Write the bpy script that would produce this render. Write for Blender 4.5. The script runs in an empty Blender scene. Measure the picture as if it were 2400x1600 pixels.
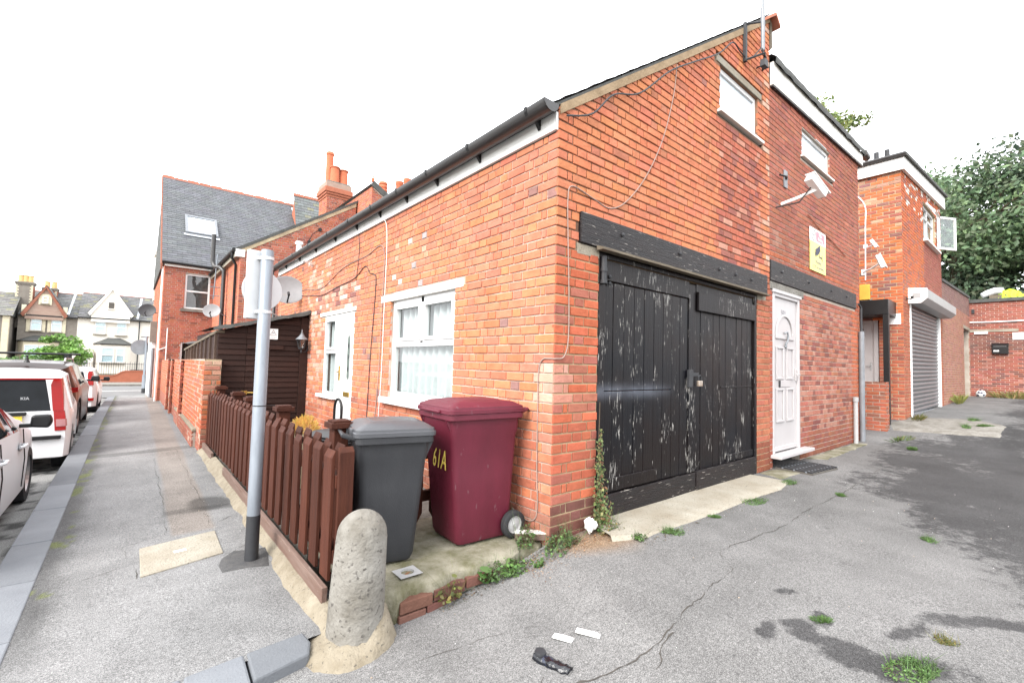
import bpy, bmesh, math, random
import numpy as np
from mathutils import Vector, Matrix, Euler

random.seed(7)
RS = np.random.RandomState(11)
scene = bpy.context.scene
COL = scene.collection
R = math.radians

# ------------------------------------------------------------------ camera
CAM_LOC = Vector((-2.46308, -2.45875, 1.20602))
CR = Vector((0.767685, -0.640298, 0.026045))      # right
CD = Vector((0.052369, 0.022178, -0.998381))      # down
CF = Vector((0.638684, 0.767806, 0.050558))       # forward
cam_data = bpy.data.cameras.new('camera')
cam = bpy.data.objects.new('camera', cam_data)
COL.objects.link(cam)
m = Matrix(((CR.x, -CD.x, -CF.x, CAM_LOC.x), (CR.y, -CD.y, -CF.y, CAM_LOC.y), (CR.z, -CD.z, -CF.z, CAM_LOC.z), (0, 0, 0, 1)))
cam.matrix_world = m
cam_data.sensor_fit = 'HORIZONTAL'
cam_data.sensor_width = 36.0
cam_data.lens = 16.098
cam_data.clip_start = 0.05
cam_data.clip_end = 3000
scene.camera = cam

# ------------------------------------------------------------------ sky and sun (bright overcast)
SUN_EL, SUN_AZ = 38.0, -106.0        # azimuth measured from +y towards +x
world = bpy.data.worlds.new('World'); scene.world = world; world.use_nodes = True
wn = world.node_tree; wn.nodes.clear()
wo = wn.nodes.new('ShaderNodeOutputWorld'); wb = wn.nodes.new('ShaderNodeBackground')
sky = wn.nodes.new('ShaderNodeTexSky'); sky.sky_type = 'NISHITA'; sky.sun_disc = False
sky.sun_elevation = R(SUN_EL); sky.sun_rotation = R(SUN_AZ)
sky.air_density = 1.0; sky.dust_density = 4.0
cloud = wn.nodes.new('ShaderNodeMix'); cloud.data_type = 'RGBA'
cloud.inputs[0].default_value = 0.90                      # full cloud cover in front of the blue
cloud.inputs[7].default_value = (9.6, 9.75, 10.0, 1)
wn.links.new(sky.outputs[0], cloud.inputs[6])
wn.links.new(cloud.outputs[2], wb.inputs[0]); wb.inputs[1].default_value = 0.1
wn.links.new(wb.outputs[0], wo.inputs[0])
sd = bpy.data.lights.new('sun', 'SUN'); sd.energy = 1.5; sd.angle = R(35); sd.color = (1, 0.97, 0.92)
sun = bpy.data.objects.new('sun', sd); COL.objects.link(sun)
az, el = R(SUN_AZ), R(SUN_EL)
sdir = Vector((math.sin(az)*math.cos(el), math.cos(az)*math.cos(el), math.sin(el)))
sun.rotation_euler = sdir.to_track_quat('Z', 'Y').to_euler()
sun.location = (-8, -3, 12)
vs = scene.view_settings
vs.view_transform = 'Standard'; vs.look = 'None'; vs.gamma = 1; vs.use_curve_mapping = False
vs.exposure = 1.95

# ------------------------------------------------------------------ materials
MATS = {}
def _n(nt, t, **kw):
    n = nt.nodes.new(t)
    for k, v in kw.items(): setattr(n, k, v)
    return n
def mat(name, col, rough=0.8, col2=None, scale=6.0, detail=5.0, bump=0.0, bscale=None, spec=0.3, metal=0.0,
        use_attr=False, objcol=False, stretch=(1, 1, 1), coat=0.0, spots=None, spot_scale=60, spot_lo=0.62, spot_hi=0.66, rnd=0.0, coords='Object', mid=0.5, wid=0.2, emit=0):
    """noise-mixed two colour procedural surface with bump"""
    M = bpy.data.materials.new(name); M.use_nodes = True
    nt = M.node_tree; nt.nodes.clear()
    out = _n(nt, 'ShaderNodeOutputMaterial'); p = _n(nt, 'ShaderNodeBsdfPrincipled')
    nt.links.new(p.outputs[0], out.inputs[0])
    p.inputs['Roughness'].default_value = rough; p.inputs['Metallic'].default_value = metal
    p.inputs['Specular IOR Level'].default_value = spec
    if coat: p.inputs['Coat Weight'].default_value = coat; p.inputs['Coat Roughness'].default_value = 0.06
    tc = _n(nt, 'ShaderNodeTexCoord'); mp = _n(nt, 'ShaderNodeMapping')
    mp.inputs['Scale'].default_value = stretch
    nt.links.new(tc.outputs[coords], mp.inputs['Vector'])
    oi = _n(nt, 'ShaderNodeObjectInfo')
    vadd = _n(nt, 'ShaderNodeVectorMath', operation='ADD'); sc = _n(nt, 'ShaderNodeVectorMath', operation='SCALE')
    comb = _n(nt, 'ShaderNodeCombineXYZ')
    nt.links.new(oi.outputs['Random'], comb.inputs[0]); nt.links.new(oi.outputs['Random'], comb.inputs[2])
    nt.links.new(comb.outputs[0], sc.inputs[0]); sc.inputs['Scale'].default_value = 37.0
    nt.links.new(mp.outputs[0], vadd.inputs[0]); nt.links.new(sc.outputs[0], vadd.inputs[1])
    vec = vadd.outputs[0]
    no = _n(nt, 'ShaderNodeTexNoise'); no.inputs['Scale'].default_value = scale; no.inputs['Detail'].default_value = detail
    no.inputs['Roughness'].default_value = 0.65
    nt.links.new(vec, no.inputs['Vector'])
    mr = _n(nt, 'ShaderNodeMapRange'); mr.inputs['From Min'].default_value = mid-wid; mr.inputs['From Max'].default_value = mid+wid
    nt.links.new(no.outputs[0], mr.inputs[0])
    col2 = col2 or tuple(c*0.8 for c in col)
    if use_attr or objcol:
        at = _n(nt, 'ShaderNodeAttribute', attribute_name='bcol')
        add = _n(nt, 'ShaderNodeMix', data_type='RGBA', blend_type='ADD'); add.inputs[0].default_value = 1.0
        if objcol:
            nt.links.new(oi.outputs['Color'], add.inputs[6])
        else:
            add.inputs[6].default_value = (0, 0, 0, 1)
        nt.links.new(at.outputs['Color'], add.inputs[7])
        base = add.outputs[2]
        # colour of the piece, multiplied by a noise between the two tints
        mixc = _n(nt, 'ShaderNodeMix', data_type='RGBA'); mixc.inputs[6].default_value = (*col, 1); mixc.inputs[7].default_value = (*col2, 1)
        nt.links.new(mr.outputs[0], mixc.inputs[0])
        mul = _n(nt, 'ShaderNodeMix', data_type='RGBA', blend_type='MULTIPLY'); mul.inputs[0].default_value = 1.0
        nt.links.new(base, mul.inputs[6]); nt.links.new(mixc.outputs[2], mul.inputs[7])
        colout = mul.outputs[2]
    else:
        mixc = _n(nt, 'ShaderNodeMix', data_type='RGBA'); mixc.inputs[6].default_value = (*col, 1); mixc.inputs[7].default_value = (*col2, 1)
        nt.links.new(mr.outputs[0], mixc.inputs[0]); colout = mixc.outputs[2]
    if rnd:
        hv = _n(nt, 'ShaderNodeHueSaturation'); mrr = _n(nt, 'ShaderNodeMapRange')
        mrr.inputs['To Min'].default_value = 1-rnd; mrr.inputs['To Max'].default_value = 1+rnd
        nt.links.new(oi.outputs['Random'], mrr.inputs[0]); nt.links.new(mrr.outputs[0], hv.inputs['Value'])
        nt.links.new(colout, hv.inputs['Color']); colout = hv.outputs[0]
    if spots:
        n2 = _n(nt, 'ShaderNodeTexNoise'); n2.inputs['Scale'].default_value = spot_scale; n2.inputs['Detail'].default_value = 4
        nt.links.new(vec, n2.inputs['Vector'])
        m2 = _n(nt, 'ShaderNodeMapRange'); m2.inputs['From Min'].default_value = spot_lo; m2.inputs['From Max'].default_value = spot_hi
        nt.links.new(n2.outputs[0], m2.inputs[0])
        mx = _n(nt, 'ShaderNodeMix', data_type='RGBA'); mx.inputs[7].default_value = (*spots, 1)
        nt.links.new(m2.outputs[0], mx.inputs[0]); nt.links.new(colout, mx.inputs[6]); colout = mx.outputs[2]
    nt.links.new(colout, p.inputs['Base Color'])
    if emit:
        nt.links.new(colout, p.inputs['Emission Color']); p.inputs['Emission Strength'].default_value = emit
    if bump:
        nb = _n(nt, 'ShaderNodeTexNoise'); nb.inputs['Scale'].default_value = bscale or scale*6; nb.inputs['Detail'].default_value = 6
        nt.links.new(vec, nb.inputs['Vector'])
        b = _n(nt, 'ShaderNodeBump'); b.inputs['Strength'].default_value = bump; b.inputs['Distance'].default_value = 0.01
        nt.links.new(nb.outputs[0], b.inputs['Height']); nt.links.new(b.outputs[0], p.inputs['Normal'])
    MATS[name] = M
    return M
def glass(name, tint=(0.9, 0.95, 0.95), f=0.08, rough=0.02):
    M = bpy.data.materials.new(name); M.use_nodes = True; nt = M.node_tree; nt.nodes.clear()
    out = _n(nt, 'ShaderNodeOutputMaterial'); mx = _n(nt, 'ShaderNodeMixShader')
    tr = _n(nt, 'ShaderNodeBsdfTransparent'); tr.inputs[0].default_value = (*tint, 1)
    gl = _n(nt, 'ShaderNodeBsdfGlossy'); gl.inputs['Roughness'].default_value = rough
    lw = _n(nt, 'ShaderNodeLayerWeight'); lw.inputs[0].default_value = 0.5
    pw = _n(nt, 'ShaderNodeMath', operation='POWER'); pw.inputs[1].default_value = 5.0
    nt.links.new(lw.outputs['Facing'], pw.inputs[0])
    ad = _n(nt, 'ShaderNodeMath', operation='ADD'); ad.inputs[1].default_value = f
    nt.links.new(pw.outputs[0], ad.inputs[0]); nt.links.new(ad.outputs[0], mx.inputs[0])
    nt.links.new(tr.outputs[0], mx.inputs[1]); nt.links.new(gl.outputs[0], mx.inputs[2]); nt.links.new(mx.outputs[0], out.inputs[0])
    MATS[name] = M; return M
def leafmat(name, t=0.25):
    M = bpy.data.materials.new(name); M.use_nodes = True; nt = M.node_tree; nt.nodes.clear()
    out = _n(nt, 'ShaderNodeOutputMaterial'); mx = _n(nt, 'ShaderNodeMixShader'); mx.inputs[0].default_value = t
    at = _n(nt, 'ShaderNodeAttribute', attribute_name='bcol')
    p = _n(nt, 'ShaderNodeBsdfPrincipled'); p.inputs['Roughness'].default_value = 0.55; p.inputs['Specular IOR Level'].default_value = 0.35
    tl = _n(nt, 'ShaderNodeBsdfTranslucent')
    nt.links.new(at.outputs['Color'], p.inputs['Base Color']); nt.links.new(at.outputs['Color'], tl.inputs[0])
    nt.links.new(p.outputs[0], mx.inputs[1]); nt.links.new(tl.outputs[0], mx.inputs[2]); nt.links.new(mx.outputs[0], out.inputs[0])
    MATS[name] = M; return M

mat('brick', (1.10, 1.10, 1.10), 0.92, (0.80, 0.78, 0.76), scale=9, bump=0.55, bscale=55, spec=0.15, objcol=True, spots=(0.10, 0.07, 0.06), spot_scale=70, spot_lo=0.70, spot_hi=0.80)
mat('mortar_pale', (0.52, 0.44, 0.38), 0.95, (0.27, 0.19, 0.15), scale=3, bump=0.5, bscale=40, spec=0.1)
mat('mortar_buff', (0.46, 0.38, 0.25), 0.95, (0.20, 0.15, 0.11), scale=2.2, bump=0.5, bscale=40, spec=0.1)
mat('mortar_grey', (0.42, 0.37, 0.32), 0.95, (0.28, 0.24, 0.20), scale=3, bump=0.5, bscale=40, spec=0.1)
mat('white_upvc', (0.66, 0.66, 0.66), 0.3, (0.60, 0.60, 0.595), scale=2, spec=0.5)
mat('white_dull', (0.42, 0.40, 0.40), 0.35, (0.38, 0.36, 0.36), scale=3, spec=0.4)
mat('cable_pale', (0.30, 0.22, 0.19), 0.7)
mat('door_glass', (0.16, 0.19, 0.17), 0.15, (0.10, 0.13, 0.12), scale=25, spec=0.5)
mat('mortar_dark', (0.26, 0.155, 0.10), 0.95, (0.10, 0.055, 0.04), scale=3, bump=0.5, bscale=40, spec=0.1)
mat('white_paint', (0.74, 0.73, 0.70), 0.55, (0.60, 0.58, 0.54), scale=5, bump=0.15, bscale=30)
mat('soffit_white', (0.78, 0.78, 0.77), 0.4, (0.62, 0.62, 0.60), scale=3, stretch=(1, 1, 6))
mat('concrete_pale', (0.30, 0.28, 0.235), 0.95, (0.21, 0.18, 0.135), scale=3, detail=9, bump=0.7, bscale=70, spots=(0.13, 0.115, 0.09), spot_scale=80, spot_lo=0.60, spot_hi=0.68)
mat('concrete_slab', (0.22, 0.205, 0.16), 0.95, (0.095, 0.09, 0.05), scale=4.0, detail=10, wid=0.11, bump=0.8, bscale=50, spots=(0.13, 0.11, 0.08), spot_scale=70, spot_lo=0.64, spot_hi=0.72)
mat('concrete_grey', (0.21, 0.20, 0.18), 0.95, (0.125, 0.115, 0.098), scale=6, detail=9, bump=1.0, bscale=45, spots=(0.085, 0.078, 0.07), spot_scale=38, spot_lo=0.60, spot_hi=0.66, wid=0.14)
mat('mortar_yellow', (0.245, 0.215, 0.165), 0.97, (0.15, 0.125, 0.088), scale=9, detail=9, bump=1.0, bscale=50, spots=(0.09, 0.08, 0.065), spot_scale=60, spot_lo=0.62, spot_hi=0.70)
mat('stone_kerb', (0.15, 0.158, 0.17), 0.8, (0.115, 0.122, 0.134), scale=2.5, bump=0.35, bscale=80, spots=(0.09, 0.09, 0.10), spot_scale=130, spot_lo=0.66, spot_hi=0.72, rnd=0.16)
def black_wood_material():
    """old black gloss on boards: vertical grain, clustered flaked paint, one sprayed pale band"""
    M = bpy.data.materials.new('black_wood'); M.use_nodes = True; nt = M.node_tree; nt.nodes.clear(); L = nt.links.new
    out = _n(nt, 'ShaderNodeOutputMaterial'); p = _n(nt, 'ShaderNodeBsdfPrincipled'); L(p.outputs[0], out.inputs[0])
    p.inputs['Roughness'].default_value = 0.45; p.inputs['Specular IOR Level'].default_value = 0.22
    tc = _n(nt, 'ShaderNodeTexCoord'); oi = _n(nt, 'ShaderNodeObjectInfo')
    def noise(sc, det, stretch=(1, 1, 1), rough=0.6):
        mp = _n(nt, 'ShaderNodeMapping'); mp.inputs['Scale'].default_value = stretch; L(tc.outputs['Object'], mp.inputs[0])
        n = _n(nt, 'ShaderNodeTexNoise'); n.inputs['Scale'].default_value = sc; n.inputs['Detail'].default_value = det; n.inputs['Roughness'].default_value = rough; L(mp.outputs[0], n.inputs['Vector']); return n.outputs[0]
    def mr(v, a, b, c=0.0, d=1.0):
        m_ = _n(nt, 'ShaderNodeMapRange'); m_.inputs[1].default_value = a; m_.inputs[2].default_value = b; m_.inputs[3].default_value = c; m_.inputs[4].default_value = d; L(v, m_.inputs[0]); return m_.outputs[0]
    def math_(op, a, b):
        m_ = _n(nt, 'ShaderNodeMath', operation=op)
        for i, v in enumerate((a, b)):
            if isinstance(v, (int, float)): m_.inputs[i].default_value = v
            else: L(v, m_.inputs[i])
        return m_.outputs[0]
    def mixc(f, a, b):
        m_ = _n(nt, 'ShaderNodeMix', data_type='RGBA'); L(f, m_.inputs[0])
        for i, v in ((6, a), (7, b)):
            if isinstance(v, tuple): m_.inputs[i].default_value = (*v, 1)
            else: L(v, m_.inputs[i])
        return m_.outputs[2]
    c = mixc(mr(noise(1.3, 3), 0.38, 0.62), (0.0020, 0.0023, 0.0042), (0.0055, 0.0028, 0.0028))
    c = mixc(mr(noise(5, 6, (9, 9, 0.5)), 0.55, 0.75, 0, 0.5), c, (0.010, 0.0105, 0.014))
    cluster = mr(noise(2.6, 3, (1.6, 1, 0.7)), 0.40, 0.66, -0.06, 0.09)
    fl = mr(math_('ADD', noise(8, 7, (8, 8, 0.9), 0.72), cluster), 0.630, 0.650)
    c = mixc(fl, c, (0.26, 0.25, 0.235))
    # pale spray drift where the boards were cut and patched
    sx = _n(nt, 'ShaderNodeSeparateXYZ'); L(tc.outputs['Object'], sx.inputs[0])
    dz = math_('DIVIDE', math_('SUBTRACT', sx.outputs['Z'], 1.0), 0.055); band = math_('POWER', 2.718, math_('MULTIPLY', math_('MULTIPLY', dz, dz), -1.0))
    xm = math_('MULTIPLY', mr(sx.outputs['X'], 1.30, 1.75, 1.0, 0.0), mr(noise(4, 4), 0.3, 0.7, 0.35, 1.0))
    c = mixc(math_('MULTIPLY', math_('MULTIPLY', band, xm), 0.42), c, (0.20, 0.22, 0.27))
    L(c, p.inputs['Base Color'])
    bp = _n(nt, 'ShaderNodeBump'); bp.inputs['Strength'].default_value = 0.5; bp.inputs['Distance'].default_value = 0.006; L(noise(10, 6, (9, 9, 0.35)), bp.inputs['Height']); L(bp.outputs[0], p.inputs['Normal'])
    MATS['black_wood'] = M
black_wood_material()
mat('black_timber', (0.006, 0.0055, 0.0065), 0.5, (0.012, 0.007, 0.007), scale=3, stretch=(0.8, 9, 9), bump=0.6, bscale=14, spec=0.28, spots=(0.22, 0.20, 0.18), spot_scale=9, spot_lo=0.66, spot_hi=0.69)
mat('weathered_wood', (0.16, 0.135, 0.10), 0.9, (0.09, 0.07, 0.05), scale=4, stretch=(1, 8, 8), bump=0.6, bscale=16)
mat('fence_brown', (0.066, 0.021, 0.012), 0.7, (0.038, 0.012, 0.0075), scale=3, stretch=(8, 8, 0.9), bump=0.4, bscale=16, spec=0.16, rnd=0.25)
mat('board_brown', (0.115, 0.066, 0.050), 0.85, (0.17, 0.12, 0.10), scale=3, stretch=(9, 0.8, 9), bump=0.5, bscale=12, spots=(0.3, 0.26, 0.23), spot_scale=11, spot_lo=0.70, spot_hi=0.74)
mat('shed_brown', (0.030, 0.0135, 0.010), 0.75, (0.020, 0.0095, 0.0075), scale=3, stretch=(0.9, 8, 8), bump=0.35, bscale=14, spec=0.2, rnd=0.25)
mat('panel_brown', (0.085, 0.055, 0.040), 0.85, (0.055, 0.034, 0.026), scale=3, stretch=(8, 0.8, 8), bump=0.4, bscale=14, rnd=0.25)
mat('roof_felt', (0.055, 0.058, 0.056), 0.9, (0.085, 0.085, 0.08), scale=8, bump=0.5, bscale=90, spots=(0.22, 0.2, 0.17), spot_scale=30, spot_lo=0.68, spot_hi=0.74)
mat('slate', (1.1, 1.1, 1.1), 0.6, (0.75, 0.75, 0.75), scale=5, bump=0.3, bscale=30, use_attr=True, spec=0.35)
mat('gutter_dark', (0.020, 0.019, 0.019), 0.35, (0.034, 0.032, 0.032), scale=4, stretch=(6, 1, 6), spec=0.5)
mat('black_plastic', (0.008, 0.008, 0.009), 0.4, (0.012, 0.012, 0.012), scale=5, spec=0.3)
mat('bin_grey', (0.019, 0.020, 0.023), 0.5, (0.027, 0.028, 0.031), scale=4, detail=8, stretch=(2, 2, .6), bump=0.12, bscale=120, spec=0.4, spots=(0.075, 0.075, 0.078), spot_scale=9, spot_lo=0.67, spot_hi=0.78)
mat('bin_lid_grey', (0.06, 0.062, 0.068), 0.38, (0.042, 0.044, 0.05), scale=4, bump=0.1, bscale=120, spec=0.5)
mat('bin_maroon', (0.108, 0.013, 0.027), 0.5, (0.080, 0.010, 0.020), scale=3, detail=8, stretch=(2, 2, .8), bump=0.12, bscale=120, spec=0.35, spots=(0.17, 0.12, 0.13), spot_scale=9, spot_lo=0.66, spot_hi=0.78)
mat('rubber', (0.016, 0.016, 0.018), 0.75, (0.026, 0.026, 0.028), scale=9)
mat('plastic_grey', (0.34, 0.34, 0.34), 0.45, (0.28, 0.28, 0.28), scale=5)
mat('yellow_paint', (0.80, 0.62, 0.12), 0.6, (0.7, 0.5, 0.1), scale=8)
mat('galvanised', (0.25, 0.275, 0.31), 0.5, (0.17, 0.19, 0.215), scale=9, detail=9, stretch=(1, 1, 0.25), metal=0.35, spec=0.5, bump=0.05)
mat('metal_dark', (0.030, 0.031, 0.034), 0.6, (0.020, 0.021, 0.024), scale=10, spec=0.4, bump=0.1)
mat('metal_grey', (0.22, 0.23, 0.25), 0.5, (0.16, 0.17, 0.18), scale=8, metal=0.3)
mat('shutter_metal', (0.20, 0.203, 0.21), 0.42, (0.16, 0.163, 0.17), scale=4, stretch=(1, 1, 5), metal=0.55, spec=0.5, rnd=0.06)
mat('sign_white', (0.82, 0.83, 0.82), 0.4, (0.78, 0.78, 0.77), scale=4)
mat('sign_back', (0.55, 0.56, 0.57), 0.4, (0.48, 0.49, 0.50), scale=3)
mat('dish_grey', (0.27, 0.275, 0.285), 0.45, (0.21, 0.215, 0.22), scale=4, spots=(0.25, 0.2, 0.15), spot_scale=7, spot_lo=0.66, spot_hi=0.78)
mat('dish_dark', (0.035, 0.036, 0.04), 0.5, (0.028, 0.028, 0.03), scale=4)
mat('sign_yellow', (0.78, 0.70, 0.22), 0.45, (0.74, 0.65, 0.2), scale=5)
mat('sign_red', (0.72, 0.20, 0.24), 0.45, (0.68, 0.18, 0.22), scale=5)
mat('ink', (0.05, 0.05, 0.09), 0.6)
mat('ink_grey', (0.25, 0.25, 0.27), 0.6)
mat('brass', (0.55, 0.36, 0.10), 0.3, (0.45, 0.3, 0.08), metal=0.8)
mat('steel', (0.45, 0.42, 0.38), 0.35, (0.3, 0.2, 0.13), scale=20, metal=0.7)
mat('terracotta', (0.50, 0.15, 0.075), 0.8, (0.40, 0.11, 0.055), scale=6, bump=0.3)
mat('ridge_red', (0.44, 0.16, 0.10), 0.85, (0.32, 0.12, 0.08), scale=6)
mat('yellow_pot', (0.60, 0.42, 0.18), 0.85, (0.48, 0.32, 0.14), scale=6)
mat('cream_glaze', (0.66, 0.62, 0.42), 0.4, (0.58, 0.54, 0.36), scale=4)
mat('curtain', (0.46, 0.47, 0.47), 0.9, (0.40, 0.41, 0.41), scale=6)
mat('blind', (0.20, 0.20, 0.20), 0.7, (0.15, 0.15, 0.15), scale=4)
mat('interior', (0.10, 0.09, 0.08), 0.9)
mat('frosted', (0.62, 0.68, 0.74), 0.12, (0.56, 0.62, 0.68), scale=1.5, spec=0.6)
def asphalt_material():
    """tarmac: colour and wear come from the sheet, aggregate and ragged wear edges from noise"""
    M = bpy.data.materials.new('asphalt'); M.use_nodes = True; nt = M.node_tree; nt.nodes.clear(); L = nt.links.new
    out = _n(nt, 'ShaderNodeOutputMaterial'); p = _n(nt, 'ShaderNodeBsdfPrincipled'); L(p.outputs[0], out.inputs[0])
    p.inputs['Roughness'].default_value = 0.92; p.inputs['Specular IOR Level'].default_value = 0.2
    tc = _n(nt, 'ShaderNodeTexCoord'); at = _n(nt, 'ShaderNodeAttribute', attribute_name='bcol'); wr = _n(nt, 'ShaderNodeAttribute', attribute_name='wear')
    def noise(sc, det, rough=0.6):
        n = _n(nt, 'ShaderNodeTexNoise'); n.inputs['Scale'].default_value = sc; n.inputs['Detail'].default_value = det; n.inputs['Roughness'].default_value = rough
        L(tc.outputs['Object'], n.inputs['Vector']); return n.outputs[0]
    def mr(v, a, b, c=0.0, d=1.0):
        m_ = _n(nt, 'ShaderNodeMapRange'); m_.inputs[1].default_value = a; m_.inputs[2].default_value = b; m_.inputs[3].default_value = c; m_.inputs[4].default_value = d
        L(v, m_.inputs[0]); return m_.outputs[0]
    def math_(op, a, b):
        m_ = _n(nt, 'ShaderNodeMath', operation=op)
        for i, v in enumerate((a, b)):
            if isinstance(v, (int, float)): m_.inputs[i].default_value = v
            else: L(v, m_.inputs[i])
        return m_.outputs[0]
    n1 = noise(6.5, 12, 0.8)
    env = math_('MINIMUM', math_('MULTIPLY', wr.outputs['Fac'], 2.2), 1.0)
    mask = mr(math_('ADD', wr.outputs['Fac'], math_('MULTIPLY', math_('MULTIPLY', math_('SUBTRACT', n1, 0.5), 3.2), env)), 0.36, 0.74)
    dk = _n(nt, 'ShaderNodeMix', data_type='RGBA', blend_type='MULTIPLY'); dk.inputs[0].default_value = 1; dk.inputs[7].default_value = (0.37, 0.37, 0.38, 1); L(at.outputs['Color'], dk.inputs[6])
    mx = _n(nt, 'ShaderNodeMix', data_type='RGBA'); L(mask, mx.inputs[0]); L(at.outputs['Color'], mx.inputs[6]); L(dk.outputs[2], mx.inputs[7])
    agg = mr(noise(190, 3, 0.7), 0.36, 0.66, 0.46, 1.62); agg2 = mr(noise(62, 5, 0.75), 0.3, 0.7, 0.66, 1.36); big = mr(noise(1.3, 9, 0.7), 0.3, 0.7, 0.76, 1.26)
    tot = math_('MULTIPLY', math_('MULTIPLY', agg, agg2), big)
    sc = _n(nt, 'ShaderNodeVectorMath', operation='SCALE'); L(mx.outputs[2], sc.inputs[0]); L(tot, sc.inputs['Scale'])
    st = mr(noise(120, 2), 0.70, 0.74); wh = _n(nt, 'ShaderNodeMix', data_type='RGBA'); wh.inputs[7].default_value = (0.24, 0.235, 0.23, 1); L(st, wh.inputs[0]); L(sc.outputs[0], wh.inputs[6])
    L(wh.outputs[2], p.inputs['Base Color'])
    bp = _n(nt, 'ShaderNodeBump'); bp.inputs['Strength'].default_value = 0.55; bp.inputs['Distance'].default_value = 0.008; L(noise(170, 4), bp.inputs['Height']); L(bp.outputs[0], p.inputs['Normal'])
    MATS['asphalt'] = M
asphalt_material()
mat('asphalt_dark', (0.05, 0.05, 0.052), 0.95, (0.085, 0.082, 0.08), scale=30, bump=0.8, bscale=150, spots=(0.2, 0.2, 0.2), spot_scale=150, spot_lo=0.67, spot_hi=0.72)
mat('crack', (0.035, 0.033, 0.03), 1.0, (0.075, 0.066, 0.058), scale=20)
mat('road', (0.15, 0.15, 0.15), 0.95, (0.115, 0.115, 0.115), scale=1.5, bump=0.4, bscale=120)
mat('earth', (0.16, 0.14, 0.10), 1.0, (0.10, 0.09, 0.06), scale=0.4)
mat('debris', (0.17, 0.085, 0.045), 1.0, (0.24, 0.13, 0.07), scale=30, bump=0.8, bscale=120)
mat('lead', (0.40, 0.43, 0.46), 0.6, (0.3, 0.32, 0.35), scale=6)
mat('paper', (0.78, 0.79, 0.77), 0.8, (0.7, 0.7, 0.68), scale=9)
mat('blue_plastic', (0.006, 0.007, 0.010), 0.2, (0.018, 0.026, 0.075), scale=10, mid=.62, wid=.06, spec=0.6, bump=0.6, bscale=30)
mat('hivis', (0.55, 0.80, 0.04), 0.6, (0.45, 0.66, 0.03), scale=8, bump=0.4, bscale=12)
mat('orange_box', (0.72, 0.38, 0.06), 0.5)
mat('render_cream', (0.70, 0.66, 0.60), 0.9, (0.64, 0.60, 0.54), scale=1.5, bump=0.15)
mat('stone_grey', (0.22, 0.20, 0.175), 0.95, (0.16, 0.14, 0.12), scale=5, bump=0.4)
mat('cream_brick', (0.58, 0.53, 0.40), 0.95, (0.48, 0.43, 0.32), scale=7, bump=0.3)
mat('brown_tilehang', (0.25, 0.15, 0.12), 0.9, (0.34, 0.27, 0.22), scale=6, stretch=(0.6, 1, 9))
mat('red_barge', (0.25, 0.095, 0.06), 0.7)
mat('wall_red', (0.36, 0.125, 0.075), 0.95, (0.28, 0.10, 0.06), scale=5, bump=0.3)
mat('car_glass', (0.004, 0.005, 0.006), 0.06, (0.012, 0.014, 0.017), scale=3, spec=0.14)
mat('car_white', (0.60, 0.60, 0.60), 0.3, (0.56, 0.56, 0.57), scale=1, spec=0.4, coat=0.3)
mat('car_silver', (0.58, 0.60, 0.62), 0.4, (0.53, 0.55, 0.57), scale=1, spec=0.3, metal=0.0, coat=0.08)
mat('car_brown', (0.022, 0.011, 0.009), 0.3, (0.018, 0.009, 0.008), scale=1, spec=0.3, metal=0.0, coat=0.25)
mat('lens_red', (0.30, 0.006, 0.005), 0.25, (0.24, 0.005, 0.004), scale=3, spec=0.25)
mat('lens_clear', (0.40, 0.20, 0.20), 0.25, (0.35, 0.16, 0.16), spec=0.3)
mat('alloy', (0.45, 0.45, 0.46), 0.35, (0.38, 0.38, 0.39), metal=0.8)
mat('plate_yellow', (0.78, 0.58, 0.06), 0.5)
mat('bark', (0.10, 0.075, 0.05), 0.95, (0.06, 0.045, 0.03), scale=9, stretch=(3, 3, 0.5), bump=0.8)
leafmat('leaf', 0.3)
glass('window_glass')
glass('lamp_glass', (0.8, 0.85, 0.85), 0.15, 0.1)

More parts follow.
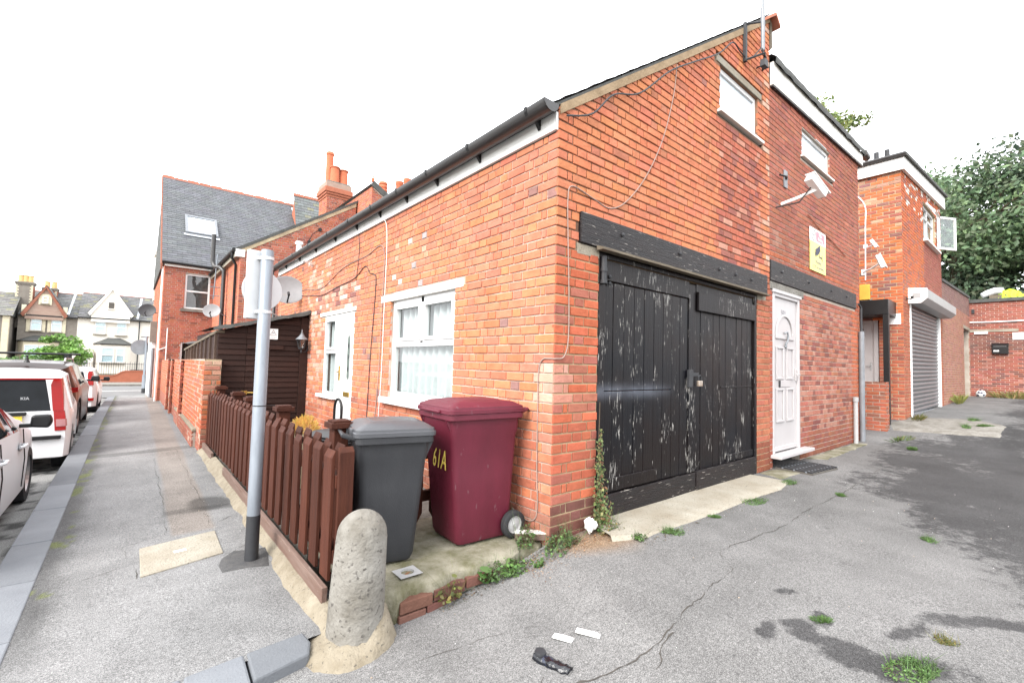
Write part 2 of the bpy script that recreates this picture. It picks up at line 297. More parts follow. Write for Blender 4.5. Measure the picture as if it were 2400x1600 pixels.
# ------------------------------------------------------------------ helpers
class MB:
    """collects geometry for ONE mesh object"""
    def __init__(s): s.v = []; s.f = []; s.c = []
    def add(s, vs, fs, col=None):
        o = len(s.v); s.v.extend([tuple(p) for p in vs]); s.f.extend([tuple(i+o for i in f) for f in fs])
        s.c.extend([col]*len(vs))
    def box(s, x0, x1, y0, y1, z0, z1, col=None, M=None):
        vs = [(x0,y0,z0),(x1,y0,z0),(x1,y1,z0),(x0,y1,z0),(x0,y0,z1),(x1,y0,z1),(x1,y1,z1),(x0,y1,z1)]
        if M is not None: vs = [M @ Vector(p) for p in vs]
        s.add(vs, [(3,2,1,0),(4,5,6,7),(0,1,5,4),(1,2,6,5),(2,3,7,6),(3,0,4,7)], col); return s
    def quad(s, a, b, c, d, col=None): s.add([a,b,c,d], [(0,1,2,3)], col); return s
    def prism(s, poly, off, col=None):
        """poly: list of 3d points, extruded by vector off"""
        n = len(poly); off = Vector(off); P = [Vector(p) for p in poly]
        vs = P+[p+off for p in P]
        fs = [tuple(range(n))[::-1], tuple(range(n, 2*n))]+[(i, (i+1) % n, (i+1) % n+n, i+n) for i in range(n)]
        s.add(vs, fs, col); return s
    def tube(s, pts, r, n=8, col=None, cap=True):
        pts = [Vector(p) for p in pts]; rs = r if isinstance(r, (list, tuple)) else [r]*len(pts)
        vs = []; fs = []
        prev = None
        for i, p in enumerate(pts):
            if i == 0: t = pts[1]-pts[0]
            elif i == len(pts)-1: t = pts[-1]-pts[-2]
            else: t = (pts[i+1]-pts[i]).normalized()+(pts[i]-pts[i-1]).normalized()
            t.normalize()
            if prev is None:
                a = Vector((0,0,1)) if abs(t.z) < 0.9 else Vector((1,0,0))
                u = t.cross(a).normalized()
            else:
                u = (prev - t*prev.dot(t)).normalized()
            prev = u; w = t.cross(u)
            for k in range(n):
                an = 2*math.pi*k/n
                vs.append(p+u*math.cos(an)*rs[i]+w*math.sin(an)*rs[i])
        for i in range(len(pts)-1):
            for k in range(n):
                fs.append((i*n+k, i*n+(k+1) % n, (i+1)*n+(k+1) % n, (i+1)*n+k))
        if cap: fs.append(tuple(range(n))[::-1]); fs.append(tuple((len(pts)-1)*n+k for k in range(n)))
        s.add(vs, fs, col); return s
    def lathe(s, prof, n=16, M=None, col=None, cap=True):
        """prof: (r,z) list, around z axis, transformed by M"""
        vs = []; fs = []
        for r, z in prof:
            for k in range(n):
                a = 2*math.pi*k/n; p = Vector((r*math.cos(a), r*math.sin(a), z)); vs.append(M @ p if M is not None else p)
        for i in range(len(prof)-1):
            for k in range(n): fs.append((i*n+k, i*n+(k+1) % n, (i+1)*n+(k+1) % n, (i+1)*n+k))
        if cap and prof[0][0] > 1e-4: fs.append(tuple(range(n))[::-1])
        if cap and prof[-1][0] > 1e-4: fs.append(tuple((len(prof)-1)*n+k for k in range(n)))
        s.add(vs, fs, col); return s
    def mesh(s, name, smooth=False):
        me = bpy.data.meshes.new(name); me.from_pydata(s.v, [], s.f); me.update()
        if any(c is not None for c in s.c):
            at = me.attributes.new('bcol', 'FLOAT_COLOR', 'POINT')
            arr = np.array([(c if c is not None else (0.5,0.5,0.5)) for c in s.c], dtype=np.float32)
            full = np.ones((len(arr), 4), np.float32); full[:, :3] = arr[:, :3]
            at.data.foreach_set('color', full.ravel())
        if smooth: me.shade_smooth()
        return me
    def build(s, name, m, parent=None, smooth=False, bevel=0, angle=None):
        me = s.mesh(name, False)
        me.materials.append(MATS[m])
        if smooth:
            bm = bmesh.new(); bm.from_mesh(me); bmesh.ops.remove_doubles(bm, verts=bm.verts, dist=1e-5); bmesh.ops.recalc_face_normals(bm, faces=bm.faces)
            lim = R(angle or 40)
            for f in bm.faces: f.smooth = True
            for e in bm.edges:
                if len(e.link_faces) == 2 and e.calc_face_angle(0) > lim: e.smooth = False
            bm.to_mesh(me); bm.free()
        o = bpy.data.objects.new(name, me); COL.objects.link(o)
        o.color = (0, 0, 0, 1)
        if parent is not None: o.parent = parent
        if bevel:
            b = o.modifiers.new('bevel', 'BEVEL'); b.width = bevel; b.segments = 2; b.limit_method = 'ANGLE'; b.angle_limit = R(35)
        return o
def tag(o, label=None, cat=None, group=None, kind=None):
    if label: o['label'] = label
    if cat: o['category'] = cat
    if group: o['group'] = group
    if kind: o['kind'] = kind
    return o
def thing(name, label, cat, loc=(0,0,0), rz=0, group=None):
    o = bpy.data.objects.new(name, None); COL.objects.link(o); o.empty_display_size = 0.1
    o.location = loc; o.rotation_euler = (0, 0, rz)
    return tag(o, label, cat, group)
def copy_tree(o, parent=None):
    c = o.copy(); COL.objects.link(c); c.parent = parent
    for ch in list(o.children): copy_tree(ch, c)
    return c
def text(name, s, size, m, parent, M, depth=0.001, align='CENTER', sx=1.0):
    cu = bpy.data.curves.new(name, 'FONT'); cu.body = s; cu.size = size; cu.align_x = align; cu.align_y = 'CENTER'; cu.extrude = depth
    cu.resolution_u = 2
    t = bpy.data.objects.new(name, cu)
    me = bpy.data.meshes.new_from_object(t); bpy.data.objects.remove(t); bpy.data.curves.remove(cu)
    me.transform(M @ Matrix.Diagonal((sx, 1, 1, 1))); me.materials.clear(); me.materials.append(MATS[m]); me.name = name
    o = bpy.data.objects.new(name, me); COL.objects.link(o)
    if parent is not None: o.parent = parent
    return o
def face_negY(x, y, z):   # text/panel matrix: lies in xz plane, reads from -y
    return Matrix.Translation((x, y, z)) @ Euler((R(90), 0, 0)).to_matrix().to_4x4()
def face_negX(x, y, z):   # reads from -x  (right hand of reader = -y)
    return Matrix.Translation((x, y, z)) @ Euler((R(90), 0, R(-90))).to_matrix().to_4x4()
# value noise for baked-in wear masks and terrain
def _hash(ix, iy, s):
    h = (ix.astype(np.int64)*374761393 + iy.astype(np.int64)*668265263 + s*974634777) & 0x7fffffff
    h = ((h ^ (h >> 13))*1274126177) & 0x7fffffff
    return ((h ^ (h >> 16)) & 0xffff)/65535.0
def vnoise(x, y, s=0):
    ix = np.floor(x); iy = np.floor(y); fx = x-ix; fy = y-iy
    fx = fx*fx*(3-2*fx); fy = fy*fy*(3-2*fy)
    a = _hash(ix, iy, s); b = _hash(ix+1, iy, s); c = _hash(ix, iy+1, s); d = _hash(ix+1, iy+1, s)
    return a*(1-fx)*(1-fy)+b*fx*(1-fy)+c*(1-fx)*fy+d*fx*fy
def fbm(x, y, s=0, o=4):
    r = 0; a = 0.5; t = 0
    for k in range(o):
        r = r+a*vnoise(x*2**k, y*2**k, s+k*17); t += a; a *= 0.5
    return r/t
def sstep(a, b, x):
    t = np.clip((x-a)/(b-a), 0, 1); return t*t*(3-2*t)
def pix(p):
    d = Vector(p)-CAM_LOC; z = d.dot(CF)
    if z < 0.1: return 1e9, 1e9, 1e9
    return 512+d.dot(CR)/z*457.9, 341+d.dot(CD)/z*457.9, z

# ---- brickwork: every brick is geometry; the ones that show largest are objects, the rest one joined part
def brick_mesh(L, h, d, b=0.003, j=0.0015, rng=random):
    """front of a brick at local +n (third axis); local axes u, z, n"""
    jj = lambda: rng.uniform(-j, j)
    hx, hz = L/2, h/2
    out = [(-hx+jj(), -hz+jj()), (hx+jj(), -hz+jj()), (hx+jj(), hz+jj()), (-hx+jj(), hz+jj())]
    dd = d+rng.uniform(-0.0015, 0.002)
    vs = [(x, z, -0.02) for x, z in out]+[(x, z, dd-b) for x, z in out]+[(x-math.copysign(b*1.3, x), z-math.copysign(b*1.3, z), dd+rng.uniform(-.0006, .0006)) for x, z in out]
    fs = [(8,9,10,11)]
    for k in range(4):
        l = (k+1) % 4
        fs += [(4+k, 4+l, 8+l, 8+k), (k, l, 4+l, 4+k)]
    return vs, fs
def row_bricks(u0, u1, row, bond, S, H, j, seed):
    """(a,b) spans along u for one course"""
    rng = random.Random(seed*1000+row)
    out = []; u = u0
    if bond == 'flemish':
        seq = 0
        if row % 2 == 0: first = [S]
        else: first = [H, H*0.5]
        for L in first:
            out.append((u, u+L-j)); u += L
        seq = 1 if row % 2 == 0 else 0
        while u < u1:
            L = H if seq % 2 else S
            if rng.random() < 0.05: L = S if L == H else H
            out.append((u, u+L-j)); u += L; seq += 1
    elif bond == 'stretcher':
        u = u0-(S/2 if row % 2 else 0)
        while u < u1: out.append((u, u+S-j)); u += S
    elif bond == 'header':
        u = u0-(H/2 if row % 2 else 0)
        while u < u1: out.append((u, u+H-j)); u += H
    else:  # mixed
        while u < u1:
            L = S if rng.random() < 0.42 else H
            out.append((u, u+L-j)); u += L
    res = []
    for a, b in out:
        a = max(a, u0); b = min(b, u1)
        if b-a > 0.03: res.append((a, b))
    return res
_bm_cache = {}
def brick_face(parent, name, O, U, N, u0, u1, z0, ztop, openings, bands, colour, mortar, ch=0.0757, joint=0.010, d=0.007, seed=1, max_ind=300, thick=0.22, reveal=0.11, zbot=None, ends=(0, 0), stuff_all=False):
    """O origin, U unit along wall, N outward normal. openings: (ua,ub,za,zb). bands: [(zlo,zhi,ulo,uhi,bond)] first match."""
    O = Vector(O); U = Vector(U); N = Vector(N); Z = Vector((0,0,1))
    rng = random.Random(seed)
    # ---- backing (mortar)
    mb = MB()
    us = sorted(set([u0, u1]+[o for op in openings for o in op[:2] if u0 < o < u1]))
    extra = []
    for a, b in zip(us[:-1], us[1:]):
        n = max(1, int((b-a)/1.0)); extra += [a+(b-a)*k/n for k in range(n)]
    us = extra+[u1]
    zb0 = z0 if zbot is None else zbot
    P = lambda u, z, n=0.0: O+U*u+Z*z+N*n
    for a, b in zip(us[:-1], us[1:]):
        mid = (a+b)/2
        cuts = sorted([(op[2], op[3]) for op in openings if op[0] < mid < op[1]])
        z = zb0
        for c0, c1 in cuts:
            if c0 > z: mb.quad(P(a,z), P(b,z), P(b,c0), P(a,c0))
            z = max(z, c1)
        ta, tb = ztop(a), ztop(b)
        if min(ta, tb) > z: mb.quad(P(a,z), P(b,z), P(b,tb), P(a,ta))
        mb.quad(P(a,ta), P(b,tb), P(b,tb,-thick), P(a,ta,-thick))
    for op in openings:
        a, b, c, e = op[:4]; rv = op[4] if len(op) > 4 else reveal
        if rv <= 0: continue
        mb.quad(P(a,c), P(a,e), P(a,e,-rv), P(a,c,-rv)); mb.quad(P(b,c), P(b,e), P(b,e,-rv), P(b,c,-rv))
        mb.quad(P(a,e), P(b,e), P(b,e,-rv), P(a,e,-rv)); mb.quad(P(a,c), P(b,c), P(b,c,-rv), P(a,c,-rv))
    if ends[0]: mb.quad(P(u0,zb0), P(u0,ztop(u0)), P(u0,ztop(u0),-ends[0]), P(u0,zb0,-ends[0]))
    if ends[1]: mb.quad(P(u1,zb0), P(u1,ztop(u1)), P(u1,ztop(u1),-ends[1]), P(u1,zb0,-ends[1]))
    wall = mb.build(name, mortar, parent)
    # ---- bricks
    zmax = max(ztop(u) for u in us)
    nrow = int((zmax-z0)/ch)+1
    bricks = []
    Rm = Matrix((U, Z, N)).transposed()
    for r in range(nrow):
        za, zb = z0+r*ch, z0+(r+1)*ch-joint
        zm = (za+zb)/2
        excl = sorted([(op[0], op[1]) for op in openings if op[2] < zm < op[3]])
        segs = []; cur = u0
        for a, b in excl:
            if a > cur: segs.append((cur, a))
            cur = max(cur, b)
        if cur < u1: segs.append((cur, u1))
        for a, b in segs:
            # bands can change bond along u
            parts = [(a, b, bands[-1])]
            hit = [bd for bd in bands if bd[0] <= zm < bd[1] and bd[3] > a and bd[2] < b]
            if hit:
                parts = []; cur = a
                for bd in sorted(hit, key=lambda q: q[2]):
                    lo, hi = max(bd[2], cur), min(bd[3], b)
                    if hi-lo > 0.03: parts.append((lo, hi, bd)); cur = hi
            for pa, pb, bd in parts:
                for s0, s1 in row_bricks(pa, pb, r, bd[4], bd[5] if len(bd) > 5 else 0.225, bd[6] if len(bd) > 6 else 0.1125, joint, seed):
                    t0, t1 = ztop(s0)-0.004, ztop(s1)-0.004
                    if max(t0, t1) < za+0.02: continue
                    if t0 < za+0.006: s0 += (za+0.006-t0)/(t1-t0)*(s1-s0); t0 = ztop(s0)-0.004
                    if t1 < za+0.006: s1 -= (za+0.006-t1)/(t0-t1)*(s1-s0); t1 = ztop(s1)-0.004
                    if s1-s0 < 0.03: continue
                    cut = min(t0, t1) < zb
                    bricks.append((s0, s1, za, zb, t0, t1, cut))
    scored = []
    for i, (s0, s1, za, zb, t0, t1, cut) in enumerate(bricks):
        c = P((s0+s1)/2, (za+zb)/2)
        px, py, dz = pix(c)
        vis = -10 < px < 1034 and -10 < py < 692
        facing = abs((CAM_LOC-c).normalized().dot(N))
        scored.append(((s1-s0)*(zb-za)*facing/dz**2 if (vis and not cut) else -1, i))
    scored.sort(reverse=True)
    indiv = set(i for sc_, i in scored[:max_ind] if sc_ > 0) if not stuff_all else set()
    jb = MB()
    for i, (s0, s1, za, zb, t0, t1, cut) in enumerate(bricks):
        col = colour((s0+s1)/2, (za+zb)/2, rng, s1-s0)
        c = P((s0+s1)/2, (za+zb)/2)
        if i in indiv:
            key = (round((s1-s0)*200)/200, round((zb-za)*1000), rng.randrange(3), round(d*1000))
            if key not in _bm_cache:
                vs, fs = brick_mesh(key[0], zb-za, d, rng=rng)
                me = bpy.data.meshes.new('brick'); me.from_pydata(vs, [], fs); me.materials.append(MATS['brick']); _bm_cache[key] = me
            o = bpy.data.objects.new('brick', _bm_cache[key]); COL.objects.link(o)
            w = Rm.to_4x4(); w.translation = c+N*rng.uniform(-0.0015, 0.0015)
            o.matrix_world = w
            o.parent = wall; o.color = (*col, 1)
        else:
            vs, fs = brick_mesh(s1-s0, zb-za, d, rng=rng)
            out = []
            for x, z, n in vs:
                if cut:
                    top = t0+(t1-t0)*((x+(s1-s0)/2)/(s1-s0))-(za+zb)/2
                    z = min(z, max(top, -(zb-za)/2+0.002))
                out.append(c+U*x+Z*z+N*n)
            jb.add(out, fs, col)
    if jb.v:
        j = jb.build('brickwork', 'brick', wall); j['kind'] = 'stuff'
    return wall
def lerpc(a, b, t): return tuple(x+(y-x)*t for x, y in zip(a, b))
def vary(c, rng, s=0.12, h=0.03):
    k = 1+rng.uniform(-s, s); return (c[0]*k, c[1]*k*(1+rng.uniform(-h, h)*2), c[2]*k*(1+rng.uniform(-h, h)*2))

# ================================================================== setting: ground, yard, pavement, kerb, road
def rebase(o, loc):
    loc = Vector(loc); o.location = loc
    for c in o.children: c.location = c.location-loc
    return o
YX = [-60, -2.6, -1.6, -1.0, -0.5, 0.0, 0.7, 4, 8, 9.2, 10.2, 11.0, 22, 60]
YZ = [-0.31, -0.31, -0.305, -0.285, -0.225, -0.115, -0.065, -0.06, -0.055, 0.03, 0.17, 0.235, 0.46, 0.9]
def yard_z(x): return np.interp(x, YX, YZ)
gb = MB(); gb.quad((-900,-900,-0.95), (900,-900,-0.95), (900,900,-0.95), (-900,900,-0.95))
g = gb.build('ground', 'earth'); tag(g, 'open ground beyond the street and yard', None, kind='structure')

def grid_sheet(name, xs, ys, zf, colf, m, keep=None, kind='structure', parent=None, wear=None):
    X, Y = np.meshgrid(xs, ys)
    Zz = zf(X, Y); Cc = colf(X, Y)
    nx, ny = len(xs), len(ys)
    vs = np.stack([X, Y, Zz], -1).reshape(-1, 3)
    idx = np.arange(nx*ny).reshape(ny, nx)
    q = np.stack([idx[:-1,:-1], idx[:-1,1:], idx[1:,1:], idx[1:,:-1]], -1).reshape(-1, 4)
    if keep is not None:
        cx = (X[:-1,:-1]+X[1:,1:])/2; cy = (Y[:-1,:-1]+Y[1:,1:])/2
        q = q[keep(cx, cy).ravel()]
    me = bpy.data.meshes.new(name); me.from_pydata(vs.tolist(), [], q.tolist()); me.update()
    at = me.attributes.new('bcol', 'FLOAT_COLOR', 'POINT')
    full = np.ones((nx*ny, 4), np.float32); full[:, :3] = Cc.reshape(-1, 3)
    at.data.foreach_set('color', full.ravel())
    if wear is not None:
        me.attributes.new('wear', 'FLOAT', 'POINT').data.foreach_set('value', np.ascontiguousarray(wear(X, Y).astype(np.float32).ravel()))
    me.shade_smooth(); me.materials.append(MATS[m])
    o = bpy.data.objects.new(name, me); COL.objects.link(o); o.color = (0,0,0,1)
    if parent is not None: o.parent = parent
    else: o['kind'] = kind
    return o
# --- the yard: worn tarmac, old repairs and darker areas toward the far right
def ell(X, Y, cx, cy, rx, ry, a=0.0):
    c, s = math.cos(a), math.sin(a); dx, dy = X-cx, Y-cy
    return np.sqrt(((dx*c+dy*s)/rx)**2+((-dx*s+dy*c)/ry)**2)
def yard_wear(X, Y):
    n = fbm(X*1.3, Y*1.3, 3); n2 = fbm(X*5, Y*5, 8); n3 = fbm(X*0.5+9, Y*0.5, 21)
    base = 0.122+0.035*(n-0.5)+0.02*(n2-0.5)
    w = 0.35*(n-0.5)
    # darker tarmac: everything beyond a ragged line toward the right
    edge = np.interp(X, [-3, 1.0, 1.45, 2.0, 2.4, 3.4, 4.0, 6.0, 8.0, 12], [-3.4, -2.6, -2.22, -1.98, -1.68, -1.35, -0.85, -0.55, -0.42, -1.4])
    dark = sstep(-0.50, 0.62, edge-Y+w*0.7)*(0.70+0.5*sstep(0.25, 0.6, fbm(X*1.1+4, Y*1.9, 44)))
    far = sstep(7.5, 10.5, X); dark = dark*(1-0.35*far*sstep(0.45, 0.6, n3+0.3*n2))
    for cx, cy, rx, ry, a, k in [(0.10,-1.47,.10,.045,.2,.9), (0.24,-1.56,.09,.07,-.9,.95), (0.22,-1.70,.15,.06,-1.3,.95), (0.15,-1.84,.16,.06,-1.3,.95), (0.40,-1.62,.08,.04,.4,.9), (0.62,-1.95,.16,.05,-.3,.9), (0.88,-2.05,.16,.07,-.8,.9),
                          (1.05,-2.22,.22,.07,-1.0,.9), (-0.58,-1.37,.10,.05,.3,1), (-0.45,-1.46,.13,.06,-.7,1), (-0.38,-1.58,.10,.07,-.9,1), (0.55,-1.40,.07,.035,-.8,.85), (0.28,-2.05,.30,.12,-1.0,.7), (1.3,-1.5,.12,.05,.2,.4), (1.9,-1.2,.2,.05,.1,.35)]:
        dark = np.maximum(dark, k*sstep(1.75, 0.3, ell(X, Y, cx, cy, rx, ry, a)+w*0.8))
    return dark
def yard_col(X, Y):
    n = fbm(X*1.3, Y*1.3, 3); n2 = fbm(X*5, Y*5, 8); w = 0.55*(n-0.5)+0.35*(n2-0.5)
    v = (0.140+0.04*(n-0.5)+0.02*(n2-0.5))*(1-0.16*sstep(0.8, 3.5, X))
    # pale wash along the yard wall on the far side and a paler repair
    pale = 0.6*sstep(1.3, 0.6, ell(X, Y, 9.6, -2.1, 2.8, 0.35, 0.0)+w)
    v = v*(1-pale)+0.085*pale
    rust = sstep(0.30, 0.02, np.abs(Y+0.12+0.10*np.sin(X*3))+(X-0.35)**2*1.2+w*0.35)
    c = np.stack([v, v*0.98, v*0.965], -1)
    r = np.stack([v*1.0+0.045, v*0.80+0.018, v*0.62], -1)
    return c*(1-rust[..., None])+r*rust[..., None]
def yard_h(X, Y):
    z = yard_z(X)+0.012*(fbm(X*0.9, Y*0.9, 5)-0.5)+0.004*(fbm(X*6, Y*6, 9)-0.5)
    z = z-0.022*sstep(1.2, 0.5, ell(X, Y, -0.70, -2.08, .20, .09, .3)+0.8*(fbm(X*6, Y*6, 2)-0.5))   # pot-hole by the camera
    return z
xs = np.concatenate([np.arange(-3.2, 4.0, 0.035), np.arange(4.0, 12.0, 0.09), np.arange(12, 30.1, 0.4)])
ys = np.concatenate([np.arange(-9, -3.2, 0.3), np.arange(-3.2, 0.12, 0.035), np.arange(0.12, 3.2, 0.2)])
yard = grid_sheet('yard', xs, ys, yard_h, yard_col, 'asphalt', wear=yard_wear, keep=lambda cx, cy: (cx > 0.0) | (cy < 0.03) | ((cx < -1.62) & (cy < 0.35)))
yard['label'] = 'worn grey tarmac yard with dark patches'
# --- the pavement
def pav_z(X, Y):
    z = np.interp(Y, [-5, 12, 24, 60], [0, 0, -0.31, -0.31])
    return -0.25-0.03*np.clip((-1.5-X)/1.35, 0, 1)+z
def pav_col(X, Y):
    n = fbm(X*1.7, Y*1.1, 31); n2 = fbm(X*7, Y*7, 33); w = 0.5*(n-0.5)+0.3*(n2-0.5)
    v = 0.168+0.035*(n-0.5)+0.02*(n2-0.5)
    near = sstep(2.1, 1.7, Y-0.25*(X+2.2)+w*0.3)       # coarser surfacing beyond the crossing joint
    v = v*(1-near)+(0.156+0.03*(n2-0.5))*near
    edge = sstep(-2.66, -2.84, X+w*0.25)*sstep(0.2, 1.5, Y)          # dirt and moss by the kerb
    v = v*(1-0.50*edge)
    tren = sstep(0.02, 0.0, np.abs(X+2.00-0.012*Y)-0.145)*sstep(2.2, 2.25, Y)  # reinstated service trench, browner
    wall = sstep(-1.80, -1.55, X+w*0.4)*sstep(1.9, 2.6, Y)
    v = v*(1-0.18*wall*(n2 > 0.4))
    d2 = sstep(1.2, 0.7, ell(X, Y, -1.78, 3.05, .16, .22, .2)+w*1.5)
    v = v*(1-0.55*d2)
    band = sstep(0.05, 0.0, np.abs(Y-6.6-0.12*(X+2))-0.13+w*0.1)+sstep(0.05, 0.0, np.abs(Y-2.95+0.2*(X+2.2))-0.05+w*0.1)*(X > -2.15)
    v = v*(1-0.35*np.clip(band, 0, 1))
    c = np.stack([v, v*0.99, v*0.985], -1)
    c = c*(1-tren[..., None])+np.stack([v*1.05, v*0.93, v*0.84], -1)*tren[..., None]
    moss = (edge > 0.6)*(n2 > 0.60)
    c = c*(1-moss[..., None]*0.7)+np.array([0.10, 0.115, 0.03])*moss[..., None]*0.7
    return c
xs = np.arange(-2.86, -1.40, 0.03)
ys = np.concatenate([np.arange(0.105, 8, 0.04), np.arange(8, 24.2, 0.15)])
pav = grid_sheet('pavement', xs, ys, lambda X, Y: pav_z(X, Y)+0.008*(fbm(X*1.2, Y*1.2, 6)-0.5), pav_col, 'asphalt')
pav['label'] = 'grey tarmac pavement running along the picket fence'
# joints and cracks: narrow sunk seams
def seam(name, pts, w, parent, zf, m='crack', dz=0.003):
    mb = MB(); P = [Vector((x, y, 0)) for x, y in pts]
    Q = []
    for a, b in zip(P[:-1], P[1:]):
        k = max(1, int((b-a).length/0.03))
        Q += [a+(b-a)*i/k for i in range(k)]
    Q.append(P[-1])
    L = []; Rr = []
    for i, p in enumerate(Q):
        t = (Q[min(i+1, len(Q)-1)]-Q[max(i-1, 0)]).normalized(); n = Vector((-t.y, t.x, 0))
        p = p+n*(random.uniform(-1, 1)*w*0.9+0.045*(float(fbm(np.float64(p.x*7), np.float64(p.y*7), 71))-0.5))
        ww = w*max(0.04, 1.9*float(fbm(np.float64(p.x*9), np.float64(p.y*9), 77))-0.55)*random.uniform(0.5, 1.0)
        for S, sg in ((L, 1), (Rr, -1)):
            q = p+n*ww*sg; S.append((q.x, q.y, float(zf(q.x, q.y))+dz))
    for i in range(len(Q)-1): mb.quad(L[i], L[i+1], Rr[i+1], Rr[i])
    return mb.build(name, m, parent)
pz = lambda x, y: pav_z(np.float64(x), np.float64(y))+0.008*(fbm(np.float64(x)*1.2, np.float64(y)*1.2, 6)-0.5)
yz = lambda x, y: yard_h(np.float64(x), np.float64(y))
for pts, w in [([(-2.80,1.62),(-2.55,1.70),(-2.36,1.77),(-2.35,1.47)], .006), ([(-2.42,2.2),(-2.42,1.80)], .004), ([(-2.42,2.2),(-2.16,2.28),(-2.14,3.0),(-2.13,6.5)], .004),
               ([(-1.86,2.28),(-1.83,3.2),(-1.84,6.5)], .004), ([(-1.85,1.56),(-1.6,1.72)], .005), ([(-1.86,2.28),(-1.55,2.62)], .005), ([(-2.14,2.95),(-1.55,3.15)], .004), ([(-1.83,4.0),(-1.5,4.2)], .004), ([(-1.83,5.2),(-1.55,5.35)], .004)]:
    seam('joint', pts, w, pav, pz)
for pts, w in [([(-1.0,-1.02),(-0.80,-0.98),(-0.62,-1.06),(-0.42,-1.11),(-0.20,-1.10),(0.03,-1.10),(0.30,-1.08),(0.60,-1.07)], .008), ([(0.60,-1.07),(0.66,-0.98)], .010), ([(0.70,-0.95),(0.80,-0.87),(1.2,-0.93),(1.86,-0.965),(2.3,-0.93),(2.85,-0.93),(3.8,-0.93)], .007),
               ([(-1.5,-0.30),(-1.2,-0.36),(-0.95,-0.42),(-0.80,-0.48),(-0.74,-0.60)], .004), ([(-0.22,-1.15),(-0.35,-1.15),(-0.47,-1.20)], .008), ([(-1.0,-1.02),(-0.95,-0.90),(-0.88,-0.84)], .006), ([(3.8,-0.93),(4.6,-0.9),(5.8,-0.86)], .007)]:
    seam('crack', pts, w, yard, yz)
# concrete patch with weeds in front of the far unit, and a concrete strip along the house with the white door
def flat_patch(name, pts, m, parent, zf, dz=0.006, th=0.03, wob=0.02):
    mb = MB(); P = []
    for (a, b) in zip(pts, pts[1:]+pts[:1]):
        a, b = Vector((*a, 0)), Vector((*b, 0)); k = max(1, int((b-a).length/0.12))
        for i in range(k):
            q = a+(b-a)*i/k; P.append((q.x+random.uniform(-wob, wob), q.y+random.uniform(-wob, wob)))
    c = (sum(p[0] for p in P)/len(P), sum(p[1] for p in P)/len(P))
    rings = [1.0, 0.92, 0.6, 0.3]
    vs = []
    for k, r in enumerate(rings):
        for x, y in P:
            xx, yy = c[0]+(x-c[0])*r, c[1]+(y-c[1])*r
            vs.append((xx, yy, float(zf(xx, yy))+(dz if k else -0.01)))
    n = len(P); vs.append((c[0], c[1], float(zf(*c))+dz))
    fs = []
    for k in range(len(rings)-1):
        for i in range(n): fs.append((k*n+i, k*n+(i+1) % n, (k+1)*n+(i+1) % n, (k+1)*n+i))
    for i in range(n): fs.append((3*n+i, 3*n+(i+1) % n, 4*n))
    mb.add(vs, fs)
    return mb.build(name, m, parent, smooth=True, angle=60)
flat_patch('concrete_patch', [(9.5,-0.22),(10.2,-0.02),(11.3,-0.35),(11.9,-1.2),(11.0,-1.75),(9.75,-1.72),(9.6,-0.75)], 'concrete_grey', yard, yz, dz=0.02)
flat_patch('concrete_strip', [(5.2,-0.02),(7.9,-0.02),(7.9,-0.20),(5.4,-0.24)], 'concrete_slab', yard, yz, dz=0.008)
flat_patch('concrete_strip', [(3.62,-0.02),(4.1,-0.02),(4.1,-0.34),(3.5,-0.30)], 'concrete_slab', yard, yz, dz=0.006)
# concrete apron in front of the garage doors
ap = MB()
apx = [0.46, 0.60, 1.0, 1.5, 2.0, 2.5, 3.0, 3.40]
front = [-0.30, -0.44, -0.47, -0.48, -0.50, -0.49, -0.52, -0.44]
vs = []; fs = []
for i, x in enumerate(apx):
    for k, t in enumerate([0, 0.3, 0.6, 0.92, 1.0]):
        y = 0.02+(front[i]+random.uniform(-.012, .012)-0.02)*t
        vs.append((x+(-0.10*t if i == 0 else 0.02*t*(i == 7)), y, -0.045-0.006*t+(-0.05 if t == 1 else 0)+random.uniform(-.003, .003)))
for i in range(len(apx)-1):
    for k in range(4): fs.append((i*5+k, (i+1)*5+k, (i+1)*5+k+1, i*5+k+1))
ap.add(vs, fs)
apo = ap.build('garage_apron', 'concrete_pale', None, smooth=True, angle=50); tag(apo, 'pale concrete apron in front of the black garage doors', 'concrete apron')
apo['kind'] = 'structure'
# --- kerb: one stone at a time along the street, then the dropped corner stones
kerb = thing('kerb', 'blue grey kerb of single stones along the parked cars', None); kerb['kind'] = 'structure'
kys = [0.18, 1.02, 1.86, 2.70, 3.72, 4.78, 6.10, 7.42, 7.60, 8.9, 10.1, 11.3, 12.5, 13.7, 14.9, 16.1, 17.3, 18.5, 19.7, 20.9, 22.1, 23.3]
for a, b in zip(kys[:-1], kys[1:]):
    mb = MB(); za = float(pav_z(np.float64(-2.85), np.float64(a)))+0.006; zb = float(pav_z(np.float64(-2.85), np.float64(b)))+0.006
    j = random.uniform(-.003, .003)
    vs = [(-3.085,a+.004,za-.5),(-2.858,a+.004,za-.5),(-2.858,b-.004,zb-.5),(-3.085,b-.004,zb-.5),(-3.085,a+.004,za+j),(-2.858,a+.004,za+j),(-2.858,b-.004,zb+j),(-3.085,b-.004,zb+j)]
    mb.add(vs, [(3,2,1,0),(4,5,6,7),(0,1,5,4),(1,2,6,5),(2,3,7,6),(3,0,4,7)])
    mb.build('kerb_stone', 'stone_kerb', kerb, bevel=0.008)
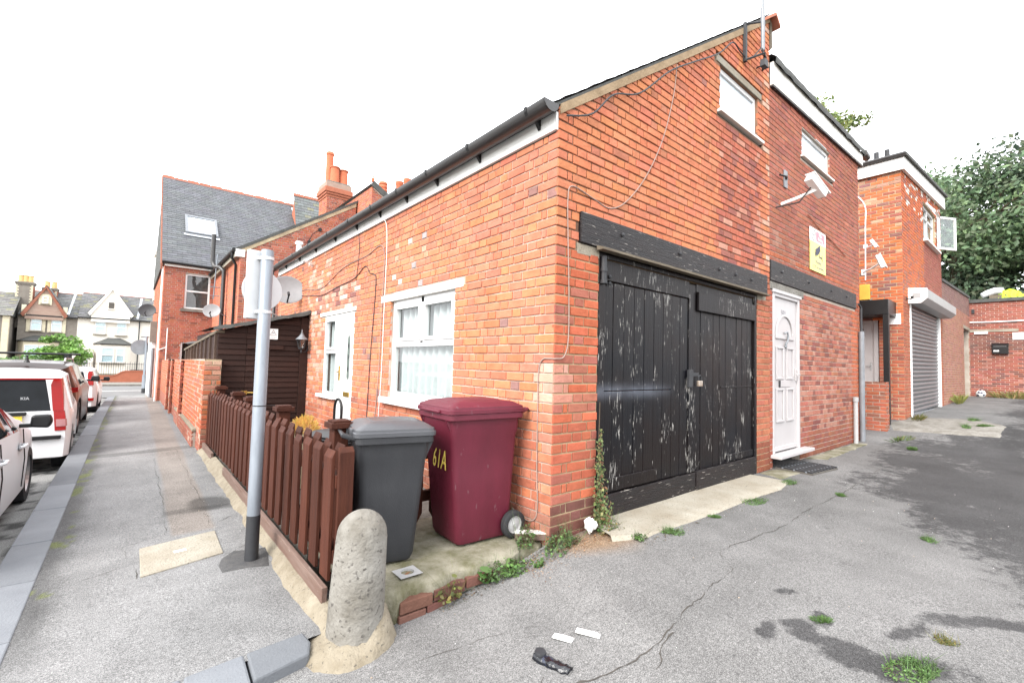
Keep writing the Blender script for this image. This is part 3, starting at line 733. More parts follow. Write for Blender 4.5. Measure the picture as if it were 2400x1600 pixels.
corner = [[(-1.945,.165),(-1.675,.172),(-1.668,.06),(-1.70,-.03),(-1.955,-.075)], [(-2.20,.150),(-1.955,.163),(-1.965,-.078),(-2.21,-.10)], [(-2.52,.13),(-2.21,.148),(-2.22,-.10),(-2.53,-.12)], [(-2.84,.12),(-2.53,.128),(-2.54,-.12),(-2.85,-.13)], [(-3.08,.17),(-2.85,.17),(-2.86,-.13),(-3.08,-.10)]]
for P in corner:
    mb = MB(); mb.prism([(x, y, float(pav_z(np.float64(x), np.float64(y)))-.25) for x, y in P], (0, 0, 0.2565))
    mb.build('kerb_stone', 'stone_kerb', kerb, bevel=0.012)
# --- roads
def road_z(X, Y): return -0.50+np.interp(Y, [-5, 12, 24, 80], [0, 0, -0.18, -0.18])+0*X
xs = np.concatenate([np.arange(-12, -4, 1.0), np.arange(-4, -3.0, 0.06)]); ys = np.concatenate([np.arange(-12, 0, 1.0), np.arange(0, 12, 0.08), np.arange(12, 25, 0.3)])
def road_col(X, Y):
    n = fbm(X*2, Y*2, 51); n2 = fbm(X*8, Y*8, 52)
    v = 0.14+0.04*(n-0.5)
    gut = sstep(-3.62, -3.45, X+0.3*(n-0.5))
    v2 = 0.20+0.03*(n2-0.5)-0.15*((n2+0.4*n) > 0.80)
    v = v*(1-gut)+v2*gut
    c = np.stack([v, v*0.98, v*0.95], -1)
    return c
grid_sheet('street', xs, ys, road_z, road_col, 'asphalt')['label'] = 'street surface under the parked cars with a pale gutter'
mb = MB(); mb.quad((-80,24.0,-0.66),(60,24.0,-0.66),(60,33.2,-0.66),(-80,33.2,-0.66)); o = mb.build('main_road', 'road'); tag(o, 'main road crossing the end of the street', kind='structure')
mb = MB(); mb.box(-80,60,33.2,36.2,-1.0,-0.56); o = mb.build('far_pavement', 'concrete_grey'); tag(o, 'far pavement in front of the garden wall', kind='structure')
mb = MB(); mb.box(-80,60,36.3,60,-1.0,-0.30); o = mb.build('front_gardens', 'earth'); tag(o, 'garden ground in front of the far houses', kind='structure')
mb = MB(); mb.box(-80,60,28.5,28.62,-0.67,-0.652); o = mb.build('road_marking', 'white_paint'); tag(o, 'pale line along the main road', kind='structure')
# --- inspection cover, tarmac patch round the sign post
c = thing('inspection_cover', 'large sandy concrete inspection cover set into the pavement', 'cover', (-2.09,1.82,-0.27))
mb = MB(); P = [(-2.334,1.479),(-1.851,1.589),(-1.839,2.137),(-2.333,2.058)]
mb.prism([(x+2.09, y-1.82, float(pz(x, y))+0.27-0.05) for x, y in P], (0,0,0.058)); mb.build('cover_slab', 'concrete_pale', c, bevel=0.004)
mb = MB(); mb.box(-.012-.035,.03,-.02,.02,-.002,.0185, M=Matrix.Rotation(.15, 4, 'Z')); mb.build('cover_label', 'paper', c)
flat_patch('tarmac_patch', [(-1.92,1.22),(-1.62,1.16),(-1.55,1.50),(-1.80,1.58),(-1.90,1.48)], 'asphalt_dark', pav, pz, dz=0.006)
# --- front garden ground and bin slab
mb = MB(); mb.box(-1.44,0.2,0.95,8.6,-0.6,-0.12); o = mb.build('front_garden', 'concrete_grey'); tag(o, 'concrete front garden behind the picket fence', kind='structure')

# ================================================================== corner building: long wall, garage gable
def gable_mortar():
    """buff repointing low down by the doors, dark eroded joints above"""
    M = MATS['mortar_dark'].copy(); M.name = 'mortar_gable'; nt = M.node_tree; p = [n for n in nt.nodes if n.type == 'BSDF_PRINCIPLED'][0]
    src = p.inputs['Base Color'].links[0].from_socket; tc = [n for n in nt.nodes if n.type == 'TEX_COORD'][0]
    sx = _n(nt, 'ShaderNodeSeparateXYZ'); nt.links.new(tc.outputs['Object'], sx.inputs[0])
    mz = _n(nt, 'ShaderNodeMapRange'); mz.inputs[1].default_value = 2.05; mz.inputs[2].default_value = 2.2; mz.inputs[3].default_value = 1; mz.inputs[4].default_value = 0; nt.links.new(sx.outputs['Z'], mz.inputs[0])
    mx = _n(nt, 'ShaderNodeMix', data_type='RGBA'); mx.inputs[7].default_value = (0.36, 0.27, 0.17, 1); nt.links.new(mz.outputs[0], mx.inputs[0]); nt.links.new(src, mx.inputs[6]); nt.links.new(mx.outputs[2], p.inputs['Base Color'])
    MATS['mortar_gable'] = M
gable_mortar()
mat('verge_mix', (0.19, 0.135, 0.08), 0.95, (0.30, 0.22, 0.14), scale=5, detail=8, bump=0.6)
cb = thing('corner_building', 'orange brick corner building with black double garage doors and half gable', 'building')
BR = (0.46, 0.168, 0.097)
def wash(u, z, seed, a=0.30):
    return 1-a*0.5+a*float(fbm(np.float64(u*0.8+7), np.float64(z*1.1+3), seed))
def mulc(c, k): return (c[0]*k, c[1]*k*(0.97+0.03*k), c[2]*k)
def col_long(u, z, r, L):
    c = mulc(vary(BR, r, 0.07, 0.05), wash(u, z, 91))
    t = r.random()
    if t < 0.10: c = vary((0.40,0.15,0.095), r)
    elif t < 0.17: c = vary((0.48,0.16,0.08), r)
    if L < 0.13 and t > 0.97: c = vary((0.22,0.12,0.11), r)
    # limewashed and scraped bricks around the openings
    if 5.2 < u < 6.4 and r.random() < 0.35: c = lerpc(c, (0.50,0.36,0.30), r.uniform(.2,.8))
    if 3.9 < u < 5.9 and 1.98 < z < 2.35: c = lerpc(vary((0.40,0.15,0.10), r), (0.55,0.45,0.38), r.choice([0, 0, .1, .35, .8])) if r.random() < .8 else (0.20,0.09,0.08)
    if 2.0 < u < 2.9 and 2.0 < z < 2.75 and L < 0.14 and r.random() < 0.4: c = r.choice([(0.50,0.40,0.34), (0.30,0.27,0.27), (0.46,0.27,0.19), (0.48,0.22,0.14)])
    if u < 0.25:
        if 0.95 < z < 1.25: c = lerpc(c, (0.50,0.38,0.32), r.uniform(.35,.75))
        elif z < 1.25 and r.random() < .45: c = lerpc(c, (0.50,0.36,0.30), r.uniform(.1,.5))
    if z < 0.12: c = lerpc(c, (0.20,0.09,0.07), 0.65)
    elif z < 0.75 and r.random() < .6: c = lerpc(c, (0.30,0.10,0.065), 0.6)
    return c
def col_gable(u, z, r, L):
    c = mulc(vary((0.455,0.163,0.088), r, 0.07, 0.05), wash(u, z, 92, 0.34))
    if 2.3 < u < 3.9 and 3.75 < z < 4.15: c = mulc(c, 0.86)
    t = r.random()
    if t < 0.022: c = vary((0.29,0.13,0.105), r)
    elif t < 0.12: c = vary((0.38,0.145,0.088), r)
    elif t < 0.2: c = vary((0.45,0.175,0.10), r)
    if 2.62 < u < 3.75 and 2.4 < z < 4.2:      # rebuilt patch of mixed bricks under the window
        t = r.random(); c = vary((0.36,0.115,0.075), r) if t < .55 else (vary((0.26,0.10,0.08), r) if t < .75 else lerpc((0.36,0.12,0.08), (0.48,0.30,0.23), r.uniform(.1,.6)))
    if u > 3.86 and r.random() < .3: c = lerpc(c, (0.5,0.42,0.35), r.uniform(.2,.7))
    if u < 0.55 and z < 2.1:
        c = vary((0.385,0.105,0.055), r, .12) if r.random() < .72 else vary((0.30,0.105,0.075), r)
        if u < 0.26 and .95 < z < 1.22: c = lerpc(c, (0.42,0.30,0.26), r.uniform(.3,.65))
    if z < 0.75: c = lerpc(c, (0.22,0.075,0.055), 0.45*r.random()+.1)
    if z < 0.16: c = vary((0.13,0.055,0.045), r)
    if u > 3.55 and z < 2.4: c = vary((0.33,0.115,0.07), r)
    if u > 3.55 and z < .35: c = mulc(c, .6)
    return c
LT = lambda u: 3.02
longw = brick_face(cb, 'wall', (0,0,0), (0,1,0), (-1,0,0), 0.0, 8.6, -0.135, LT,
    [(1.40,2.87,0.77,1.97), (1.25,3.14,1.95,2.04,0), (4.06,5.36,-0.2,1.94), (3.99,5.58,1.92,1.99,0), (4.72,5.36,-0.135,0.64,0) if False else (1.28,2.99,0.70,0.77,0)],
    [(-9,99,-9,99,'flemish')], col_long, 'mortar_pale', seed=3, max_ind=150, joint=0.0105, d=0.009, zbot=-0.3)
GT = lambda u: 3.22+0.70*u
gab = brick_face(cb, 'wall', (0,0,0), (1,0,0), (0,-1,0), -0.0075, 3.98, -0.135, GT,
    [(0.50,3.60,-0.2,2.12), (0.245,3.87,2.19,2.455,0), (0.22,3.86,2.10,2.19,0), (2.60,3.63,4.19,4.74), (2.49,3.77,4.74,4.86,0), (2.52,3.78,4.12,4.19,0)],
    [(2.4,4.2,2.65,3.75,'mixed'), (2.455,2.52,0.3,3.7,'header'), (-9,99,-9,99,'flemish')], col_gable, 'mortar_gable', seed=5, max_ind=150, joint=0.0125, d=0.0095, zbot=-0.3)
# small brick sill under the side light beside the front door
brick_face(cb, 'wall_infill', (0,0,0), (0,1,0), (-1,0,0), 4.76, 5.36, -0.135, lambda u: 0.64, [], [(-9,99,-9,99,'flemish')], col_long, 'mortar_pale', seed=8, max_ind=0, joint=0.009)
# rear and inner walls so that the shell is closed
mb = MB(); mb.quad((0,8.6,-.3),(4.0,8.6,-.3),(4.0,8.6,6.0),(0,8.6,3.2)); mb.quad((4.0,0.05,4.9),(4.0,8.6,4.9),(4.0,8.6,6.0),(4.0,0.05,6.0)); mb.quad((0.9,0.2,-.3),(0.9,8.5,-.3),(0.9,8.5,3.2),(0.9,0.2,3.2))
mb.build('rear_wall', 'interior', cb)
# roof: slates with an uneven verge
def slate_roof(name, parent, O, U, V, lu, lv, cu, cv, seed, base=(0.085,0.09,0.10), th=0.012, moss=0.0, m='slate'):
    """O lower corner, U along eave, V up the slope (unit vectors); one joined sheet of real slates"""
    r = random.Random(seed); O, U, V = Vector(O), Vector(U).normalized(), Vector(V).normalized(); N = U.cross(V).normalized()
    if N.z < 0: N = -N
    mb = MB(); mb.quad(O, O+U*lu, O+U*lu+V*lv, O+V*lv, tuple(c*0.6 for c in base))
    nv = int(lv/cv); nu = int(lu/cu)+1
    for i in range(nv+1):
        for k in range(-1, nu):
            a = k*cu+(cu/2 if i % 2 else 0); b = a+cu-0.006
            a, b = max(a, 0), min(b, lu)
            if b-a < 0.02: continue
            v0, v1 = i*cv, min((i+1)*cv+0.02, lv)
            if v1-v0 < .02: continue
            n0 = th*2.0+r.uniform(-.002,.003); n1 = th*0.6
            c = vary(base, r, 0.16, 0.02)
            if r.random() < moss: c = lerpc(c, (0.20,0.19,0.10), r.uniform(.3,.8))
            p = [O+U*a+V*v0+N*n0, O+U*b+V*v0+N*n0, O+U*b+V*v1+N*n1, O+U*a+V*v1+N*n1, O+U*a+V*v0, O+U*b+V*v0]
            mb.add(p, [(0,1,2,3), (4,5,1,0)], c)
    o = mb.build(name, m, parent); o['kind'] = 'stuff'
    return o
sl = Vector((1, 0, 0.70)).normalized()
roof = MB(); roof.prism([(-0.10,-0.015,3.165),(4.02,-0.015,6.05),(4.02,-0.015,6.075),(-0.10,-0.015,3.19)], (0,8.7,0))
ro = roof.build('roof', 'roof_felt', cb)
slate_roof('roof_slates', ro, (-0.12,-0.02,3.185), (0,1,0), sl, 8.74, 5.05, 0.25, 0.20, 4, base=(0.115,0.11,0.105), th=.005)
mb = MB(); mb.prism([(0.0,-0.022,3.155),(3.98,-0.022,5.94),(3.98,-0.022,6.02),(0.0,-0.022,3.235)], (0,0.06,0)); mb.build('verge_mortar', 'verge_mix', ro)
for k in range(20):
    mb = MB(); y = -0.10+k*0.44
    mb.prism([(3.80,y,5.91),(3.99,y,6.045),(4.13,y,5.93),(4.13,y,5.89),(3.99,y,6.0),(3.80,y,5.87)], (0,0.438,0)); mb.build('ridge_tile', 'ridge_red', ro)
mb = MB(); mb.prism([(3.985,-0.02,5.55),(4.06,-0.02,5.62),(4.05,-0.02,5.95),(3.985,-0.02,6.02)], (0,0.35,0)); mb.build('ridge_end', 'weathered_wood', ro)
# fascia, gutter with brackets and unions
mb = MB(); mb.box(-0.032,0.0,0.0,8.62,3.03,3.17); fa = mb.build('fascia', 'soffit_white', cb, bevel=0.003)
gm = MB(); prof = []
for k in range(9):
    a = math.pi*k/8; prof.append((-0.115+0.078*math.cos(a), 3.205-0.078*math.sin(a)))
inner = [(-0.115+0.071*math.cos(math.pi*k/8), 3.205-0.071*math.sin(math.pi*k/8)) for k in range(8, -1, -1)]
ring = prof+inner
gm.prism([(x, -0.03, z) for x, z in ring], (0, 9.0, 0)); gu = gm.build('gutter', 'gutter_dark', cb, smooth=True, angle=50)
mb = MB(); mb.prism([(x, -0.034, z) for x, z in prof], (0, 0.012, 0)); mb.build('stop_end', 'gutter_dark', gu)
for k, y in enumerate([0.17, 0.98, 1.75, 2.45, 3.2, 4.0, 4.9, 5.9, 6.9, 7.9]):
    mb = MB(); br = [(-0.115+0.084*math.cos(math.pi*q/8), 3.214-0.084*math.sin(math.pi*q/8)) for q in range(9)]
    mb.prism([(x, y, z) for x, z in br]+[(-0.035, y, 3.205), (-0.033, y, 3.13)][0:0], (0, 0.035 if k % 2 else 0.03, 0))
    mb.prism([(-0.034,y,3.19),(-0.034,y,3.085),(-0.085,y,3.150)], (0,0.03,0))
    mb.build('gutter_bracket', 'black_plastic', gu)
mb = MB(); mb.tube([(-0.09,8.92,3.17),(-0.09,8.92,3.02),(-0.06,8.85,2.94),(-0.05,8.80,2.86),(-0.05,8.80,-0.1)], 0.034, 10); mb.build('downpipe', 'gutter_dark', cb, smooth=True)

# ---- a plastic window built from frame bars, panes, curtains
def bars(mb, U, O, N, rects, depth):
    """rects in (u0,u1,z0,z1); frame boxes from plane n0 to n1 along N"""
    n0, n1 = depth
    for a, b, c, d in rects:
        p = [O+U*a+N*n0, O+U*b+N*n0, O+U*b+N*n1, O+U*a+N*n1]
        lo = [q+Vector((0,0,c)) for q in p]; hi = [q+Vector((0,0,d)) for q in p]
        mb.add(lo+hi, [(3,2,1,0),(4,5,6,7),(0,1,5,4),(1,2,6,5),(2,3,7,6),(3,0,4,7)])
def window(parent, name, O, U, N, u0, u1, z0, z1, mull=(), trans=(), fw=0.055, inset=0.06, curtain='curtain', pane='window_glass', sashes=(), blind=False, m='white_upvc', drawn=True):
    O, U, N = Vector(O), Vector(U), Vector(N)
    mb = MB(); n0, n1 = -inset-0.06, -inset
    R4 = [(u0,u0+fw,z0,z1),(u1-fw,u1,z0,z1),(u0+fw,u1-fw,z0,z0+fw),(u0+fw,u1-fw,z1-fw,z1)]
    for t in trans: R4.append((u0+fw,u1-fw,t-fw*.5,t+fw*.5))
    for mu, a, b in mull: R4.append((mu-fw*.5,mu+fw*.5,a,b))
    bars(mb, U, O, N, R4, (n0, n1))
    w = mb.build(name, m, parent, bevel=0.006)
    # lights between the bars
    zs = sorted([z0+fw]+[q for t in trans for q in (t-fw*.5, t+fw*.5)]+[z1-fw])
    for i in range(0, len(zs), 2):
        za, zb = zs[i], zs[i+1]
        ms = sorted([mu for mu, a, b in mull if a < (za+zb)/2 < b])
        us = [u0+fw]+[q for mu in ms for q in (mu-fw*.5, mu+fw*.5)]+[u1-fw]
        for k in range(0, len(us), 2):
            a, b = us[k], us[k+1]; ins = 0
            for (sa, sb, sc, sdz) in sashes:
                if sa < (a+b)/2 < sb and sc < (za+zb)/2 < sdz:
                    ins = 0.038; sm = MB(); bars(sm, U, O, N, [(a,a+ins,za,zb),(b-ins,b,za,zb),(a+ins,b-ins,za,za+ins),(a+ins,b-ins,zb-ins,zb)], (n0+.01, n1+.016)); sm.build('sash', m, w, bevel=0.004)
            pm = MB(); q = [O+U*(a+ins)+N*(n1-.025), O+U*(b-ins)+N*(n1-.025)]
            pm.quad(q[0]+Vector((0,0,za+ins)), q[1]+Vector((0,0,za+ins)), q[1]+Vector((0,0,zb-ins)), q[0]+Vector((0,0,zb-ins)))
            pm.build('pane', pane, w)
    if curtain:
        cm = MB(); n = int((u1-u0)/0.012); vs = []; fs = []
        r = random.Random(int(u0*100)); ph = 0
        for k in range(n+1):
            u = u0+fw*.3+(u1-u0-fw*.6)*k/n; ph += r.uniform(0.25, 0.75)
            dpt = n0-0.05+0.030*math.sin(ph)
            for z in (z0+.02, z1-.02): vs.append(O+U*u+N*dpt+Vector((0,0,z)))
        for k in range(n): fs.append((2*k, 2*k+2, 2*k+3, 2*k+1))
        cm.add(vs, fs); cm.build('curtain', curtain, w, smooth=True, angle=80)
    if blind:
        for k in range(int((z1-z0-2*fw)/0.032)):
            z = z0+fw+k*0.032; bm_ = MB(); p = [O+U*(u0+fw)+N*(n0-.03), O+U*(u1-fw)+N*(n0-.03)]
            bm_.quad(p[0]+Vector((0,0,z)), p[1]+Vector((0,0,z)), p[1]+N*.018+Vector((0,0,z+.022)), p[0]+N*.018+Vector((0,0,z+.022))); bm_.build('blind_slat', 'blind', w)
    dm = MB(); q = [O+U*u0+N*(n0-.45), O+U*u1+N*(n0-.45)]
    dm.quad(q[0]+Vector((0,0,z0)), q[1]+Vector((0,0,z0)), q[1]+Vector((0,0,z1)), q[0]+Vector((0,0,z1))); dm.build('room_behind', 'interior', w)
    return w
UY, NX, UX, NY = (0,1,0), (-1,0,0), (1,0,0), (0,-1,0)
w = window(cb, 'front_window', (0,0,0), UY, NX, 1.40, 2.87, 0.775, 1.95, mull=[(2.13,1.42,1.95)], trans=[1.42], fw=0.07, inset=0.035, sashes=[(1.4,2.1,1.4,2.0),(2.1,2.9,1.4,2.0)])
mb = MB(); mb.box(-0.075,0.05,1.28,2.99,0.70,0.772); mb.build('window_sill', 'white_upvc', w, bevel=0.006)
mb = MB(); mb.box(-0.016,0.05,1.25,3.14,1.952,2.035); mb.build('lintel', 'white_paint', w, bevel=0.004)
# front door with glazed side light
dr = MB(); dr.box(0.0,0.06,4.06,4.12,-0.12,1.92); dr.box(0.0,0.06,4.66,4.74,-0.12,1.92); dr.box(0.0,0.06,4.12,4.66,1.86,1.92)
fd = dr.build('front_door', 'white_upvc', cb, bevel=0.004)
mb = MB(); mb.box(0.012,0.05,4.12,4.66,-0.12,1.86); mb.build('door_leaf', 'white_upvc', fd)
gl = [(0.006, 4.275+0.045*math.cos(a), (1.51 if math.sin(a) >= 0 else 0.99)+0.06*math.sin(a)) for a in [2*math.pi*k/24 for k in range(24)]]
mb = MB(); mb.prism(gl, (0.004,0,0)); mb.build('oval_glass', 'door_glass', fd)
gl2 = [(0.009, 4.275+0.058*math.cos(a), (1.51 if math.sin(a) >= 0 else 0.99)+0.075*math.sin(a)) for a in [2*math.pi*k/24 for k in range(24)]]
mb = MB(); mb.prism(gl2, (0.004,0,0)); mb.build('glass_bead', 'plastic_grey', fd)
for z in (1.42, 1.25, 1.08):
    mb = MB(); mb.prism([(0.004,4.275,z+.045),(0.004,4.305,z),(0.004,4.275,z-.045),(0.004,4.245,z)], (0.003,0,0)); mb.build('leaded_diamond', 'metal_dark', fd)
mb = MB(); mb.box(0.0,0.02,4.19,4.42,0.67,0.74); mb.build('letter_plate', 'brass', fd, bevel=0.004)
mb = MB(); mb.box(-.005,.012,4.60,4.63,0.90,1.12); mb.tube([(-.005,4.615,1.03),(-.045,4.615,1.03),(-.045,4.50,1.03)], .009, 6); mb.build('door_handle', 'brass', fd)
text('door_number', '61A', 0.11, 'ink_grey', fd, face_negX(0.010, 4.38, 1.72), sx=0.8)
sw = window(cb, 'side_light', (0.0,0,0), UY, NX, 4.74, 5.36, 0.64, 1.92, trans=[1.34], fw=0.06, inset=0.0, sashes=[(4.7,5.4,1.34,1.95)])
mb = MB(); mb.box(-0.07,0.05,4.70,5.50,0.60,0.655); mb.build('window_sill', 'white_upvc', sw, bevel=0.006)
mb = MB(); mb.box(-0.02,0.05,3.99,5.58,1.925,1.985); mb.build('lintel', 'white_paint', sw, bevel=0.004)
# gable window
gw = window(cb, 'gable_window', (0,0,0), UX, NY, 2.60, 3.63, 4.19, 4.74, fw=0.055, inset=0.03, curtain=None, pane='frosted')
mb = MB(); mb.box(2.54,3.72,-0.05,0.05,4.15,4.185); mb.build('window_sill', 'white_paint', gw, bevel=0.005)
mb = MB(); mb.box(2.52,3.73,-0.011,0.05,4.745,4.83); mb.build('lintel', 'concrete_pale', gw, bevel=0.005)

# ---- garage doors
gl_ = MB(); gl_.box(0.25,3.865,-0.028,0.12,2.195,2.45); li = gl_.build('garage_lintel', 'black_timber', cb, bevel=0.008)
mb = MB(); mb.prism([(0.44,-0.028,2.205),(0.44,-0.095,2.185),(0.44,-0.095,2.165),(0.44,-0.028,2.165)], (3.33,0,0)); mb.build('drip_board', 'weathered_wood', li)
for x in (0.78, 1.72, 2.55, 2.95, 3.38): 
    mb = MB(); mb.lathe([(.018,0),(.018,.012),(.008,.02)], 8, Matrix.Translation((x,-0.028,2.36 if x < 2 else 2.33)) @ Matrix.Rotation(R(90), 4, 'X')); mb.build('bolt_head', 'metal_dark', li)
for a, b in ((0.225,0.50), (3.60,3.855)):
    mb = MB(); mb.box(a,b,-0.010,0.1,2.105,2.192); mb.build('padstone', 'concrete_pale', cb, bevel=0.005)
gd = MB(); gd.box(0.50,0.585,-0.01,0.09,-0.06,2.165); gd.box(3.54,3.60,0.0,0.09,-0.06,2.165); gd.box(0.585,3.54,0.0,0.09,2.125,2.165)
gdo = gd.build('garage_door', 'black_wood', cb, bevel=0.006)
rng = random.Random(42)
# left leaf: top rail, boards; lower half has a cut line
def plank(x0, x1, z0, z1, y, m='black_wood'):
    mb = MB(); j = rng.uniform(-.003,.003)
    mb.box(x0+.0025, x1-.0025, y+j, y+.03+j, z0, z1); return mb.build('plank', m, gdo, bevel=0.004)
xs_l = [0.595, 0.74]+[0.74+(1.985-0.74)*k/8 for k in range(1, 9)]
for a, b in zip(xs_l[:-1], xs_l[1:]):
    if b < 1.75:
        plank(a, b, 1.005, 1.94, 0.028); plank(a, b, 0.145, 0.998, 0.031)
    else: plank(a, b, 0.145, 1.94, 0.028)
plank(0.595, 1.985, 1.945, 2.12, 0.014)
plank(1.985, 2.12, 0.145, 2.10, 0.016)          # meeting stile
xs_r = [2.125, 2.25]+[2.25+(3.53-2.25)*k/9 for k in range(1, 10)]
for a, b in zip(xs_r[:-1], xs_r[1:]): plank(a, b, 0.145, 1.86 if a > 2.2 else 2.10, 0.032)
plank(2.135, 3.535, 2.03, 2.115, 0.018); plank(2.135, 3.535, 1.83, 2.03, -0.012)
plank(0.60, 1.42, 0.155, 0.265, 0.012); plank(2.82, 3.53, 0.165, 0.24, 0.014); plank(2.70, 3.53, 1.005, 1.02, 0.022)
plank(0.52, 2.115, -0.062, 0.138, 0.002, 'black_timber'); plank(2.12, 3.58, -0.062, 0.150, -0.004, 'black_timber')
for zz in (1.98, 1.92): 
    mb = MB(); mb.lathe([(.018,0),(.018,.012),(.006,.02)], 8, Matrix.Translation((0.66,0.012,zz)) @ Matrix.Rotation(R(90), 4, 'X')); mb.build('bolt_head', 'metal_dark', gdo)
hm = MB(); hm.tube([(0.535,-0.03,1.90),(0.535,-0.03,2.13)], .024, 8); hm.lathe([(.03,0),(.03,.03)], 10, Matrix.Translation((0.535,-.03,2.0))); hm.lathe([(.03,0),(.03,.03)], 10, Matrix.Translation((0.535,-.03,1.90))); hm.build('hinge', 'metal_dark', gdo, smooth=True)
mb = MB(); mb.box(1.955,2.035,-0.01,0.02,1.02,1.20); mb.box(2.02,2.16,-0.004,0.02,1.13,1.17); mb.build('hasp', 'metal_dark', gdo, bevel=0.004)
mb = MB(); mb.box(2.085,2.165,-0.045,-0.015,1.03,1.09); mb.build('padlock', 'steel', gdo, bevel=0.006)
mb = MB(); mb.tube([(2.10,-.03,1.085),(2.10,-.03,1.125),(2.113,-.03,1.143),(2.137,-.03,1.143),(2.15,-.03,1.125),(2.15,-.03,1.085)], .008, 6); mb.build('padlock_shackle', 'metal_dark', gdo)
rebase(cb, (2.0, 4.0, -0.12))

# ================================================================== flat-roofed house with the white door
fh = thing('flat_roofed_house', 'dark red brick flat roofed house with white panelled door numbered 58A', 'house')
def col_flat(u, z, r, L):
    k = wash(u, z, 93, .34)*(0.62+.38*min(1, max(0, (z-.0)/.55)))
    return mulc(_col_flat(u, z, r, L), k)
def _col_flat(u, z, r, L):
    if z > 2.74:
        t = r.random(); c = vary((0.30,0.108,0.074), r, .08, .04)
        if t < .08: c = vary((0.24,0.09,0.072), r)
        elif t < .2: c = vary((0.33,0.12,0.08), r)
        if z < 2.86: c = vary((0.36,0.11,0.06), r)
        if 4.2 < u < 6 and z < 3.1 and r.random() < .3: c = lerpc(c, (0.33,0.2,0.15), .5)
        return c
    t = r.random()
    c = vary((0.29,0.108,0.074), r, .12, .05)
    if u < 4.1: return vary((0.31,0.095,0.06), r)
    if 0.35 < z < 2.3:
        if t < .20: c = vary((0.20,0.075,0.06), r)
        elif t < .58: c = lerpc((0.30,0.11,0.08), (0.36,0.20,0.15), r.uniform(.1,.8))
    if u > 7.65: c = vary((0.36,0.11,0.06), r)
    return c
FT = lambda u: 5.12+0.045*(u-4.0)
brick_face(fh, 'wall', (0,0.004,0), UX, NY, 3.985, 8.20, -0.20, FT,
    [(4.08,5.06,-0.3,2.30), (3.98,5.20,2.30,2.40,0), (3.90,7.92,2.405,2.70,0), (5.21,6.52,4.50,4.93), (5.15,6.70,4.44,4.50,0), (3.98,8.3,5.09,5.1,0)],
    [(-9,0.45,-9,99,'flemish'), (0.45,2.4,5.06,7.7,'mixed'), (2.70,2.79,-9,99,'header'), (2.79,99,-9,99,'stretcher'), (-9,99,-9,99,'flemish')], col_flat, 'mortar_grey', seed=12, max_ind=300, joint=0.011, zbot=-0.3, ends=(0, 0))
mb = MB(); mb.quad((8.20,0.0,-.3),(8.20,6,-.3),(8.20,6,5.4),(8.20,0.0,5.3)); mb.quad((4,6,-.3),(8.2,6,-.3),(8.2,6,5.4),(4,6,5.4)); mb.build('side_wall', 'wall_red', fh)
mb = MB(); mb.prism([(4.02,-0.05,5.08),(8.36,-0.05,5.275),(8.36,-0.05,5.52),(4.02,-0.05,5.40)], (0,0.05,0)); mb.build('fascia', 'white_paint', fh, bevel=0.004)
mb = MB(); mb.prism([(4.02,-0.045,5.055),(8.36,-0.045,5.25),(8.36,-0.045,5.275),(4.02,-0.045,5.08)], (0,0.05,0)); mb.build('soffit_strip', 'black_timber', fh)
rf = MB(); n = 26; vs = []; fs = []
for k in range(n+1):
    x = 4.0+4.42*k/n; zz = 5.40+0.12*k/n+random.uniform(-.008,.010)
    vs += [(x,-0.085+random.uniform(-.01,.01),zz-.045),(x,-0.095,zz+.035),(x,-0.03,zz+.095),(x,6.0,zz+.15)]
for k in range(n):
    for q in range(3): fs.append((4*k+q, 4*k+4+q, 4*k+5+q, 4*k+1+q))
rf.add(vs, fs); rf.build('felt_roof', 'roof_felt', fh, smooth=True, angle=60)
mb = MB(); mb.box(3.99,7.92,-0.022,0.05,2.412,2.69); o = mb.build('black_beam', 'black_timber', fh, bevel=0.008)
for x in (4.35, 5.4, 6.45, 7.3):
    mb = MB(); mb.lathe([(.02,0),(.02,.012),(.008,.02)], 8, Matrix.Translation((x,-0.022,2.57)) @ Matrix.Rotation(R(90), 4, 'X')); mb.build('bolt_head', 'metal_dark', o)
mb = MB(); mb.box(3.99,5.20,-0.018,0.05,2.302,2.402); mb.build('door_lintel', 'concrete_grey', fh, bevel=0.006)
# the white door
d = MB(); d.box(4.085,4.15,-0.01,0.06,0.12,2.295); d.box(4.99,5.055,-0.01,0.06,0.12,2.295); d.box(4.15,4.99,-0.01,0.06,2.22,2.295); d.box(4.06,5.08,-0.03,0.03,2.265,2.31)
do = d.build('white_door', 'white_dull', fh, bevel=0.006)
mb = MB(); mb.box(4.15,4.99,0.02,0.06,0.14,2.22); mb.build('door_leaf', 'white_dull', do)
mb = MB(); mb.box(4.02,5.26,-0.13,0.05,0.075,0.12); mb.build('threshold', 'white_dull', do, bevel=0.006)
mb = MB(); mb.box(4.15,4.93,0.0,0.02,0.14,0.20); mb.build('weather_bar', 'white_dull', do, bevel=0.006)
def frame_panel(x0, x1, z0, z1, t=0.03, y=0.02, pr=0.018):
    mb = MB(); mb.box(x0,x1,y-pr,y,z1-t,z1); mb.box(x0,x1,y-pr,y,z0,z0+t); mb.box(x0,x0+t,y-pr,y,z0+t,z1-t); mb.box(x1-t,x1,y-pr,y,z0+t,z1-t)
    return mb.build('door_panel', 'white_dull', do, bevel=0.006)
for a, b in ((4.24,4.50), (4.60,4.86)):
    frame_panel(a, b, 0.52, 0.98); frame_panel(a, b, 1.10, 1.55)
mb = MB(); c0 = 4.55
arch = [(c0+0.33*math.cos(a), 1.68+0.33*math.sin(a)) for a in [math.pi*k/16 for k in range(17)]]
arci = [(c0+0.27*math.cos(a), 1.71+0.26*math.sin(a)) for a in [math.pi*k/16 for k in range(16, -1, -1)]]
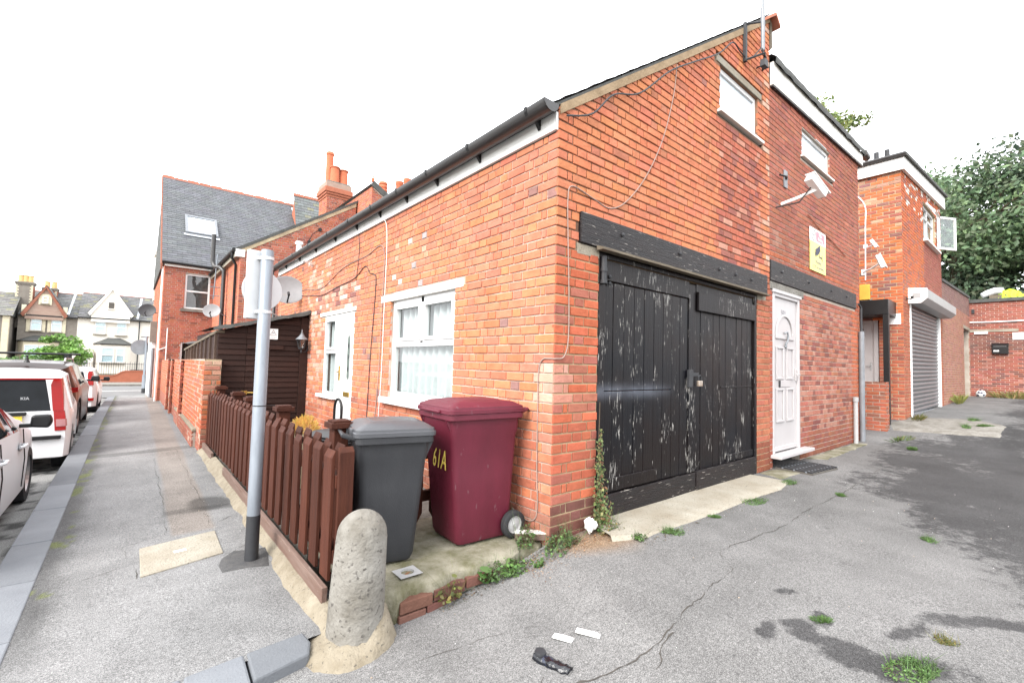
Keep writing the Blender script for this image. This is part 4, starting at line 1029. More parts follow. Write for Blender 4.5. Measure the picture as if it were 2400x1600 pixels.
mb.prism([(x, 0.002, z) for x, z in arch+arci], (0,0.018,0)); mb.box(c0-.33,c0+.33,0.0,0.02,1.655,1.705); mb.build('arched_panel', 'white_dull', do, bevel=0.005)
mb = MB(); mb.box(4.36,4.74,0.008,0.022,0.995,1.085); mb.build('letter_plate', 'white_dull', do, bevel=0.005)
mb = MB(); mb.box(4.345,4.375,0.004,0.02,0.995,1.085); mb.build('letter_plate_shadow_gap', 'metal_dark', do)
mb = MB(); mb.tube([(4.53,0.01,1.74),(4.55,-.02,1.76),(4.58,-.02,1.70),(4.56,-.02,1.63),(4.535,.0,1.58)], .014, 8); mb.lathe([(0,0),(.02,.02),(.016,.045),(0,.05)], 8, Matrix.Translation((4.535,-.005,1.53))); mb.build('knocker', 'metal_grey', do, smooth=True)
text('door_number', '58A', 0.11, 'ink_grey', do, face_negY(4.52, 0.018, 2.02))
mb = MB(); mb.box(4.925,4.955,-0.002,0.02,1.08,1.26); mb.tube([(4.94,-.002,1.17),(4.94,-.045,1.17),(4.85,-.045,1.17)], .010, 6); mb.build('door_handle', 'white_dull', do)
w2 = window(fh, 'upper_window', (0,0.004,0), UX, NY, 5.21, 6.52, 4.50, 4.93, fw=0.05, inset=0.03, curtain=None, pane='frosted')
mb = MB(); mb.box(5.17,6.62,-0.045,0.05,4.462,4.495); mb.build('window_sill', 'white_paint', w2, bevel=0.005)
mb = MB(); mb.box(5.75,6.25,-0.032,-0.02,4.90,4.922); mb.build('trickle_vent', 'plastic_grey', w2, bevel=0.004)
mb = MB(); mb.tube([(8.10,-0.05,-0.08),(8.10,-0.05,2.0)], .045, 10); mb.build('downpipe', 'metal_grey', fh, smooth=True)
mb = MB(); mb.tube([(8.10,-0.05,2.0),(8.10,-0.05,2.45),(8.02,-.03,2.52)], .020, 8); mb.build('thin_pipe', 'metal_dark', fh, smooth=True)
mb = MB(); mb.tube([(7.66,-0.05,-0.10),(7.68,-.05,0.02),(7.68,-0.05,0.76)], .035, 10); mb.lathe([(.045,0),(.045,.08)], 10, Matrix.Translation((7.68,-.05,.70))); mb.build('waste_pipe', 'plastic_grey', fh, smooth=True)
mb = MB(); mb.tube([(8.36,-0.06,5.52),(8.6,-.06,5.50)], .07, 10); mb.build('gutter_end', 'gutter_dark', fh, smooth=True)
rebase(fh, (6.1, 3.0, -0.10))

# ================================================================== yard unit with roller shutter
yu = thing('workshop_unit', 'orange brick workshop with grey roller shutter and an open upper window', 'building')
def col_unit(u, z, r, L):
    t = r.random(); c = vary((0.44,0.125,0.055), r, .12, .05)
    if t < .28: c = vary((0.28,0.10,0.07), r)
    elif t < .40: c = vary((0.20,0.10,0.09), r)
    elif t < .47: c = vary((0.45,0.24,0.16), r)
    if z > 5.3 and r.random() < .35: c = vary((0.30,0.17,0.12), r)
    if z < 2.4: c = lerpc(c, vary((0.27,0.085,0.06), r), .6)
    return c
def col_unit2(u, z, r, L):
    c = vary((0.43,0.125,0.058), r, .10, .05)
    if r.random() < .22: c = vary((0.30,0.12,0.09), r)
    if u > 2.6 and z < 4.8 and z > 3: c = vary((0.27,0.095,0.075), r)
    if z > 5.2 and r.random() < .2: c = (0.55,0.52,0.48)
    if z < 3: c = vary((0.30,0.10,0.06), r)
    return c
UG = 10.72; VG = -0.213
brick_face(yu, 'wall', (UG,VG,0), UY, NX, -0.0075, 4.5, 0.10, lambda u: 5.86, [(0.43,1.45,0.2,2.47)], [(-9,99,-9,99,'stretcher',.225)], col_unit, 'mortar_buff', seed=21, max_ind=200, joint=0.013, zbot=-0.2)
brick_face(yu, 'wall', (UG,VG,0), UX, NY, 0, 5.25, 0.10, lambda u: 5.86+0.07*u, [(0.72,4.80,0.0,3.15), (2.55,4.42,4.76,5.76), (2.5,4.6,4.69,4.76,0)], [(-9,99,-9,99,'flemish')], col_unit2, 'mortar_buff', seed=22, max_ind=100, joint=0.012, zbot=-0.2)
mb = MB(); mb.quad((UG,4.3,-.1),(16,4.3,-.1),(16,4.3,5.9),(UG,4.3,5.9)); mb.quad((15.97,VG,-.1),(15.97,4.3,-.1),(15.97,4.3,6.2),(15.97,VG,6.2)); mb.quad((UG+.8,VG+.4,-.1),(UG+.8,4.3,-.1),(UG+.8,4.3,5.9),(UG+.8,VG+.4,5.9)); mb.build('rear_wall', 'interior', yu)
mb = MB(); mb.prism([(UG-.06,VG-.08,5.82),(16.3,VG-.08,6.24),(16.3,VG-.08,6.62),(UG-.06,VG-.08,6.16)], (0,.06,0)); mb.build('fascia', 'soffit_white', yu, bevel=.004)
mb = MB(); mb.box(UG-.085,UG-.03,VG-.08,4.3,5.82,6.10); mb.build('fascia', 'soffit_white', yu, bevel=.004)
mb = MB(); mb.prism([(UG-.14,VG-.14,6.10),(16.4,VG-.14,6.62),(16.4,VG-.14,6.68),(UG-.14,VG-.14,6.17)], (0,4.6,0)); mb.build('felt_roof', 'roof_felt', yu)
mb = MB(); mb.tube([(UG-.12,VG-.12,6.15),(UG-.12,4.2,6.12)], .055, 8); mb.build('gutter', 'gutter_dark', yu, smooth=True)
for y in (0.15, -.05): 
    mb = MB(); mb.tube([(UG+.1,VG+.3+y,6.15),(UG+.1,VG+.3+y,6.42)], .05, 8); mb.build('roof_vent', 'metal_dark', yu, smooth=True)
mb = MB(); mb.box(UG-.006,UG+.05,VG+.42,VG+.60,5.72,5.80); mb.build('air_brick', 'metal_dark', yu)
# shutter
jm = MB(); jm.box(11.40,11.52,VG-.02,VG+.06,.20,2.95); sh = jm.build('roller_shutter', 'sign_white', yu, bevel=.004)
jm = MB(); jm.box(15.40,15.52,VG-.02,VG+.06,.26,2.98); jm.build('guide_rail', 'sign_white', sh, bevel=.004)
nsl = 26
for k in range(nsl):
    z = .30+k*(2.95-.30)/nsl; h = (2.95-.30)/nsl
    mb = MB(); vs = []; prof = [(0.0, 0.0), (-.018, .25), (-.024, .5), (-.018, .75), (0.0, .93), (.012, 1.0)]
    for x in (11.52, 15.40):
        for n_, t in prof: vs.append((x, VG+.05+n_, z+h*t+(x-11.52)*.012))
    fs = [(i, i+6, i+7, i+1) for i in range(5)]
    mb.add(vs, fs); mb.build('slat', 'shutter_metal', sh, smooth=True, angle=70)
mb = MB(); mb.box(11.52,15.40,VG+.0,VG+.06,.22,.31); mb.build('bottom_rail', 'metal_grey', sh, bevel=.004)
hb = MB(); hb.prism([(11.28,VG,3.20),(11.28,-.55,3.17),(11.28,-.55,2.96),(11.28,-.44,2.86),(11.28,VG,2.86)], (4.4,0,.0)); hbo = hb.build('shutter_housing', 'plastic_grey', sh, bevel=.01)
mb = MB(); mb.prism([(11.26,VG-.001,3.21),(11.26,-.552,3.18),(11.26,-.552,2.955),(11.26,-.442,2.852),(11.26,VG-.001,2.852)], (.02,0,0)); mb.build('housing_end_plate', 'sign_white', sh)
mb = MB(); mb.box(11.25,11.262,-.44,-.30,2.97,3.08); mb.build('control_plate', 'plastic_grey', sh)
# upper window with an open casement
uw = window(yu, 'upper_window', (UG,VG,0), UX, NY, 2.55, 4.42, 4.76, 5.76, mull=[(3.5,4.76,5.76)], trans=[5.45], fw=.06, inset=.05, curtain='curtain')
mb = MB(); mb.box(UG+2.5,UG+4.6,VG-.10,VG+.05,4.70,4.755); mb.build('window_sill', 'white_paint', uw, bevel=.005)
ca = MB(); ox = UG+4.40
for a, b, c, e in [(0,.06,0,.95),(.60,.66,0,.95),(.06,.60,0,.06),(.06,.60,.89,.95)]:
    ca.box(-.02,.02,-b,-a,c,e, M=Matrix.Translation((ox,VG-.05,4.82)) @ Matrix.Rotation(R(62), 4, 'Z'))
cas = ca.build('casement', 'white_upvc', uw, bevel=.004)
mb = MB(); mb.box(-.004,.004,-.60,-.06,.06,.89, M=Matrix.Translation((ox,VG-.05,4.82)) @ Matrix.Rotation(R(62), 4, 'Z')); mb.build('pane', 'window_glass', cas)
fl = MB(); 
for a, b, c, e in [(0,.75,0,.05),(0,.75,.28,.33),(0,.05,.05,.28),(.70,.75,.05,.28)]:
    fl.box(a,b,-.02,.02,-e,-c, M=Matrix.Translation((UG+2.62,VG-.06,5.72)) @ Matrix.Rotation(R(-32), 4, 'X'))
fl.build('fanlight', 'white_upvc', uw, bevel=.004)
# porch: canopy, post, white door in the side wall
mb = MB(); mb.box(9.98,UG-.01,-.10,1.6,2.50,2.83); mb.build('porch_canopy', 'black_plastic', yu, bevel=.01)
mb = MB(); mb.box(9.98,10.08,-.10,-.0,.10,2.50); mb.build('porch_post', 'black_plastic', yu, bevel=.006)
pd = MB(); pd.box(UG+.02,UG+.08,.235,.32,.25,2.45); pd.box(UG+.02,UG+.08,1.15,1.22,.25,2.45); pd.box(UG+.02,UG+.08,.32,1.15,2.38,2.45); pdo = pd.build('porch_door', 'white_dull', yu, bevel=.005)
mb = MB(); mb.box(UG+.045,UG+.08,.32,1.15,.25,2.38); mb.build('door_leaf', 'white_dull', pdo)
for z0_, z1_ in ((.35,.85),(.95,1.25),(1.75,2.25)):
    mb = MB()
    for a, b, c, e in [(.50,1.0,z0_,z0_+.03),(.50,1.0,z1_-.03,z1_),(.50,.53,z0_,z1_),(.97,1.0,z0_,z1_)]: mb.box(UG+.03,UG+.046,a,b,c,e)
    mb.build('door_panel', 'white_dull', pdo, bevel=.004)
mb = MB(); mb.box(UG+.03,UG+.046,.37,.40,1.30,1.48); mb.tube([(UG+.03,.385,1.40),(UG-.01,.385,1.40),(UG-.01,.47,1.40)], .010, 6); mb.build('door_handle', 'plastic_grey', pdo)
rebase(yu, (12.5, 1.8, 0.25))
# low brick wall beside the porch
lw = thing('porch_wall', 'low brick wall beside the white porch door', 'wall')
def col_low(u, z, r, L): return vary((0.31,0.098,0.058), r, .15, .05) if r.random() < .8 else vary((0.20,0.085,0.06), r)
brick_face(lw, 'wall', (9.4,-0.155,0), UY, NX, 0, 2.2, -0.05, lambda u: 1.05, [], [(-9,99,-9,99,'stretcher')], col_low, 'mortar_grey', seed=31, max_ind=80, joint=.012, zbot=-.2)
brick_face(lw, 'wall_end', (9.4,-0.155,0), UX, NY, -.007, .22, -0.05, lambda u: 1.05, [], [(-9,99,-9,99,'flemish')], col_low, 'mortar_grey', seed=32, max_ind=40, joint=.012, zbot=-.2)
rebase(lw, (9.5, .8, 0))
# wall with doorway beyond the shutter and the flat-roofed store at the end of the yard
st = thing('store_building', 'low dark brick flat roofed store closing the end of the yard', 'building')
def col_store(u, z, r, L):
    return mulc(_col_store(u, z, r, L), wash(u, z, 94, .5))
def _col_store(u, z, r, L):
    t = r.random(); c = vary((0.245,0.075,0.055), r, .14, .05)
    if t < .25: c = vary((0.15,0.062,0.055), r)
    elif t < .33: c = vary((0.31,0.13,0.10), r)
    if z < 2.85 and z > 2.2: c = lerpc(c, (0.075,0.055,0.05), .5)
    if z > 3.3: c = lerpc(c, vary((0.30,0.095,0.07), r), .5)
    return c
def col_store2(u, z, r, L):
    c = vary((0.30,0.15,0.11), r, .14, .05)
    if z > 3.5: c = vary((0.20,0.12,0.11), r)
    return c
brick_face(st, 'wall', (15.98,VG,0), UX, NY, 0, 6.3, .25, lambda u: 4.02+.03*u, [(4.55,6.15,0,2.94,.3)], [(-9,99,-9,99,'stretcher')], col_store2, 'mortar_grey', seed=41, max_ind=60, joint=.012, zbot=0)
brick_face(st, 'wall', (22.3,VG,0), (0,-1,0), NX, 0, 8, .40, lambda u: 4.02, [], [(-9,99,-9,99,'stretcher')], col_store, 'mortar_pale', seed=42, max_ind=240, joint=.012, zbot=0)
mb = MB(); mb.box(22.22,34,-9,VG+.3,4.02,4.15); mb.build('coping', 'roof_felt', st, bevel=.01)
mb = MB(); mb.prism([(15.98,VG-.04,4.02),(22.3,VG-.04,4.21),(22.3,VG-.04,4.29),(15.98,VG-.04,4.10)], (0,4,0)); mb.build('coping', 'roof_felt', st)
mb = MB(); mb.quad((20.5,VG+.3,0),(22.2,VG+.3,0),(22.2,VG+.3,3),(20.5,VG+.3,3)); mb.build('doorway_dark', 'interior', st)
mb = MB(); mb.box(20.45,22.2,VG-.015,VG+.05,2.945,3.06); mb.build('door_lintel', 'concrete_pale', st)
mb = MB(); mb.box(20.53,20.72,VG+.02,VG+.12,.4,2.94); mb.build('door_frame', 'metal_dark', st)
mb = MB(); mb.box(22.27,22.33,-1.48,-.22,2.90,3.00); mb.build('concrete_beam', 'concrete_pale', st)
mb = MB(); mb.box(22.24,22.33,-.70,-.34,2.83,2.92); mb.build('white_trunking', 'sign_white', st)
mb = MB(); mb.tube([(22.26,VG,3.28),(22.26,-.9,3.27),(22.26,-3.5,3.31)], .022, 6); mb.build('white_pipe', 'sign_white', st)
mb = MB(); mb.box(22.25,22.31,-.36,-.28,3.62,3.78); mb.build('air_brick', 'metal_dark', st)
rebase(st, (22.4, -3, .4))
# things on the far wall and unit
mbx = thing('mailbox', 'black wall mailbox with a white number label on the store wall', 'mailbox', (22.2,-1.01,2.27))
mb = MB(); mb.prism([(0.09,-.21,-.19),(0.09,.21,-.19),(0.09,.21,.14),(0.09,-.21,.14)], (-.12,0,0)); mb.build('box', 'black_plastic', mbx, bevel=.01)
mb = MB(); mb.prism([(.09,-.215,.14),(-.05,-.215,.10),(-.05,-.215,.125),(.09,-.215,.20)], (0,.43,0)); mb.build('lid', 'black_plastic', mbx)
mb = MB(); mb.box(-.034,-.03,-.16,.17,.075,.085); mb.build('slot', 'plastic_grey', mbx)
mb = MB(); mb.box(-.036,-.03,.03,.165,-.115,-.06); mb.build('number_label', 'sign_white', mbx)
text('number', '58B', .05, 'ink', mbx, face_negX(-.038, .098, -.087))
def notice(loc, w, h, label, lines):
    t = thing('notice_sign', label, 'sign', loc)
    mb = MB(); mb.box(-.004,.004,-w/2,w/2,-h/2,h/2); mb.build('plate', 'sign_white', t)
    for s, size, m_, zz, sx_ in lines: text('lettering', s, size, m_, t, face_negX(-.006, 0, zz), sx=sx_)
    return t
notice((UG-.018,-.035,2.455), .29, .235, 'small white ATTENTION notice beside the black porch post', [('ATTENTION', .058, 'ink', .075, .95), ('PRIVATE PROPERTY', .026, 'ink_grey', .02, .8), ('CCTV IN USE', .026, 'ink_grey', -.03, .8), ('NO PARKING', .026, 'ink_grey', -.075, .8)])
notice((22.27,-1.56,2.725), .46, .26, 'white ATTENTION notice on the store wall near the mailbox', [('ATTENTION', .07, 'ink', .085, .9), ('PRIVATE PROPERTY', .03, 'ink_grey', .0, .9)])
al = thing('alarm_box', 'orange yellow alarm box on the workshop wall above the porch', 'alarm box', (UG-.012,.46,3.11)); mb = MB(); mb.box(-.07,0,-.10,.10,-.18,.18); mb.build('case', 'orange_box', al, bevel=.012)
mb = MB(); mb.box(-.02,0,-.11,.11,-.19,-.175); mb.build('base_plate', 'plastic_grey', al)
dct = thing('roof_duct', 'silver foil duct lying on the roof of the store', 'duct', (22.6,-.85,4.20))
mb = MB(); mb.tube([(0,.30,.12),(.05,.15,.20),(.05,-.05,.27),(0,-.25,.26)], [.10,.13,.14,.13], 10); mb.build('duct_tube', 'sign_back', dct, smooth=True); mb = MB(); mb.box(-.15,.25,-.35,.10,-.05,.10); mb.build('curb', 'weathered_wood', dct)
hv = thing('hivis_jacket', 'bright yellow high visibility jacket on the roof of the store', 'jacket', (22.6,-1.32,4.16))
vs = []; fs = []
for i in range(13):
    for k in range(9):
        t = i/12; s_ = k/8-.5; prof = math.sin(math.pi*min(1, max(0, (k/8)*1.0)))
        vs.append((s_*.35+.05*math.sin(i*1.7), .32-.62*t+.03*math.sin(k*2), max(0, .34*prof*(math.sin(math.pi*(0.15+.75*t)))+.03*math.sin(i*2.3+k*1.9))))
for i in range(12):
    for k in range(8): fs.append((i*9+k, i*9+k+1, i*9+k+10, i*9+k+9))
mb = MB(); mb.add(vs, fs); mb.build('fabric', 'hivis', hv, smooth=True, angle=70)
fb = thing('football', 'scuffed white football by the foot of the store wall', 'football', (22.0,-.50,.58))
mb = MB(); mb.lathe([(.14*math.sin(math.pi*k/12), -.14*math.cos(math.pi*k/12)) for k in range(13)], 18); mb.build('ball', 'paper', fb, smooth=True)
for dx, dy, dz in ((-.9,-.2,.3),(-.7,.5,-.4),(-.75,-.6,-.3),(-.4,.1,.9),(-.9,.35,.35)):
    v = Vector((dx,dy,dz)).normalized(); mb = MB(); mb.lathe([(.045,0),(.03,.008),(0,.010)], 5, Matrix.Translation(v*.134) @ v.to_track_quat('Z','Y').to_matrix().to_4x4()); mb.build('dark_panel', 'ink', fb)

# ================================================================== brick house at the street corner, its rear wing and the house behind
XB, YB = -1.66, 18.2
th = thing('terrace_house', 'tall red brick house with steep slate roof and rooflight at the street end', 'house')
def col_terr_shaded(u, z, r, L):  # brick for faces turned from the light, their shade put into the colour
    c = vary((0.33,0.105,0.068), r, .10, .05)
    t = r.random()
    if t < .15: c = vary((0.22,0.08,0.06), r)
    elif t < .25: c = vary((0.36,0.13,0.09), r)
    return c
def col_lit(u, z, r, L):  # same brick, brighter: light on the street-facing sides put into the colour
    c = vary((0.44,0.150,0.09), r, .08, .05)
    if r.random() < .1: c = vary((0.33,0.13,0.10), r)
    return c
EZ = 4.60
brick_face(th, 'wall', (XB,YB,0), UX, NY, 0, 6.0, -.4, lambda u: EZ, [(.62,1.40,2.96,4.26), (.55,1.45,2.86,2.96,0), (.58,1.3,.6,1.75)], [(4.26,4.5,.5,1.5,'header'), (-9,99,-9,99,'flemish')], col_terr_shaded, 'mortar_grey', seed=51, max_ind=120, joint=.011, zbot=-1)
def tg(u):      # street gable
    return EZ+max(0, min(u, 9.2-u))*0.98
brick_face(th, 'street_wall', (XB,YB,0), UY, NX, -.0075, 9.2, -.7, tg, [], [(-9,99,-9,99,'flemish')], col_lit, 'mortar_pale', seed=52, max_ind=0, joint=.011, zbot=-1)
RY, RZ = YB+4.5, EZ+.05+4.5*.98
V = Vector((0, 4.6, 4.6*.98)).normalized()
slate_roof('roof_slates', th, (XB-.10,YB-.12,EZ-.02), UX, V, 5.2, 6.45, .30, .145, 55, base=(0.088,0.092,0.10), th=.008)
mb = MB(); mb.prism([(XB-.08,YB-.1,EZ-.05),(XB-.08,RY,RZ-.02),(XB-.08,YB+9.3,EZ-.05)], (5.1,0,0)); mb.build('roof_core', 'roof_felt', th)
mb = MB(); mb.box(XB-.02,XB+6,YB-.10,YB-.02,EZ-.16,EZ-.02); mb.build('fascia', 'white_paint', th)
mb = MB(); mb.tube([(XB-.1,YB-.16,EZ-.03),(XB+1.9,YB-.16,EZ-.05)], .055, 8); mb.build('gutter', 'black_plastic', th, smooth=True)
mb = MB(); mb.prism([(XB-.14,YB-.15,EZ-.1),(XB-.14,RY,RZ+.02),(XB-.14,RY,RZ-.22),(XB-.14,YB-.15,EZ-.32)], (.06,0,0)); mb.build('bargeboard', 'red_barge', th)
for k in range(12):
    x = XB-.12+k*.45
    mb = MB(); mb.box(x,x+.44,RY-.10,RY+.10,RZ-.06,RZ+.05)
    if k in (1,5,7,9,11,13,15): 
        for q in (0.13, .30): mb.tube([(x+q+.065*math.cos(a), RY, RZ+.12+.055*math.sin(a)) for a in [2*math.pi*t/10 for t in range(11)]], .014, 5, cap=False)
        mb.box(x+.02,x+.42,RY-.012,RY+.012,RZ+.04,RZ+.065)
    else: mb.box(x+.02,x+.42,RY-.012,RY+.012,RZ+.05,RZ+.11)
    mb.build('ridge_tile', 'ridge_red', th)
# rooflight
nrm = Vector((0, -V.z, V.y)); Or = Vector((XB+.62,YB-.12,EZ-.02))+V*2.05+nrm*.03
rl = MB(); 
def onroof(a, b, c, d, n0, n1, mbx):
    p = [Or+Vector((1,0,0))*a+V*c, Or+Vector((1,0,0))*b+V*c, Or+Vector((1,0,0))*b+V*d, Or+Vector((1,0,0))*a+V*d]
    mbx.add([q+nrm*n0 for q in p]+[q+nrm*n1 for q in p], [(3,2,1,0),(4,5,6,7),(0,1,5,4),(1,2,6,5),(2,3,7,6),(3,0,4,7)])
for a, b, c, d in [(0,.09,0,1.3),(1.01,1.10,0,1.3),(.09,1.01,0,.10),(.09,1.01,1.2,1.3)]: onroof(a, b, c, d, 0, .09, rl)
rlo = rl.build('rooflight', 'metal_grey', th, bevel=.01); mb = MB(); onroof(.09, 1.01, .10, 1.2, 0, .05, mb); mb.build('pane', 'frosted', rlo)
mb = MB(); onroof(-.05, 1.15, -.14, .0, 0, .02, mb); mb.build('flashing', 'lead', rlo)
w = window(th, 'rear_window', (XB,YB,0), UX, NY, .62, 1.40, 2.96, 4.26, trans=[3.62], fw=.06, inset=.05, curtain=None, blind=True)
mb = MB(); mb.box(XB+.52,XB+1.48,YB-.10,YB+.05,2.85,2.955); mb.build('window_sill', 'concrete_grey', w)
window(th, 'lower_window', (XB,YB,0), UX, NY, .58, 1.30, .6, 1.75, fw=.07, inset=.05, curtain=None)
mb = MB(); mb.tube([(XB+.18,YB-.05,-.2),(XB+.18,YB-.05,2.2)], .015, 5); mb.tube([(XB-.05,YB-.03,1.4),(XB+.2,YB-.06,1.52)], .012, 5); mb.build('thin_pipe', 'sign_white', th)
mb = MB(); mb.tube([(XB-.06,YB-.0,-.5),(XB-.06,YB-.0,4.4)], .03, 6); mb.build('white_downpipe', 'sign_white', th)
mb = MB(); mb.box(XB-.14,XB-.01,YB+3.4,YB+8.5,-.9,1.75); mb.build('shopfront', 'sign_white', th); mb = MB(); mb.box(XB-.22,XB-.01,YB+3.2,YB+3.7,1.75,2.6); mb.build('stone_corbel', 'stone_grey', th)
mb = MB(); mb.tube([(XB-.10,YB+3.1,-.8),(XB-.10,YB+3.1,1.5)], .06, 8); mb.build('shop_pilaster', 'metal_grey', th)
mb = MB(); mb.box(XB-.05,XB+.9,YB+8.8,YB+9.6,4.0,6.6); mb.box(XB-.12,XB+.95,YB+8.7,YB+9.7,6.3,6.5); mb.build('white_chimney', 'render_cream', th)
mb = MB(); mb.quad((XB,YB+9.2,-1),(XB+6,YB+9.2,-1),(XB+6,YB+9.2,EZ),(XB,YB+9.2,EZ)); mb.quad((XB+6,YB,-1),(XB+6,YB+9.2,-1),(XB+6,YB+9.2,EZ),(XB+6,YB,EZ)); mb.build('rear_wall', 'wall_red', th)
rebase(th, (XB+2.5, YB+4, -.4))

XE, YE = -0.14, 12.75
rw = thing('rear_wing', 'two storey red brick rear wing with black downpipes behind the corner building', 'house wing')
vt = lambda u: 4.28+max(0, u)*.655
brick_face(rw, 'wall', (XE,YE,0), UX, NY, -.0075, 3.30, -.3, vt, [(1.20,1.95,3.35,4.28)], [(4.28,4.5,1.1,2.0,'header'), (-9,99,-9,99,'flemish')], col_terr_shaded, 'mortar_grey', seed=61, max_ind=150, joint=.011, zbot=-.4)
brick_face(rw, 'side_wall', (XE,YE,0), UY, NX, 0, YB-YE, -.3, lambda u: 4.30, [], [(-9,99,-9,99,'flemish')], col_lit, 'mortar_pale', seed=62, max_ind=40, joint=.010, zbot=-.4)
mb = MB(); mb.prism([(XE-.15,YE-.03,4.26),(XE+3.45,YE-.03,6.62),(XE+3.45,YE-.03,6.70),(XE-.15,YE-.03,4.36)], (0,YB-YE+.1,0)); mb.build('roof', 'roof_felt', rw)
mb = MB(); mb.prism([(XE,YE-.02,4.24),(XE+3.3,YE-.02,6.40),(XE+3.3,YE-.02,6.52),(XE,YE-.02,4.36)], (0,.05,0)); mb.build('verge_mortar', 'mortar_buff', rw)
mb = MB(); mb.box(XE-.14,XE+.10,YE-.035,YE+.10,4.12,4.34); mb.build('box_end', 'white_paint', rw, bevel=.01)
mb = MB(); mb.box(XE-.12,XE,YE+.1,YB-.1,4.14,4.28); mb.build('soffit', 'concrete_pale', rw)
mb = MB(); mb.tube([(XE-.17,YE+.05,4.33),(XE-.17,YB-.1,4.30)], .055, 8); mb.build('gutter', 'black_plastic', rw, smooth=True)
mb = MB(); mb.tube([(XE-.17,YE+.35,4.32),(XE-.17,YE+.35,4.12),(XE-.06,YE+.40,3.95),(XE-.06,YE+.40,-.1)], .038, 8); mb.build('downpipe', 'black_plastic', rw, smooth=True)
mb = MB(); mb.tube([(XE-.12,YE+2.2,1.6),(XE-.12,YE+2.2,4.0),(XE-.22,YE+2.3,4.12),(XE-.35,YE+2.6,4.18),(XE-.40,YE+2.65,4.35),(XE-.40,YE+2.65,5.25)], .065, 10); mb.build('soil_pipe', 'gutter_dark', rw, smooth=True)
mb = MB(); mb.tube([(XE-.12,YE+2.2,1.75),(XE-.5,YE+2.6,1.68),(XE-.9,YE+3.0,1.62)], .055, 8); mb.build('branch_pipe', 'gutter_dark', rw, smooth=True)
mb = MB(); mb.tube([(XE-.18,YE+3.4,4.75),(XE-.22,YE+3.5,3.2)], .022, 6); mb.tube([(XE-.05,YE+3.4,3.6),(XE-.35,YE+3.4,3.6)], .018, 6); mb.tube([(XE-.05,YE+3.4,3.3),(XE-.35,YE+3.4,3.3)], .018, 6); mb.build('aerial_bracket', 'galvanised', rw)
w = window(rw, 'wing_window', (XE,YE,0), UX, NY, 1.20, 1.95, 3.35, 4.28, fw=.06, inset=.06, curtain=None)
mb = MB(); mb.tube([(XE+1.52,YE-.16,3.6),(XE+1.52,YE-.16,4.80)], .085, 12); mb.lathe([(.12,0),(.12,.05),(.10,.09),(0,.10)], 12, Matrix.Translation((XE+1.52,YE-.16,4.74))); mb.build('flue', 'sign_white', rw, smooth=True)
mb = MB(); mb.quad((XE+3.3,YE,4),(XE+3.3,YB,4),(XE+3.3,YB,6.6),(XE+3.3,YE,6.6)); mb.build('party_wall', 'wall_red', rw)
rebase(rw, (XE+1.6, YE+2.5, -.2))
fl_ = thing('wall_floodlight', 'small black floodlight with looping cable on the brick rear wing', 'floodlight', (XE+1.82,YE-.05,4.82))
mb = MB(); mb.box(-.045,.045,-.10,-.02,-.14,.12); mb.build('lamp_head', 'black_plastic', fl_, bevel=.01); mb = MB(); mb.tube([(0,-.04,.12),(.10,-.03,.35),(.28,-.01,.52),(.33,0,.55)], .012, 5); mb.lathe([(.06,0),(.06,.03)], 8, Matrix.Translation((.33,.02,.55)) @ Matrix.Rotation(R(90), 4, 'X')); mb.build('cable', 'black_plastic', fl_)

# house behind with half gable and chimney
bh = thing('brick_house', 'red brick house behind the corner roof with half gable end', 'house')
XD, YD = 3.22, 11.6
brick_face(bh, 'side_wall', (XD,YD,0), UY, NX, -.0075, 6, 4.0, lambda u: 6.86, [], [(-9,99,-9,99,'flemish')], col_lit, 'mortar_pale', seed=71, max_ind=60, joint=.011, zbot=3)
brick_face(bh, 'wall', (XD,YD,0), UX, NY, 0, 4, 3.8, lambda u: 6.86-.62*u, [], [(-9,99,-9,99,'flemish')], col_terr_shaded, 'mortar_grey', seed=72, max_ind=60, joint=.011, zbot=3)
mb = MB(); mb.prism([(XD-.08,YD-.05,6.84),(XD+.06,YD-.05,6.98),(XD+4.1,YD-.05,4.44),(XD+4.1,YD-.05,4.34)], (0,6.1,0)); mb.build('roof', 'roof_felt', bh)
mb = MB(); mb.prism([(XD+.05,YD-.02,6.72),(XD+4,YD-.02,4.28),(XD+4,YD-.02,4.38),(XD+.05,YD-.02,6.86)], (0,.04,0)); mb.build('verge_mortar', 'mortar_pale', bh)
mb = MB(); mb.lathe([(.05,0),(.06,.1),(.02,.14),(.03,.2),(0,.22)], 8, Matrix.Translation((XD+.02,YD,6.95))); mb.build('finial', 'terracotta', bh)
rebase(bh, (XD+2, YD+3, 0))
